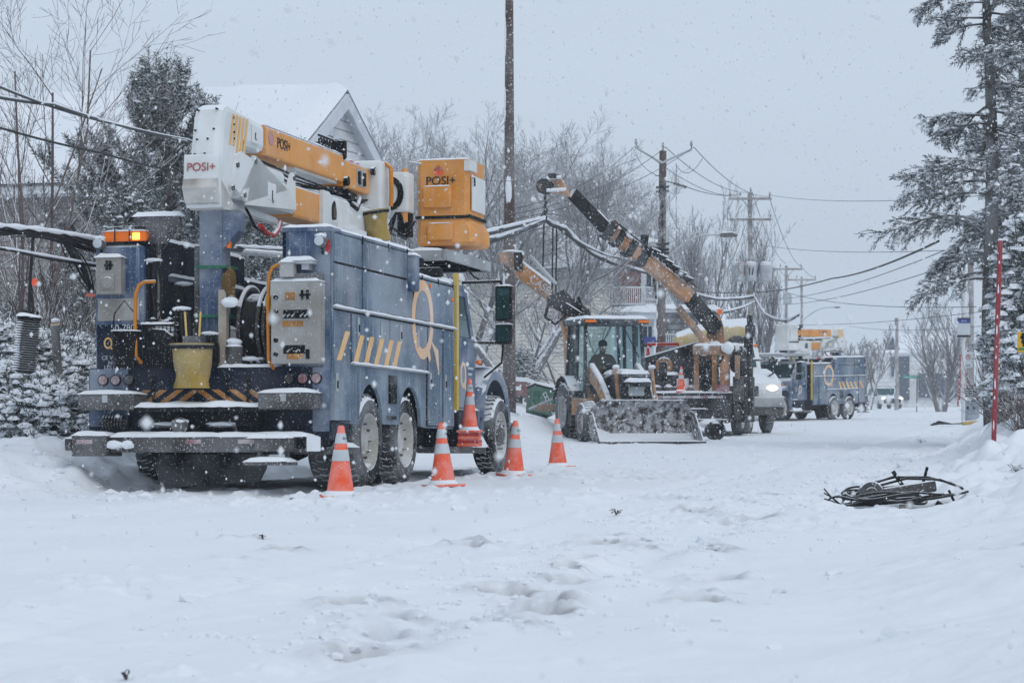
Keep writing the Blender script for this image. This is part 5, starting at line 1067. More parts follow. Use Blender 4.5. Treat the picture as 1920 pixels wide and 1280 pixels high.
def wire(label, pts, r, sag=0., mat=WIRE, n=28, snow=False, group='overhead wires', name='overhead_wire', wob=0.):
    P = [Vector(q) if not isinstance(q, tuple) or len(q) != 3 or True else q for q in pts]
    out = []
    for i in range(len(P)-1):
        for k in range(n + (1 if i == len(P)-2 else 0)):
            t = k/n; v = P[i].lerp(P[i+1], t); v.z -= sag*4*t*(1-t)
            if wob: v.z += wob*mnoise.noise(Vector((t*14+i*5, r*99, 0))); v.y += wob*mnoise.noise(Vector((t*11+i*5, r*77, 4)))
            out.append(v)
    b = MB(); b.use(mat); b.tube(out, r, 6)
    if snow: b.use(SNOW); b.tube([v + Vector((0,0,r*.85)) for v in out], [r*.85*(1+.25*mnoise.noise(Vector((i*.6,r*50,1)))) for i in range(len(out))], 6)
    o = b.build(name, None, True); return tag(o, label, 'wire', group)
T2 = [at(1193,272,85), at(1248,276,85), at(1301,276,85)]; T3 = [at(1386,368,135), at(1410,360,135), at(1442,368,135)]
T4 = [at(1446,500,205), at(1474,494,205), at(1503,500,205)]; T5 = [at(1473,521,235), at(1503,516,235), at(1530,521,235)]
for a, c, l in zip(T2, T3, ('left','middle','right')): wire('thin wire from the two armed pole to the transformer pole, %s strand' % l, [a, c], .014, .5)
for a, c, l in zip((T3[1],T3[2]), (T4[1],T4[2]), ('inner','outer')): wire('thin wire descending from the transformer pole to the distant poles, %s strand' % l, [a, c], .02, .8)
wire('thin wire between the two distant poles', [T4[2], T5[2]], .022, .2)
L1 = [at(1080,352,66), at(1060,352,66), at(1105,350,66)]
for a, c, l in zip(T2, (at(960,392,60), at(960,402,60), at(960,412,60)), ('upper','middle','lower')): wire('thin wire between the tall dark pole and the two armed pole, %s strand' % l, [c, a], .010, .35)
wire('faint wire between the personnel bucket and the tip of the crane boom', [at(890,338,34), at(1030,341,60)], .004, .0)
wire('wire with a chain of insulators below the arms of the pole', [at(1248,340,85), at(1275,346,86)], .02, 0); 
wire('wire leaving the insulator chain towards the transformer pole', [at(1275,346,86), at(1386,364,135)], .016, .2)
b = MB(); b.use(STEEL)
for k in range(5): b.blob(tuple(at(1265+5*k,344+1.5*k,85.5)),.06,.06,.07,k,1,0)
tag(b.build('insulator_string', None, True),'chain of small dark insulators on a wire beside the two armed pole','insulator')
for a, m, c, l in (((1193,290),(1206,322),(1240,332),'left'),((1268,310),(1290,345),(1318,296),'right'),((1250,310),(1240,332),(1228,330),'short')):
    p, q, s = at(*a,85), at(*m,85), at(*c,85); wire('jumper wire looping below the arms of the pole, %s loop' % l, [p*(1-t)**2+q*2*t*(1-t)+s*t*t for t in [i/10 for i in range(11)]], .010, 0, n=2)
wire('thin wire hanging straight down beside the two armed pole', [at(1268,306,84), at(1268,450,84)], .010, 0)
for y0, y1, d0, d1, x0, l in ((366,363,130,60,1442,'topmost'),(459,463,135,60,1425,'second from the top'),(606,578,150,70,1440,'lowest'),(611,606,160,80,1590,'just above the bucket truck')):
    wire('thin wire crossing the grey sky to the right hand trees, %s' % l, [at(x0,y0,d0), at(1890,y1,d1)], .011, .25)
P0, P1_, P2_, P3_ = at(1210,535,85), at(1406,548,120), at(1560,522,78), at(1760,452,45)
wire('dark cable curving across the street to the right hand conifers', [P0, P1_, P2_, P3_], .022, .12, CABLE)
for x0,y0,x1,y1,l in ((1440,560,1770,470,'upper'),(1440,570,1800,490,'middle'),(1450,540,1830,575,'lower')):
    wire('thin slack wire between the distant poles and the conifers, %s' % l, [at(x0,y0,140), at(x1,y1,60)], .012, .35)
# near telephone bundle, heavy with snow
def bundle(label, pts, r, n=5, seed=0, drop=0., group='snow laden cable bundle'):
    q = random.Random(seed); root = thing('cable_bundle', label, 'cable bundle', pts[0], 0, group); o = Vector(pts[0]); fine = []
    for i in range(len(pts)-1):
        for k in range(14): fine.append(Vector(pts[i]).lerp(Vector(pts[i+1]), k/14) - o - Vector((0,0,drop*4*(k/14)*(1-k/14))))
    fine.append(Vector(pts[-1]) - o)
    for k in range(n):
        a, c = q.uniform(0,6.28), q.uniform(.2,1.)*r*1.4
        b = MB(); b.use(CABLE); b.tube([v + Vector((c*.3*math.sin(i*.8+a), c*math.cos(a+i*.25), c*math.sin(a+i*.25))) for i, v in enumerate(fine)], r*.45, 6); b.build('cable', root, True)
    b = MB(); b.use(SNOW); b.tube([v + Vector((0,0,r*1.25)) for v in fine], [r*(.85+.35*mnoise.noise(Vector((i*.5,seed,2)))) for i in range(len(fine))], 8); b.build('snow_ridge', root, True)
    return root
bundle('thick snow laden cable bundle entering at the left edge above the hanging splice case', [at(-60,425,24), at(80,438,25.5), at(190,456,26.8)], .035, 6, 1)
bundle('second snow laden cable just below the thick bundle at the left edge', [at(-60,432,25), at(70,440,26), at(200,470,27.2)], .030, 5, 5)
bundle('twisted lower cable with snow on every turn at the left edge', [at(-60,463,24), at(20,470,24.8), at(190,500,26.8)], .016, 3, 2)
bundle('snow laden cables seen through the gap behind the boom rest', [at(395,464,30), at(470,468,32), at(560,472,34)], .030, 5, 3)
wire('snow covered pipe rack rail behind the bed of the nearest truck', [at(405,470,31), at(560,481,33)], .035, 0, ALU, snow=True)
bundle('upper snow laden cables between the personnel bucket and the crane hook', [at(860,452,40), at(955,428,50), at(1021,411,61.3)], .045, 6, 4)
bundle('lower snow laden cables between the personnel bucket and the crane hook', [at(860,462,40), at(940,446,48), at(1021,414,61.4)], .045, 5, 6)
bundle('snow laden cable bundle sagging from the crane hook to the brown pole', [at(1021,412,61.4), at(1060,430,64), at(1110,476,70), at(1170,500,77), at(1238,516,85)], .055, 6, 7, .04)
bundle('upper thin cable sagging from the crane hook to the brown pole', [at(1021,411,61.4), at(1080,450,66), at(1140,480,72), at(1190,488,78), at(1238,503,85)], .030, 4, 8, .03)
bundle('snowy cables from the brown pole down to the transformer pole', [at(1240,498,85), at(1300,550,100), at(1350,562,115), at(1412,556,133)], .06, 4, 9, .05)
bundle('lower snowy cables from the brown pole to the transformer pole', [at(1240,503,85), at(1290,560,98), at(1350,586,112), at(1414,567,133)], .06, 4, 10, .1)
bundle('snowy cables from the transformer pole over the white truck', [at(1414,557,133), at(1436,590,120), at(1470,602,112), at(1500,590,108)], .05, 3, 11, .05)
for k, (x, y0, y1, d) in enumerate(((1037,418,560,62.5),(1044,425,560,62.8),(1020,420,500,61.5))):
    wire('dark line dangling from the lifted cables below the crane hook, %s' % ('left','middle','right')[(k+1)%3], [at(x,y0,d), at(x-2,y1,d)], .022, 0, CABLE, wob=.05)
wire('upper snow topped service wire at the left edge', [at(-40,146,23), at(90,198,27), at(210,232,31), at(350,262,36), at(470,300,41)], .014, .01, WIRE, snow=True)
wire('lower snow topped service wire joining the upper one at the left edge', [at(-40,176,24), at(100,197,27.2), at(210,231,31.1), at(350,266,36)], .018, .01, WIRE, snow=True)
wire('single dark service wire below the snow topped pair', [at(-40,228,26), at(190,287,31), at(340,322,34)], .014, .02, CABLE)
# black loops and the splice case that hang from the bundle
b = MB(); b.use(CABLE); q = random.Random(11)
for k in range(9):
    a = at(118+q.uniform(-8,8),446,26.5); m = at(150+q.uniform(-28,18),500+q.uniform(-20,20),26.5); e = at(176+q.uniform(-4,3),553,26.8)
    b.tube([a*(1-t)**2+m*2*t*(1-t)+e*t*t for t in [i/10 for i in range(11)]],.008,5)
for k in range(3):
    a = at(20+20*k,445,26); m = at(150+10*k,420+10*k,26); e = at(168+4*k,550,26.7)
    b.tube([a*(1-t)**2+m*2*t*(1-t)+e*t*t for t in [i/10 for i in range(11)]],.009,5)
tag(b.build('cable_loops', None, True),'slack black cable loops drooping beside the left rear cabinet','cable')
b = MB(); b.use(CONE); c = at(172,553,26.7); b.blob(tuple(c),.07,.03,.022,1,2,.1); tag(b.build('cable_tag', None, True),'small orange tag at the end of the drooping black loops','tag')
sp = thing('splice_case','ribbed black splice case with snow hanging from the cables at the left edge','splice case',at(46,700,25.4)); 
b = MB(); b.use(BLACK); prof = []
for k in range(22): prof += [(.10,.02+.0245*k),(.118,.025+.0245*k),(.118,.036+.0245*k),(.10,.041+.0245*k)]
b.lathe([(.06,0)]+prof+[(.125,.565),(.125,.60),(.08,.615)],(0,0,0),'z',24); b.use(SNOW); b.cap(-.11,.11,-.11,.11,.60,.03,3,.03)
for k in range(20): b.blob((-.075,-.085,.04+.026*k),.05,.03,.009,k,1,.2)
for k in (-.06,.0,.06): b.use(BLACK); b.lathe([(.028,.6),(.028,.66)],(k,.02,0),'z',10)
b.build('case_body', sp, True); sp.rotation_euler = (0,R(5),0)
b = MB(); b.use(CABLE); b.tube([(0,0,.6),(-.02,0,.8),(-.03,0,1.2),(-.035,0,1.45)],.018,6); b.tube([(.04,0,.6),(.02,0,.75),(-.02,0,.95)],.016,6); b.build('hanger_cable', sp)
b = MB(); b.use(CONE); b.blob((.03,-.03,.96),.035,.02,.045,2,2,.1); b.build('tag', sp)

# ---------------------------------------------------------------- markers, signs and bins on the right
def stake(label, px, top, bot, d, r, lean=0.):
    c = at(px, bot, d); h = (bot-top)*d/FPX; b = MB(); b.use(M('red_stake', (.30,.016,.022), .45, snow=.1, dust=.2, frost=.06, ds=60)); b.tube([(0,0,-.2),(lean*h*.5,0,h*.5),(lean*h,0,h)], r, 8)
    b.use(SNOW)
    for k in range(9): t = .06+.1*k+.02*(k%3); b.blob((-r*.3+lean*h*t,-r*.85,h*t),r*.35,r*.25,r*(.8+1.4*(k%2)),k,1,.3)
    b.blob((lean*h,0,h),r*1.1,r*1.1,.02,1)
    o = b.build('snow_stake', None, True); o.location = c; return tag(o, label, 'snow stake', 'red snow stakes')
stake('tall red snow stake in the near right snowbank', 1861, 450, 872, 28.6, .030, .035)
for px, top, bot, d, l in ((1799,663,738,84,'small red stake left of the white sign post'),(1813,655,735,88,'small red stake between the two posts by the bin'),(1796,712,752,95,'short faint red stake by the distant snowbank')): stake(l, px, top, bot, d, .03, .02)
bs = thing('bus_stop_sign','white bus stop panel with a blue header on a white post','sign',at(1806,757,82)); bs.location.z = .2
s82 = FPX/82; zz = lambda y: CAM_H-(y-757)/s82-.2
b = MB(); b.use(M('white_post',(.62,.63,.64),.5,dust=.2,frost=.2,ds=20)); b.tube([(0,0,0),(0,0,zz(470))],.065,10); b.build('post', bs)
b = MB(); b.use(WHITEINK); b.box(-.22,.22,-.12,-.08,zz(630),zz(597)); b.use(M('sign_blue',(.03,.06,.28),.5,dust=.1)); b.box(-.22,.22,-.125,-.08,zz(606),zz(598)); b.use(INK); b.box(-.22,.22,-.122,-.08,zz(632),zz(628)); b.box(-.22,.22,-.122,-.08,zz(598),zz(596)); b.use(WHITEINK); b.text('BUS', .10, Matrix.Translation((0,-.128,zz(602))) @ Matrix(((1,0,0,0),(0,0,-1,0),(0,1,0,0),(0,0,0,1)))); b.build('sign_panel', bs)
ns = thing('no_parking_sign','small white no parking sign with a red ring beside the grey pole','sign',at(1815,757,84)); ns.location.z = .2
b = MB(); b.use(WHITEINK); b.box(-.14,.14,-.1,-.08,1.98,2.54,ch=.004); b.use(REDINK); b.ring((0,-.102,2.36),.10,.10,.025,'y',.003,24); b.box(-.075,.075,-.104,-.10,2.35,2.37,Matrix.Translation((0,0,2.36))@Matrix.Rotation(R(45),4,'Y')@Matrix.Translation((0,0,-2.36))); b.use(INK); b.text('P', .15, Matrix.Translation((0,-.101,2.36)) @ Matrix(((1,0,0,0),(0,0,-1,0),(0,1,0,0),(0,0,0,1)))); b.box(-.06,.06,-.103,-.1,2.05,2.08); b.build('sign_panel', ns)
b = MB(); b.use(ALU); b.tube([(0,0,0),(0,0,2.5)],.025,6); b.build('post', ns)
ys = thing('trail_sign','yellow sign with a black figure and green strip cut by the right edge','sign',at(1922,757,30)); ys.location.z = .4
b = MB(); b.use(M('sign_yellow',(.72,.40,.02),.45,snow=.2,dust=.08)); b.box(-.095,.13,-.02,0,1.17,1.42,ch=.006); b.use(M('sign_green',(.02,.22,.10),.5,snow=.2)); b.box(-.085,.12,-.024,-.018,1.195,1.225); b.use(INK)
for x0,x1,z0,z1 in ((-.05,-.01,1.28,1.40),(-.065,-.03,1.34,1.37),(-.02,.06,1.25,1.28),(-.035,.0,1.24,1.30),(-.04,-.02,1.385,1.41)): b.box(x0,x1,-.024,-.018,z0,z1)
b.build('sign_panel', ys); b = MB(); b.use(ALU); b.tube([(.02,.02,-.4),(.02,.02,1.4)],.02,6); b.build('post', ys)
ss = thing('street_name_sign','small green street name sign in the distance before the white building','sign',at(1708,757,150)); ss.location.z = .4
b = MB(); b.use(M('far_sign_green',(.05,.33,.25),.5)); b.box(-.48,.48,-.03,.0,2.10,2.30); b.use(WHITEINK); b.box(-.4,.4,-.034,-.03,2.17,2.22); b.build('sign_blade', ss); b = MB(); b.use(STEEL); b.tube([(.35,0,-.4),(.38,0,2.2)],.035,6); b.build('post', ss)
bn = thing('grey_cabinet','round grey metal cabinet with labels and a snow cap beside the bush','cabinet',at(1820,757,84)); bn.location.z = .10
b = MB(); b.use(M('cabinet_grey',(.27,.32,.37),.5,dust=.25,frost=.25,ds=20)); b.lathe([(.30,0),(.30,.85),(.34,.87),(.34,.93),(.1,.97)],(0,0,0),'z',22); b.use(SNOW); b.blob((0,0,.97),.36,.36,.10,2); b.use(INK); b.box(-.2,-.12,-.31,-.29,.65,.75); b.box(.02,.1,-.33,-.3,.66,.72); b.build('cabinet_body', bn, True)
for x in (-.17,.03,.24):
    b = MB(); b.use(INK); b.box(x-.09,x+.09,-.02,0,1.0,1.38); b.use(WHITEINK)
    for k in range(4): b.box(x-.065,x+.065,-.025,-.018,1.04+.085*k,1.08+.085*k)
    b.build('notice', bn)
# heap of torn cable and hardware on the near snow
dp = at(1680,935,21.6); dp.z = float(ground([dp.x],[dp.y])[0])
cp_ = thing('cable_heap','tangled heap of black cable with a pulley wheel lying on the near right snow','cable heap',dp)
q = random.Random(21)
def loop_(b, cx, cy, rx, ry, z, tilt, r, t0=0, t1=6.4, n=40, ph=0.):
    b.tube([(cx+rx*math.cos(t), cy+ry*math.sin(t), z+tilt*math.cos(t)*rx+.02*math.sin(3*t+ph)+.05*max(0,math.sin(t))) for t in [t0+(t1-t0)*i/n for i in range(n+1)]], r, 6)
for k in range(8):
    b = MB(); b.use(CABLE); loop_(b,-.12+q.uniform(-.08,.1),q.uniform(-.05,.05),.42+q.uniform(-.09,.09),.30+q.uniform(-.08,.08),.05+.012*k,.04+q.uniform(-.03,.05),.011,q.uniform(0,1),5.8+q.uniform(0,.8),ph=k); b.build('cable_loop', cp_, True)
for k, pts in enumerate(([(-.58,-.18,.03),(-.2,-.2,.07),(.2,-.16,.10),(.55,-.1,.13),(.63,-.08,.15)],[(-.55,-.2,.02),(-.1,-.24,.05),(.3,-.2,.09),(.6,-.1,.14)],[(-.3,.05,.2),(0,.1,.27),(.3,.1,.27),(.5,.05,.22),(.60,.0,.17)],[(-.3,0,.16),(.1,.05,.26),(.4,.02,.25),(.58,-.05,.18)],[(-.42,-.1,.1),(-.2,.0,.22),(.0,.05,.28)],[(-.52,-.2,.02),(-.62,-.2,.12),(-.67,-.2,.18)],[(-.5,-.2,.02),(-.6,-.22,.10),(-.67,-.2,.14)],[(-.52,-.22,.02),(-.6,-.22,.07),(-.67,-.22,.09)])):
    b = MB(); b.use(CABLE); b.tube([p for p in pts], .012 if k < 5 else .007, 6); b.build('cable_strand', cp_, True)
b = MB(); b.use(RUBBER); b.lathe([(.05,-.04),(.105,-.04),(.115,-.02),(.115,.02),(.105,.04),(.05,.04)],(-.24,-.10,.13),'y',24); b.use(STEEL); b.lathe([(.06,-.045),(.055,-.055),(.02,-.05)],(-.24,-.10,.13),'y',18); b.build('pulley_wheel', cp_, True)
b = MB(); b.use(STEEL); Mx = Matrix.Translation((.1,-.02,.16)) @ Matrix.Rotation(R(-9),4,'Y'); b.box(-.22,.25,-.07,.05,-.05,.05,Mx,ch=.02); b.box(-.30,-.2,-.03,.02,-.02,.05,Mx); b.build('bracket', cp_)
for P_, r_ in (([(.06,.02,.2),(-.03,.0,.33)],.018),([(.26,.1,.22),(.30,.12,.36)],.015),([(.46,-.06,.16),(.54,-.1,-.02)],.012),([(.34,-.12,.05),(.44,-.16,-.01)],.03)):
    b = MB(); b.use(BLACK); b.tube(P_, r_, 6); b.build('rod', cp_)
b = MB(); b.use(WOOD); b.box(.0,.12,-.22,-.18,-.02,.04); b.build('wood_block', cp_)
# twigs and scraps on the snow
def scrap(label, px, py, s_, seed, name='twig'):
    d = CAM_H*FPX/(py-757); x = (px-960)*d/FPX; g = float(ground([x],[d])[0]); q = random.Random(seed); b = MB(); b.use(BARK)
    for k in range(6): a = q.uniform(0,3.14); s = s_*.6; b.tube([(0,0,.0),(s*math.cos(a)*q.uniform(.3,1),q.uniform(-.05,.05),.03+s*.6*q.random()),(s*1.3*math.cos(a),q.uniform(-.05,.05),.02+s*.8*q.random())],.004,5)
    for k in range(4 if s_ > .03 else 0): b.use(NEEDLE); b.blob((q.uniform(-s,s),q.uniform(-.03,.03),.008+.3*s*q.random()),.010,.008,.007,k,1,.4)
    o = b.build(name); o.location = (x,d,g); tag(o, label, name)
scrap('evergreen sprig lying on the road in the middle of the picture',1155,972,.07,1); scrap('bare twig sticking out of the lower left snow',237,1268,.012,2); scrap('crooked twig at the right edge of the near snow',1905,935,.12,3); scrap('little dark scrap on the snow left of the first cone',548,940,.04,4,'scrap'); scrap('little dark sprig on the snow lump by the right bank',1727,838,.16,5); scrap('dark speck on the snow below the truck rear',493,1012,.03,6,'scrap')
gb = thing('loose_cable','black cable end and pale sleeve lying on the snow beside the grey cabinet','cable',at(1790,800,80)); gb.location.z = gz(gb.location.x,80)
b = MB(); b.use(CABLE)
for k in range(4): b.tube([(-.75,.1*k,.1),(-.5,.05*k,.14+.03*k),(-.1,0,.14),(.3,0,.16)],.02,6)
b.build('cable_end', gb); b = MB(); b.use(M('pale_sleeve',(.55,.40,.17),.7,snow=.4)); b.tube([(.25,0,.16),(.9,0,.22)],.07,8); b.build('sleeve', gb)
gbn = thing('green_bin','green recycling bin tipped against the snowbank left of the backhoe','bin',at(1011,757,60),0); gbn.location.z = CAM_H-(776-757)*60/FPX; gbn.rotation_euler = (R(-8),R(14),R(15))
b = MB(); b.use(M('bin_green',(.018,.13,.075),.5,dust=.25,frost=.2,ds=18)); vs = [(-.28,-.25,0),(.28,-.25,0),(.28,.25,0),(-.28,.25,0),(-.34,-.3,.62),(.34,-.3,.62),(.34,.3,.62),(-.34,.3,.62)]; b.add(vs,[(0,3,2,1),(4,5,6,7),(0,1,5,4),(1,2,6,5),(2,3,7,6),(3,0,4,7)]); b.use(WHITEINK); Mx = Matrix.Translation((.12,-.285,.26)) @ Matrix.Rotation(R(-38),4,'Y'); b.box(-.05,.05,-.01,.005,-.30,.30,Mx); b.use(INK)
for k in range(5): b.box(-.02,.02,-.014,-.008,-.24+.11*k,-.17+.11*k,Mx)
b.build('bin_body', gbn, bevel=.02); b = MB(); b.use(BLACK); b.box(-.36,.36,-.32,.32,.62,.66,ch=.01); b.cap(-.35,.35,-.31,.31,.66,.10,4); b.build('lid', gbn)
b = MB(); b.use(ORG2); b.box(-.3,.3,-.05,.05,0,.18,ch=.02); b.use(ALU); b.tube([(-.5,0,.05),(.2,0,.35)],.04,6); o = b.build('orange_scrap_blade'); o.location = at(1030,800,58); o.location.z = gz(o.location.x,58)+.25; tag(o,'orange metal scrap sticking out of the snow left of the backhoe wheels','scrap')
# ---------------------------------------------------------------- houses
SIDING_L = M('siding_grey_brown', (.36,.335,.335), .8, snow=.3, dust=.25, ds=14)
SIDING_W = M('siding_white', (.74,.75,.76), .8, snow=.3, dust=.12, ds=14)
SIDING_C = M('siding_cream', (.80,.79,.74), .8, snow=.3, dust=.15, ds=10)
BRICK = M('brick', (.20,.085,.075), .9, snow=.4, dust=.3, frost=.15, ds=8)
TRIM = M('white_trim', (.66,.69,.73), .6, snow=.4, dust=.05)
DARKWIN = M('window_glass', (.06,.08,.10), .15, snow=0)
SHINGLE = M('dark_shingle', (.15,.16,.18), .9, snow=.5, dust=.5, ds=5, frost=.3)
FARGREY = M('far_grey_wall', (.10,.12,.16), .8, snow=.3, dust=.2, ds=5)
def boards(b, p, q, z0, z1, out, pitch=.11, clip=None):
    """clapboards on a wall from p to q (x,y): each course a thin wedge; clip(z) narrows the span for a gable"""
    p, q = Vector((*p,0)), Vector((*q,0)); z = z0
    while z < z1 - .001:
        zt = min(z+pitch, z1); a, c = (0.,1.) if clip is None else clip((z+zt)/2)
        if c - a > .01:
            A, C = p.lerp(q,a), p.lerp(q,c); o = out.normalized()
            g_ = pitch*.13; v = [A+o*.05, C+o*.05, C+o*.035, A+o*.035, A+o*.05, C+o*.05]; zz = (z+g_,z+g_,zt,zt)
            v = [Vector((k.x,k.y,t)) for k,t in zip(v,zz)]; lo = [Vector((A.x,A.y,k)) for k in (z+g_,z,zt)] + [Vector((C.x,C.y,k)) for k in (z+g_,z,zt)]
            b.add(v+lo, [(0,1,2,3),(4,7,1,0),(5,8,7,4),(3,2,9,6)])
        z = zt
# left house: long eaves side to the camera, gable facing the street
ha = thing('house','long house with snowy roof and pale gable behind the nearest truck','house',(-3.64,50,0))
sx, sy = .28, .960; G0 = Vector((-3.64,50,0)); al = Vector((sx,sy,0)); ri = Vector((-sy,sx,0)); HWD = 3.3; EAVE, APEX, LEN = 5.30, 7.17, 13.5
n_gab = Vector((sy,-sx,0)); n_front = Vector((-sx,-sy,0))
def hl(v): return v - G0
c00 = G0 - al*HWD; c01 = G0 + al*HWD; c10 = c00 + ri*LEN; c11 = c01 + ri*LEN
b = MB(); b.use(SIDING_L); A, C = hl(c10), hl(c00); boards(b,(A.x,A.y),(C.x,C.y),0,EAVE,n_front,.13); b.build('front_wall', ha)
b = MB(); b.use(SIDING_W); A, C = hl(c00), hl(c01)
def gclip(z): 
    if z <= EAVE: return (0,1)
    k = (z-EAVE)/(APEX-EAVE)*.5; return (k,1-k)
boards(b,(A.x,A.y),(C.x,C.y),0,APEX-.05,n_gab,.20,gclip); b.use(TRIM); v_ = hl(G0)+n_gab*.03; 
b.build('gable_wall', ha)
b = MB(); b.use(TRIM); gm = Matrix(((sx,0,n_gab.x,v_.x-al.x*.15),(sy,0,n_gab.y,v_.y-al.y*.15),(0,1,0,APEX-.95),(0,0,0,1))); b.lathe([(.16,0),(.2,.01),(.2,.04),(.16,.05)],(0,0,0),'z',20,gm @ Matrix.Diagonal((1,1.5,1,1))); b.use(DARKWIN)
for k in range(5): b.box(-.13,.13,-.20+.08*k,-.17+.08*k,.05,.06,gm)
b.build('gable_vent', ha)
OV = .45; slope = (APEX-EAVE)/HWD
def roof(parent, side, label_mat, th, z_up, ov, nm, over_g=.24):
    b = MB(); b.use(label_mat)
    e = al*side*(HWD+ov); ez = EAVE-slope*ov+z_up; rz_ = APEX+z_up
    base = [(n_gab*over_g, rz_), (ri*(LEN+.4), rz_), (ri*(LEN+.4)+e, ez), (n_gab*over_g+e, ez)]
    lo = [Vector((p.x,p.y,z)) for p,z in base]; hi = [Vector((p.x,p.y,z+th)) for p,z in base]
    b.add(lo+hi,[(3,2,1,0),(4,5,6,7),(0,1,5,4),(1,2,6,5),(2,3,7,6),(3,0,4,7)]); return b.build(nm, parent)
for s in (-1,1): roof(ha, s, TRIM, .16, 0, OV, 'roof'); 
b = MB(); b.use(SNOW); n_, m_ = 60, 14
for s in (-1,1):
    vs = []
    for i in range(n_+1):
        for j in range(m_+1):
            t = i/n_; u = j/m_; p = n_gab*.26*(1-t)+ri*(LEN+.4)*t + al*s*(HWD+OV+.03)*u; z = APEX+.16-slope*(HWD+OV)*u + (.24 if 0 < i and u < .999 else .08)*(1+.22*mnoise.noise(p*.8)+.1*mnoise.noise(p*2.5))
            vs.append((p.x,p.y,z))
    b.add(vs,[(i*(m_+1)+j,(i+1)*(m_+1)+j,(i+1)*(m_+1)+j+1,i*(m_+1)+j+1) for i in range(n_) for j in range(m_)])
b.build('roof_snow', ha, True, angle=60)
b = MB(); b.use(TRIM)
for s in (-1,1):
    A = n_gab*.24; E = n_gab*.24+al*s*(HWD+OV); w_ = Vector((0,0,-.26)); zA, zE = APEX+.15, EAVE-slope*OV+.15
    q4 = [Vector((A.x,A.y,zA)),Vector((E.x,E.y,zE)),Vector((E.x,E.y,zE-.26)),Vector((A.x,A.y,zA-.30))]; q8 = [k+n_gab*.04 for k in q4]; b.add(q4+q8,[(0,1,2,3),(7,6,5,4),(0,4,5,1),(1,5,6,2),(2,6,7,3),(3,7,4,0)])
b.build('barge_board', ha)
b = MB(); b.use(TRIM); e0, e1 = n_gab*.4-al*(HWD+OV+.06), ri*LEN-al*(HWD+OV+.06); ez = EAVE-slope*OV+.02; b.tube([(e0.x,e0.y,ez),(e1.x,e1.y,ez)],.07,6); b.build('gutter', ha)
b = MB(); b.use(M('vent_black',(.03,.035,.045),.6,snow=.5)); vp = at(265,163,51.4)-G0; b.box(vp.x-.14,vp.x+.14,vp.y-.14,vp.y+.14,vp.z-1.6,vp.z-.05)
for k in range(4): b.prism([(vp.x-.21,vp.z-.09+.055*k),(vp.x+.21,vp.z-.09+.055*k),(vp.x+.17,vp.z-.05+.055*k),(vp.x-.17,vp.z-.05+.055*k)],'y',vp.y-.2,vp.y+.2)
b.cap(vp.x-.19,vp.x+.19,vp.y-.19,vp.y+.19,vp.z+.12,.06,7); b.build('roof_vent', ha)
# simple houses beyond
def block(name, label, px0, px1, ytop, ybot, d, depth, mat, pitch=.2, flat=True, cat='house', roofh=1.2, seed=1):
    x0, x1 = (px0-960)*d/FPX, (px1-960)*d/FPX; zt = CAM_H-(ytop-757)*d/FPX; zb = CAM_H-(ybot-757)*d/FPX-1.0
    root = thing(name, label, cat, ((x0+x1)/2, d, zb)); hw = (x1-x0)/2; h = zt-zb
    b = MB(); b.use(mat); boards(b,(-hw,0),(hw,0),0,h,Vector((0,-1,0)),pitch); b.box(-hw,hw,.005,depth,0,h); b.build('wall', root)
    b = MB()
    if flat: b.use(TRIM); b.box(-hw-.15,hw+.15,-.2,depth+.2,h,h+.15); b.cap(-hw-.15,hw+.15,-.2,depth+.2,h+.15,.25,seed,.4,.03)
    else:
        b.use(SHINGLE); b.prism([(-.5,h-.1),(depth/2,h+roofh),(depth+.5,h-.1),(depth+.5,h),(depth/2,h+roofh+.12),(-.5,h)],'x',-hw-.3,hw+.3)
        b.use(SNOW); b.prism([(-.52,h+.02),(depth/2,h+roofh+.13),(depth+.5,h+.02),(depth+.5,h+.24),(depth/2,h+roofh+.42),(-.56,h+.24)],'x',-hw-.32,hw+.32)
    b.build('roof', root); return root, hw, h, (lambda px: (px-960)*d/FPX-(x0+x1)/2), (lambda py: CAM_H-(py-757)*d/FPX-zb)
def win(root, x0, x1, z0, z1, y=-.03, frame=TRIM, glassm=DARKWIN, bars=1):
    b = MB(); b.use(frame); b.box(x0-.08,x1+.08,y-.06,y,z0-.08,z0); b.box(x0-.08,x1+.08,y-.06,y,z1,z1+.08); b.box(x0-.08,x0,y-.06,y,z0,z1); b.box(x1,x1+.08,y-.06,y,z0,z1)
    for k in range(bars): xm = x0+(x1-x0)*(k+1)/(bars+1); b.box(xm-.02,xm+.02,y-.05,y,z0,z1)
    b.cap(x0-.08,x1+.08,y-.08,y,z0,.04,3,.2); w_ = b.build('window', root); b = MB(); b.use(glassm); b.box(x0,x1,y-.02,y+.004,z0,z1); b.build('pane', w_)
hb, hw, h, fx, fz = block('house','cream sided house wall behind the bare tree and the backhoe arm',880,1146,505,690,86,8,SIDING_C,.13,False,roofh=1.6)
win(hb, fx(925), fx(945), fz(640), fz(590))
hc, hw, h, fx, fz = block('brick_house','brick house with a white snowy porch and balcony behind the crane boom',1146,1242,462,650,97,8,BRICK,.09,True)
b = MB(); b.use(TRIM); b.box(fx(1143),fx(1242),-1.5,-.02,fz(600),fz(588)); b.cap(fx(1138),fx(1246),-1.6,0,fz(588),.28,4,.3); b.box(fx(1150),fx(1185),-1.0,-.02,fz(573),fz(570))
for px in (1146,1185,1226): b.box(fx(px)-.07,fx(px)+.07,-1.4,-1.25,0,fz(600))
b.build('porch', hc)
b = MB(); b.use(TRIM); b.tube([(fx(1146),-1.,fz(541)),(fx(1242),-1.,fz(541))],.04,5); b.tube([(fx(1146),-1.,fz(572)),(fx(1242),-1.,fz(572))],.04,5)
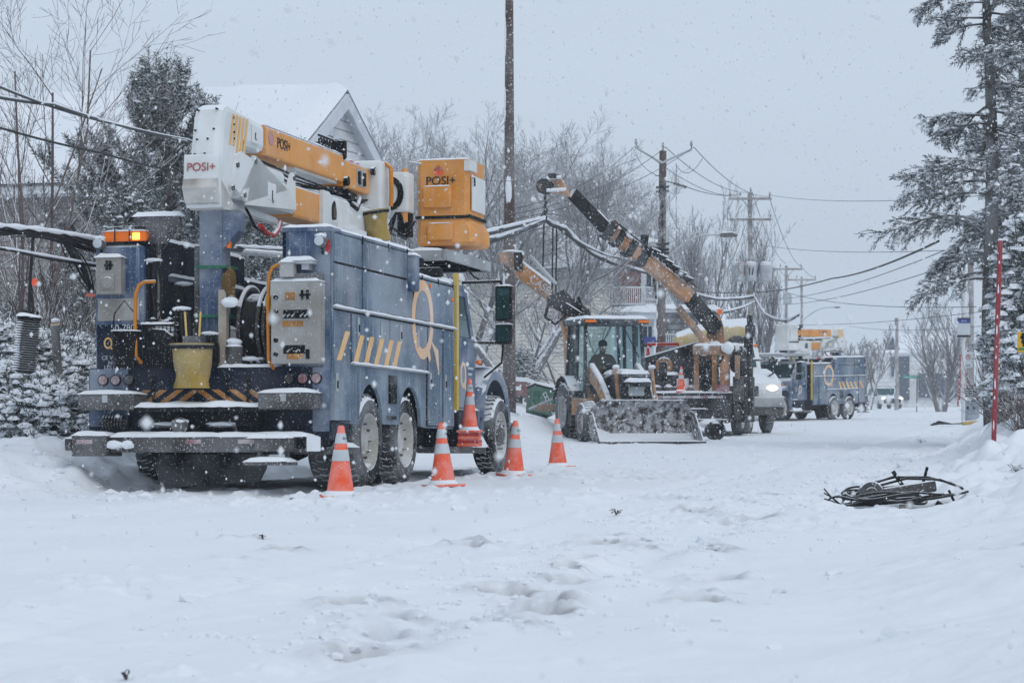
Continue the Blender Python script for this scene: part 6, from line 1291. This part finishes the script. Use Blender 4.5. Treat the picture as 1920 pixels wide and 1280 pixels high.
for k in range(26): x = fx(1147)+.082*k*fx(1242)/fx(1242)*1.0; b.box(x-.018,x+.018,-1.02,-.98,fz(572),fz(541))
b.build('balcony_railing', hc)
b = MB(); b.use(SIDING_W); b.box(fx(1147),fx(1241),-.10,-.03,0,fz(600)); b.build('porch_wall', hc)
win(hc, fx(1206), fx(1222), fz(652), fz(612), -.10); win(hc, fx(1186), fx(1196), fz(652), fz(612), -.10); win(hc, fx(1212), fx(1232), fz(560), fz(500)); 
b = MB(); b.use(TRIM); b.box(fx(1140),fx(1150),-.1,-.0,fz(600),fz(455)); b.box(fx(1202),fx(1209),-.1,-.03,fz(600),fz(455)); b.build('corner_board', hc)
hd_, hw, h, fx, fz = block('house','dark shingled house end with a white railing between the two poles',1242,1350,586,690,110,6,SHINGLE,.3,True)
b = MB(); b.use(TRIM); b.tube([(fx(1222),-.8,fz(628)),(fx(1300),-.8,fz(628))],.04,5)
for k in range(20): x = fx(1224)+.095*k; b.box(x-.02,x+.02,-.82,-.78,fz(650),fz(628))
b.build('railing', hd_)
b = MB(); b.use(M('far_blue',(.06,.09,.3),.5)); b.box(0,.55,-.04,0,0,.25); b.use(STEEL); b.tube([(.27,.03,-2.4),(.27,.03,.2)],.03,6); o = b.build('blue_sign'); o.location = at(1202,644,88); tag(o,'small blue sign board beyond the backhoe cab','sign')
he, hw, h, fx, fz = block('white_building','distant white building with dark grey panels and a snowy roof at the street end',1590,1800,664,752,232,14,SIDING_W,.4,True)
for a in ((1671,1704,705,668),(1686,1704,750,706),(1722,1800,745,700)): 
    b = MB(); b.use(FARGREY); b.box(fx(a[0]),fx(a[1]),-.35,-.03,fz(a[2]),fz(a[3])); b.build('dark_panel', he)
block('far_house','faint snowy roofed house rising behind the distant white building',1692,1790,657,700,262,10,SIDING_W,.5,False,roofh=1.6,seed=4)
block('far_house','pale low house hidden by the twigs left of the street end',1560,1640,690,745,240,10,SIDING_W,.5,False,roofh=1.6,seed=6)
block('far_house','faint house roof behind the poplars by the transformer pole',1300,1400,612,690,175,10,SIDING_W,.5,False,roofh=2.2,seed=7)
# low brick garden wall with snow, left of the backhoe
b = MB(); b.use(BRICK); b.prism([(-1.2,0),(1.0,0),(1.0,.35),(.3,.62),(-1.2,.72)],'y',0,.3); b.use(SNOW); b.prism([(-1.2,.72),(.3,.62),(1.0,.35),(1.02,.45),(.35,.80),(-1.2,.95)],'y',-.03,.33)
for x in (-.9,-.45,0): b.use(SNOW); b.box(x-.10,x+.10,-.03,.0,.25,.42)
o = b.build('garden_wall'); o.scale = (.75,1,.62); o.location = at(972,742,66); tag(o,'low brown brick garden wall half buried in snow behind the tall pole','garden wall')

# ---------------------------------------------------------------- bare trees
class TreeMB:
    """fast collector for thousands of thin branches"""
    def __init__(s): s.v = []; s.f = []; s.mi = []
    def seg(s, pts, rs, n):
        o = len(s.v); k = len(pts)
        for i in range(k):
            d = (pts[min(i+1,k-1)] - pts[max(i-1,0)]).normalized(); a = d.cross(Vector((.31,.17,.93)) if abs(d.z) < .95 else Vector((1,0,0))).normalized(); c = a.cross(d)
            for j in range(n):
                t = 2*math.pi*j/n + .5; p = pts[i] + a*(math.cos(t)*rs[i]) + c*(math.sin(t)*rs[i]); s.v.append((p.x,p.y,p.z))
        for i in range(k-1):
            for j in range(n): s.f.append((o+i*n+j, o+i*n+(j+1)%n, o+(i+1)*n+(j+1)%n, o+(i+1)*n+j))
    def build(s, name, mat, parent):
        me = bpy.data.meshes.new(name); me.from_pydata(s.v, [], s.f); me.update(); me.materials.append(mat); me.polygons.foreach_set('use_smooth', [True]*len(me.polygons))
        o = bpy.data.objects.new(name, me); COL.objects.link(o); o.parent = parent; return o
def rot_dir(d, ang, q):
    a = d.cross(Vector((q.uniform(-1,1),q.uniform(-1,1),q.uniform(-1,1)))).normalized(); return (Matrix.Rotation(ang,3,a) @ d).normalized()
def grow(t, tw, p, d, L, r, lev, P, q):
    """one limb: bends, then sends out side limbs; the last levels go to the twig mesh"""
    n = 5 if lev == 0 else 4 if lev < P['lev']-1 else 3; pts = [p]; rs = [r]; dd = d.copy()
    for i in range(n):
        dd = (dd + Vector((q.gauss(0,P['wig']),q.gauss(0,P['wig']),q.gauss(0,P['wig'])*.6 + P['up']*(1 if lev else .3)))).normalized(); pts.append(pts[-1] + dd*L/n); rs.append(max(r*(1-(.62 if lev < P['lev'] else .8)*(i+1)/n), P['rmin']))
    (t if lev < P['split'] else tw).seg(pts, rs, 8 if lev == 0 else 5 if lev < P['split'] else 3)
    if lev >= P['lev']: return
    k = P['kids'][min(lev, len(P['kids'])-1)]; k = max(1, int(k*q.uniform(.75,1.25)+.5))
    for i in range(k):
        f = P['first'][min(lev,len(P['first'])-1)]; u = f + (1-f)*(i+q.random())/k; j = min(int(u*n), n-1); b_ = pts[j].lerp(pts[j+1], u*n-j); dj = (pts[j+1]-pts[j]).normalized()
        nd = rot_dir(dj, R(q.uniform(*P['ang'])), q); nd = (nd + Vector((0,0,P['up']*1.2))).normalized()
        grow(t, tw, b_, nd, L*q.uniform(*P['ratio'])*(1-.35*u if lev else 1-.25*u), max(rs[j]*q.uniform(*P.get('thin',(.38,.55))), P['rmin']), lev+1, P, q)
def bare_tree(label, base, H, r, seed, mat=BARKF, P=None, stems=1, spread=12, group='bare trees'):
    q = random.Random(seed); root = thing('bare_tree', label, 'tree', base, 0, group); t, tw = TreeMB(), TreeMB()
    Q = dict(lev=4, split=2, kids=[9,6,5,4], first=[.28,.2,.15,.1], ang=(22,48), ratio=(.42,.62), wig=.09, up=.10, rmin=.006); Q.update(P or {})
    for k in range(stems):
        a = 2*math.pi*k/stems + q.random(); s = R(spread*q.uniform(.5,1.2)) if stems > 1 else R(q.uniform(0,3))
        grow(t, tw, Vector((.12*math.cos(a)*(stems>1),.12*math.sin(a)*(stems>1),-.3)), Vector((math.sin(s)*math.cos(a),math.sin(s)*math.sin(a),math.cos(s))), H*.62*(q.uniform(.85,1.08) if stems > 1 else 1), r, 0, Q, q)
    t.build('trunk', mat, root); tw.build('twigs', mat, root); return root
def G(px, d, dz=0): x = (px-960)*d/FPX; return (x, d, gz(x,d)+dz)
big = dict(kids=[11,8,6,6], rmin=.0044, first=[.36,.2,.15,.1], ang=(26,62), up=.075, lev=4, wig=.11, thin=(.34,.5), ratio=(.46,.66))
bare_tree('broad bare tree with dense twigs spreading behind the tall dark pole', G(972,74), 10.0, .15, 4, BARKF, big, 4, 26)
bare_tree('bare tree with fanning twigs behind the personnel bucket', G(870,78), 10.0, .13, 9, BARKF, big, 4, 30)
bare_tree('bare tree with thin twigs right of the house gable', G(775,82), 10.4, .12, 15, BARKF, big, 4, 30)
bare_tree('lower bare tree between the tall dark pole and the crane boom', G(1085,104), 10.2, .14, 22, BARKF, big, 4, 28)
low = dict(kids=[7,5,4], lev=3, rmin=.007, ang=(35,75), up=.02, first=[.3,.15,.1])
bare_tree('low snowy branches reaching past the cream house wall', G(975,70), 4.6, .075, 31, BARKF, low, 2, 20)
bare_tree('small bare tree tangled with the hanging lines left of the crane boom', G(1060,76), 5.6, .06, 35, BARKF, low, 3, 24)
pop = dict(kids=[15,8,5], lev=3, ang=(18,40), up=.13, rmin=.008, first=[.22,.2,.1], ratio=(.34,.52))
for k, (px, d, top, sd_) in enumerate(((1298,128,372,41),(1338,132,345,43),(1372,136,362,47),(1425,140,430,51))):
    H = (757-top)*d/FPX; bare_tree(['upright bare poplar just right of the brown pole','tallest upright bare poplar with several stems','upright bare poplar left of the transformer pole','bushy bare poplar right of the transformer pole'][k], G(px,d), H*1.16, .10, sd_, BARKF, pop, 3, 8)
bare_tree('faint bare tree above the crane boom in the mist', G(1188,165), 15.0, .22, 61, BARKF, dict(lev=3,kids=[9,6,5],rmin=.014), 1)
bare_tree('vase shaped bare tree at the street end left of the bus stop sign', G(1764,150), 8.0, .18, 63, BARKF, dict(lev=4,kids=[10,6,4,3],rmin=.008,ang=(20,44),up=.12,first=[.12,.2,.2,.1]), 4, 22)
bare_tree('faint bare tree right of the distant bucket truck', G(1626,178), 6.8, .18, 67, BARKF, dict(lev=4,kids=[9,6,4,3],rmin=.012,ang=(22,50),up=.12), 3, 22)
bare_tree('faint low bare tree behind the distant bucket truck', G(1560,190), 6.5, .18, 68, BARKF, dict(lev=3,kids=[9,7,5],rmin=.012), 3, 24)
lf = dict(lev=3, kids=[10,6,4], rmin=.0032, ang=(26,56), up=.07, first=[.2,.2,.1], ratio=(.34,.55), wig=.09)
for k, (px, d, H, sd_, st, lab) in enumerate(((68,38,9.0,71,1,'straight bare sapling against the snowy roof at the left'),(20,36,10.6,73,3,'bare tree with long ascending branches at the left edge'),(110,40,8.0,77,2,'bare sapling with forked stems right of the straight one'),(160,42,5.4,79,3,'low bare sapling nearest the pine at the left'),(-40,37,10.8,81,3,'bare tree whose branches lean in from beyond the left edge'),(45,34,5.2,83,2,'snowy thicket of thin stems before the grey brown wall'),(140,35,4.6,85,2,'snowy thicket of thin stems behind the left rear cabinet'))):
    bare_tree(lab, G(px,d), H, .042 if st == 1 else .032, sd_, BARKR, lf, st, 20)

# ---------------------------------------------------------------- conifers
def needle_mesh(name, parent, mat, sprays, q, ln, wd, per, snowp=.0, flat=.0, snowsz=.05):
    """sprays: list of (point, direction); each spray is a brush of flat needles bundles"""
    v = []; f = []; mi = []
    for p, d in sprays:
        a = d.cross(Vector((0,0,1)) if abs(d.z) < .9 else Vector((1,0,0))).normalized(); c = a.cross(d)
        for k in range(per):
            t = q.uniform(0,6.283); s = math.sin(t)*(1-flat); o = p + d*q.uniform(-.5,.5)*ln*1.3
            nd = (d*q.uniform(.35,1.) + a*math.cos(t)*.8 + c*s*.8).normalized(); w_ = nd.cross(Vector((q.uniform(-1,1),q.uniform(-1,1),q.uniform(-1,1)))).normalized()*wd; L = ln*q.uniform(.7,1.2); i = len(v)
            v += [tuple(o-w_*.5),tuple(o+w_*.5),tuple(o+nd*L*.6+w_*.5),tuple(o+nd*L),tuple(o+nd*L*.6-w_*.5)]; f.append((i,i+1,i+2,i+3,i+4)); mi.append(0)
        if q.random() < snowp:
            r = snowsz*q.uniform(.5,1.35); i = len(v); o = p + Vector((q.uniform(-.3,.3)*r,q.uniform(-.3,.3)*r,ln*.35))
            n = 7
            for ring, (rr, hh) in enumerate(((1.,-.25),(.95,.15),(.55,.5))):
                for j in range(n): tt = 6.283*j/n+ring*.4; g = q.uniform(.75,1.2); v.append((o.x+r*rr*g*math.cos(tt)*1.15,o.y+r*rr*g*math.sin(tt),o.z+r*hh*q.uniform(.8,1.2)))
            v.append((o.x,o.y,o.z+r*.62))
            for ring in range(2):
                for j in range(n): f.append((i+ring*n+j,i+ring*n+(j+1)%n,i+(ring+1)*n+(j+1)%n,i+(ring+1)*n+j)); mi.append(1)
            for j in range(n): f.append((i+2*n+j,i+2*n+(j+1)%n,i+3*n)); mi.append(1)
            f.append(tuple(i+n-1-j for j in range(n))); mi.append(1)
    me = bpy.data.meshes.new(name); me.from_pydata(v,[],f); me.update(); me.materials.append(mat); me.materials.append(SNOW); me.polygons.foreach_set('material_index', mi)
    o = bpy.data.objects.new(name, me); COL.objects.link(o); o.parent = parent; return o
def pine(name, label, base, H, R0, seed, cat='tree', per=15, whorls=15, snowp=.5, up=.55, z0=.06):
    q = random.Random(seed); root = thing(name, label, cat, base); t = TreeMB(); spr = []
    t.seg([Vector((0,0,-.2)),Vector((.03,0,H*.5)),Vector((0,.02,H*.97))],[.13,.08,.015],8)
    spr += [(Vector((0,0,H*(.84+.16*k/11))),Vector((0,0,1))) for k in range(12)]
    for c_ in range(9):
        a = q.uniform(0,6.28); z_ = H*q.uniform(.74,.92); r_ = (H*1.0-z_)*q.uniform(.25,.5); spr += [(Vector((r_*math.cos(a),r_*math.sin(a),z_+.07*k)),Vector((.1*math.cos(a),.1*math.sin(a),1)).normalized()) for k in range(7)]
    for w_ in range(whorls):
        u = (w_+q.uniform(-.3,.3))/whorls; z = H*(z0+(.93-z0)*max(0,u)); Lr = R0*(1-u)**.95*q.uniform(.75,1.15)+.16
        for k in range(q.randint(5,8)):
            a = q.uniform(0,6.283); d = Vector((math.cos(a),math.sin(a),up*(.35+u*1.3)*q.uniform(.6,1.2)-.12*(1-u))).normalized(); L = Lr*q.uniform(.6,1.1); n = 5; pts = [Vector((0,0,z))]; dd = d
            for i in range(n): dd = (dd+Vector((0,0,.10+.12*u))).normalized(); pts.append(pts[-1]+dd*L/n)
            t.seg(pts,[.03,.024,.018,.013,.009,.006],4)
            for i in range(int(L*9)+3):
                s = q.uniform(.25,1.0); j = min(int(s*n),n-1); o = pts[j].lerp(pts[j+1],s*n-j); nd = ((pts[j+1]-pts[j]).normalized()+Vector((q.uniform(-1,1),q.uniform(-1,1),q.uniform(-.1,.9)))*.75).normalized(); l2 = q.uniform(.16,.42)*(1.1-.4*s); m = o+nd*l2; e = m+(nd+Vector((0,0,.7))).normalized()*l2*.7
                t.seg([o,m,e],[.007,.006,.004],3)
                for g in (.35,.75): spr.append((o.lerp(m,g),nd))
                spr.append((m.lerp(e,.4),(e-m).normalized())); spr.append((e,(e-m).normalized()))
            spr.append((pts[-1],dd)); spr.append((pts[-1]+dd*.1,(dd+Vector((0,0,1))).normalized()))
    t.build('trunk', TRUNK, root); needle_mesh('needles', root, NEEDLE, spr, q, .105, .011, per, snowp, 0, .036); return root
pine('pine_tree','bushy snow dusted pine with upright candle tips behind the boom knuckle', G(312,41,.1), 6.3, 4.1, 5, per=15, whorls=17, snowp=.28, up=.42)
pine('pine_tree','lower snowy pine seen under the boom and behind the bed', G(500,43,.1), 3.6, 1.5, 8, per=14, whorls=9, snowp=.45)
pine('pine_tree','small snowy pine spreading behind the left rear cabinet', G(235,37,.1), 3.7, 1.3, 12, per=13, whorls=9, snowp=.5)
pine('small_spruce','small snowy evergreen before the cream house wall', G(972,68,.0), 1.25, .45, 14, per=10, whorls=7, snowp=.6)
def hemlock(label, base, H, R0, seed, lean=0., dens=1., z0=.1, per=9):
    q = random.Random(seed); root = thing('hemlock_tree', label, 'tree', base, 0, 'tall conifers at the right'); t = TreeMB(); spr = []
    def tp(z): return Vector((lean*z+.04*math.sin(z*.9+seed), .04*math.cos(z*.7), z))
    t.seg([tp(H*i/12-.3*(i==0)) for i in range(13)],[.17*(1-.85*i/12)+.01 for i in range(13)],10)
    z = H*z0
    while z < H*.97:
        u = z/H; Lr = R0*(1-.62*u)*q.uniform(.55,1.1)
        a = q.uniform(0,6.283); d = Vector((math.cos(a),math.sin(a),q.uniform(-.12,.5))); n = 8; pts = [tp(z)]; dd = d.normalized()
        for i in range(n): dd = (dd+Vector((q.gauss(0,.07),q.gauss(0,.07),-.055+q.gauss(0,.05)))).normalized(); pts.append(pts[-1]+dd*Lr/n)
        t.seg(pts,[.034*(1-.8*i/n)*(1.2-u*.6) for i in range(n+1)],5)
        for i in range(int((Lr*13+4)*dens)):
            s = q.uniform(.18,1.)**.8; j = min(int(s*n),n-1); o = pts[j].lerp(pts[j+1],s*n-j); ax = (pts[j+1]-pts[j]).normalized(); sd_ = ax.cross(Vector((0,0,1))).normalized()*(1 if q.random() < .5 else -1)
            nd = (ax*q.uniform(.3,1)+sd_*q.uniform(.2,1)+Vector((0,0,q.uniform(-.75,.3)))).normalized(); l2 = Lr*q.uniform(.10,.24)*(1.25-.6*s)+.08; e = o+nd*l2; e2 = e+(nd+Vector((0,0,-.4))).normalized()*l2*.5
            t.seg([o,e,e2],[.008,.006,.004],3)
            if s > .3 or q.random() < .8:
                for g in (.25,.5,.75,1.): 
                    if q.random() < .85: spr.append((o.lerp(e,g),nd))
                spr.append((e2,(nd+Vector((0,0,-.6))).normalized())); spr.append((e.lerp(e2,.5)+Vector((q.uniform(-.06,.06),q.uniform(-.06,.06),-.03)),nd))
        z += q.uniform(.09,.17)/dens*H/9.
    t.build('trunk', TRUNK, root); needle_mesh('needles', root, NEEDLE2, spr, q, .085, .012, per, .42, .5, .034); return root
hemlock('tall open hemlock with drooping branches left of the red stake', G(1862,46), 11.4, 2.6, 3, -.012, 1.3, .25, 8)
hemlock('dense tall hemlock at the right edge behind the open one', G(1960,49), 11.6, 2.4, 6, 0., 1.4, .2, 8)
hemlock('full hemlock with boughs down to the snowbank behind the cedar bush', G(1962,47), 9.6, 1.15, 21, 0., 1.6, .02, 8)
hemlock('slender hemlock filling the gap between the two big conifers', G(1915,55), 12.2, 1.9, 13, 0., 1.2, .28, 8)
def shrub(label, base, rx, ry, rz, n, seed, mat=NEEDLE, snowp=.6, ln=.10, wd=.014, per=8, ssz=.07, name='evergreen_shrub', cat='shrub', stems=14):
    q = random.Random(seed); root = thing(name, label, cat, base); t = TreeMB(); spr = []
    for k in range(stems):
        a = q.uniform(0,6.28); e = Vector((rx*q.uniform(0,.9)*math.cos(a),ry*q.uniform(0,.9)*math.sin(a),rz*q.uniform(.3,1.0))); t.seg([Vector((e.x*.15,e.y*.15,-.1)),e*.55+Vector((q.uniform(-.1,.1),0,.1)),e],[.02,.014,.006],4)
    for k in range(n):
        z = rz*(1-q.random()**1.3); m = math.sqrt(max(.05,1-(z/rz)**2.2)); a = q.uniform(0,6.28); rr = q.uniform(.35,1.)**.5*m; g = 1+.3*mnoise.noise(Vector((math.cos(a)*2+seed,math.sin(a)*2,z*2.2)))
        p = Vector((rx*rr*g*math.cos(a),ry*rr*g*math.sin(a),z)); d = (Vector((p.x/rx,p.y/ry,.35))+Vector((q.uniform(-.6,.6),q.uniform(-.6,.6),q.uniform(-.4,.6)))).normalized(); spr.append((p,d))
    t.build('stems', BARK, root); needle_mesh('foliage', root, mat, spr, q, ln, wd, per, snowp, .2, ssz); return root
shrub('tall cedar bush loaded with round snow clumps at the right edge', G(1918,37,.3), .62, .62, 2.7, 1500, 3, NEEDLE, .42, .10, .017, 12, .075, 'cedar_bush')
shrub('low snowy evergreen at the far right below the yellow sign', G(1950,34,.3), .8, .6, 1.1, 620, 4, NEEDLE, .5, .09, .015, 9, .07)
for k, (px, d, rx, rz, sd_, lab) in enumerate(((20,29.5,.75,.95,21,'snow laden fallen evergreen boughs at the left edge'),(90,29.0,.62,.72,22,'snow laden fallen evergreen boughs below the splice case'),(150,30.5,.55,.95,23,'snow laden evergreen boughs against the left bumper box'),(60,32,.9,1.45,24,'taller snowy evergreen heap behind the splice case'),(-40,31,.8,1.7,25,'snowy evergreen heap cut by the left edge'),(135,33.5,.8,1.5,26,'snowy evergreen heap behind the left rear cabinet'))):
    shrub(lab, G(px,d,.0), rx, .55, rz, int(520*rx*rz)+260, sd_, NEEDLE, .8, .12, .014, 8, .062, 'fallen_boughs', 'fallen branches')
def twig_bush(label, base, H, sp, n, seed, mat=BARKR):
    q = random.Random(seed); root = thing('bare_bush', label, 'bush', base); t = TreeMB()
    for k in range(n):
        a = q.uniform(0,6.28); s = q.uniform(.15,1.)*sp; p = [Vector((q.uniform(-.15,.15),q.uniform(-.15,.15),-.1))]; d = Vector((math.cos(a)*s,math.sin(a)*s,1)).normalized(); L = H*q.uniform(.55,1.1)
        for i in range(4): d = (d+Vector((q.gauss(0,.14),q.gauss(0,.14),-.02))).normalized(); p.append(p[-1]+d*L/4)
        t.seg(p,[.008,.007,.006,.005,.003],4)
        for i in range(4):
            j = q.randint(1,3); e = rot_dir((p[j+1]-p[j]).normalized(),R(q.uniform(20,55)),q); t.seg([p[j],p[j]+e*L*.2,p[j]+(e+Vector((0,0,.2)))*L*.36],[.005,.004,.003],3)
    t.build('stems', mat, root); return root
twig_bush('tangled bare bush with snowy twigs right of the grey cabinet', G(1885,36,.0), 1.0, 1.3, 90, 4); twig_bush('bare bush of reddish twigs at the right edge behind the red stake', G(1935,33,.0), .95, 1.2, 80, 6)
twig_bush('snowy tangle of thin branches behind the splice case', G(60,33,.2), 2.2, .9, 60, 8, BARK); twig_bush('snowy tangle of thin branches beside the left rear cabinet', G(150,34,.2), 2.3, .7, 50, 9, BARK)
for px, py, d, a, lab in ((14,770,29,.3,'sawn log end poking out of the fallen boughs at the left edge'),(104,660,30,1.25,'broken upright log with a snow cap in the fallen boughs')):
    b = MB(); b.use(TRUNK); e = Vector((math.cos(a)*.05,-.12,math.sin(a)*.35)); b.tube([(0,.3,-.1) if a < 1 else (.05,0,-.5), tuple(e)],.055,12); b.use(M('cut_wood',(.45,.33,.20),.8,snow=0)); b.tube([tuple(e), tuple(e+(e-Vector((0,.3,-.1))).normalized()*.005)],.052,12); b.use(SNOW); b.blob((e.x,e.y+.05,e.z+.055),.06,.09,.03,2)
    o = b.build('log', None, True); o.location = at(px,py,d); tag(o, lab, 'log')
# ---------------------------------------------------------------- crumbs of snow thrown up on the road and banks
def crumbs():
    q = random.Random(8); b = MB(); b.use(SNOW)
    for k in range(1500):
        m = q.random()
        if m < .45: y = 9+22*q.random()**1.3; x = .2+.21*(y-13)+q.gauss(0,.5)
        elif m < .75: y = 20+26*q.random(); x = 5.0+.2*(y-30)+q.gauss(-.3,.6)
        elif m < .87: y = q.uniform(23.6,26.5); x = q.uniform(-6.0,-3.4)
        else: y = 9+20*q.random(); x = q.uniform(-.25,.25)*y
        s = q.uniform(.010,.028)*(1+1.8*(q.random()<.12)*(m>.45)); g = float(ground([x],[y])[0]); b.blob((x,y,g+s*.15),s*1.3,s*1.1,s*.7,k%17,1,.4)
    o = b.build('snow_crumbs', None, True); o['kind'] = 'stuff'
crumbs()
# ---------------------------------------------------------------- falling snow and the misty air
def falling_snow(n, seed):
    q = np.random.default_rng(seed); d = 3.2 + (64-3.2)*q.random(n)**.62; d[:260] = 3.0 + 6.5*q.random(260)
    x = (q.random(n)-.5)*(d*.50+3.0); z = CAM_H - .9 + q.random(n)*(.95+d*.23); keep = z > -.02; d, x, z = d[keep], x[keep], z[keep]; k = len(d)
    r = (.0022+.0095*q.random(k)**3.8)*np.clip(.45+d/26., .5, 1.5)
    nb = d < 9.5; r[nb] = np.where(q.random(nb.sum()) < .55, .0045+.0045*q.random(nb.sum()), r[nb])
    o = np.array([[1,0,0],[0,1,0],[-1,0,0],[0,-1,0],[0,0,1],[0,0,-1]])
    sc = r[:,None,None]*(0.7+.6*q.random((k,6,1))); v = np.stack([x,d,z],-1)[:,None,:] + o[None]*sc*np.stack([np.ones(k),np.ones(k),1+.9*q.random(k)**2],-1)[:,None,:]
    F = np.array([[0,1,4],[1,2,4],[2,3,4],[3,0,4],[1,0,5],[2,1,5],[3,2,5],[0,3,5]]); f = (np.arange(k)*6)[:,None,None] + F[None]
    me = bpy.data.meshes.new('falling_snow'); me.from_pydata(v.reshape(-1,3).tolist(), [], f.reshape(-1,3).tolist()); me.update()
    m = bpy.data.materials.new('snowflake'); m.use_nodes = True; bs = m.node_tree.nodes['Principled BSDF']; bs.inputs['Base Color'].default_value = (.95,.96,.97,1); bs.inputs['Roughness'].default_value = 1; bs.inputs['Subsurface Weight'].default_value = 0
    nn = m.node_tree.nodes; tl = nn.new('ShaderNodeBsdfTranslucent'); tl.inputs[0].default_value = (.95,.96,.97,1); mx = nn.new('ShaderNodeMixShader'); mx.inputs[0].default_value = .5
    m.node_tree.links.new(bs.outputs[0], mx.inputs[1]); m.node_tree.links.new(tl.outputs[0], mx.inputs[2]); m.node_tree.links.new(mx.outputs[0], nn['Material Output'].inputs[0])
    me.materials.append(m); me.polygons.foreach_set('use_smooth', [True]*len(me.polygons))
    ob = bpy.data.objects.new('falling_snow', me); COL.objects.link(ob); ob['kind'] = 'stuff'
falling_snow(27000, 3)
def haze(density):
    b = MB(); m = bpy.data.materials.new('misty_air'); m.use_nodes = True; n = m.node_tree.nodes; n.remove(n['Principled BSDF'])
    v = n.new('ShaderNodeVolumePrincipled'); v.inputs['Color'].default_value = (.93,.96,.99,1); v.inputs['Density'].default_value = density; v.inputs['Anisotropy'].default_value = .1
    m.node_tree.links.new(v.outputs[0], n['Material Output'].inputs['Volume']); b.use(m); b.box(-400,400,-70,900,-2.2,26); o = b.build('haze'); o['kind'] = 'stuff'
haze(.0006)
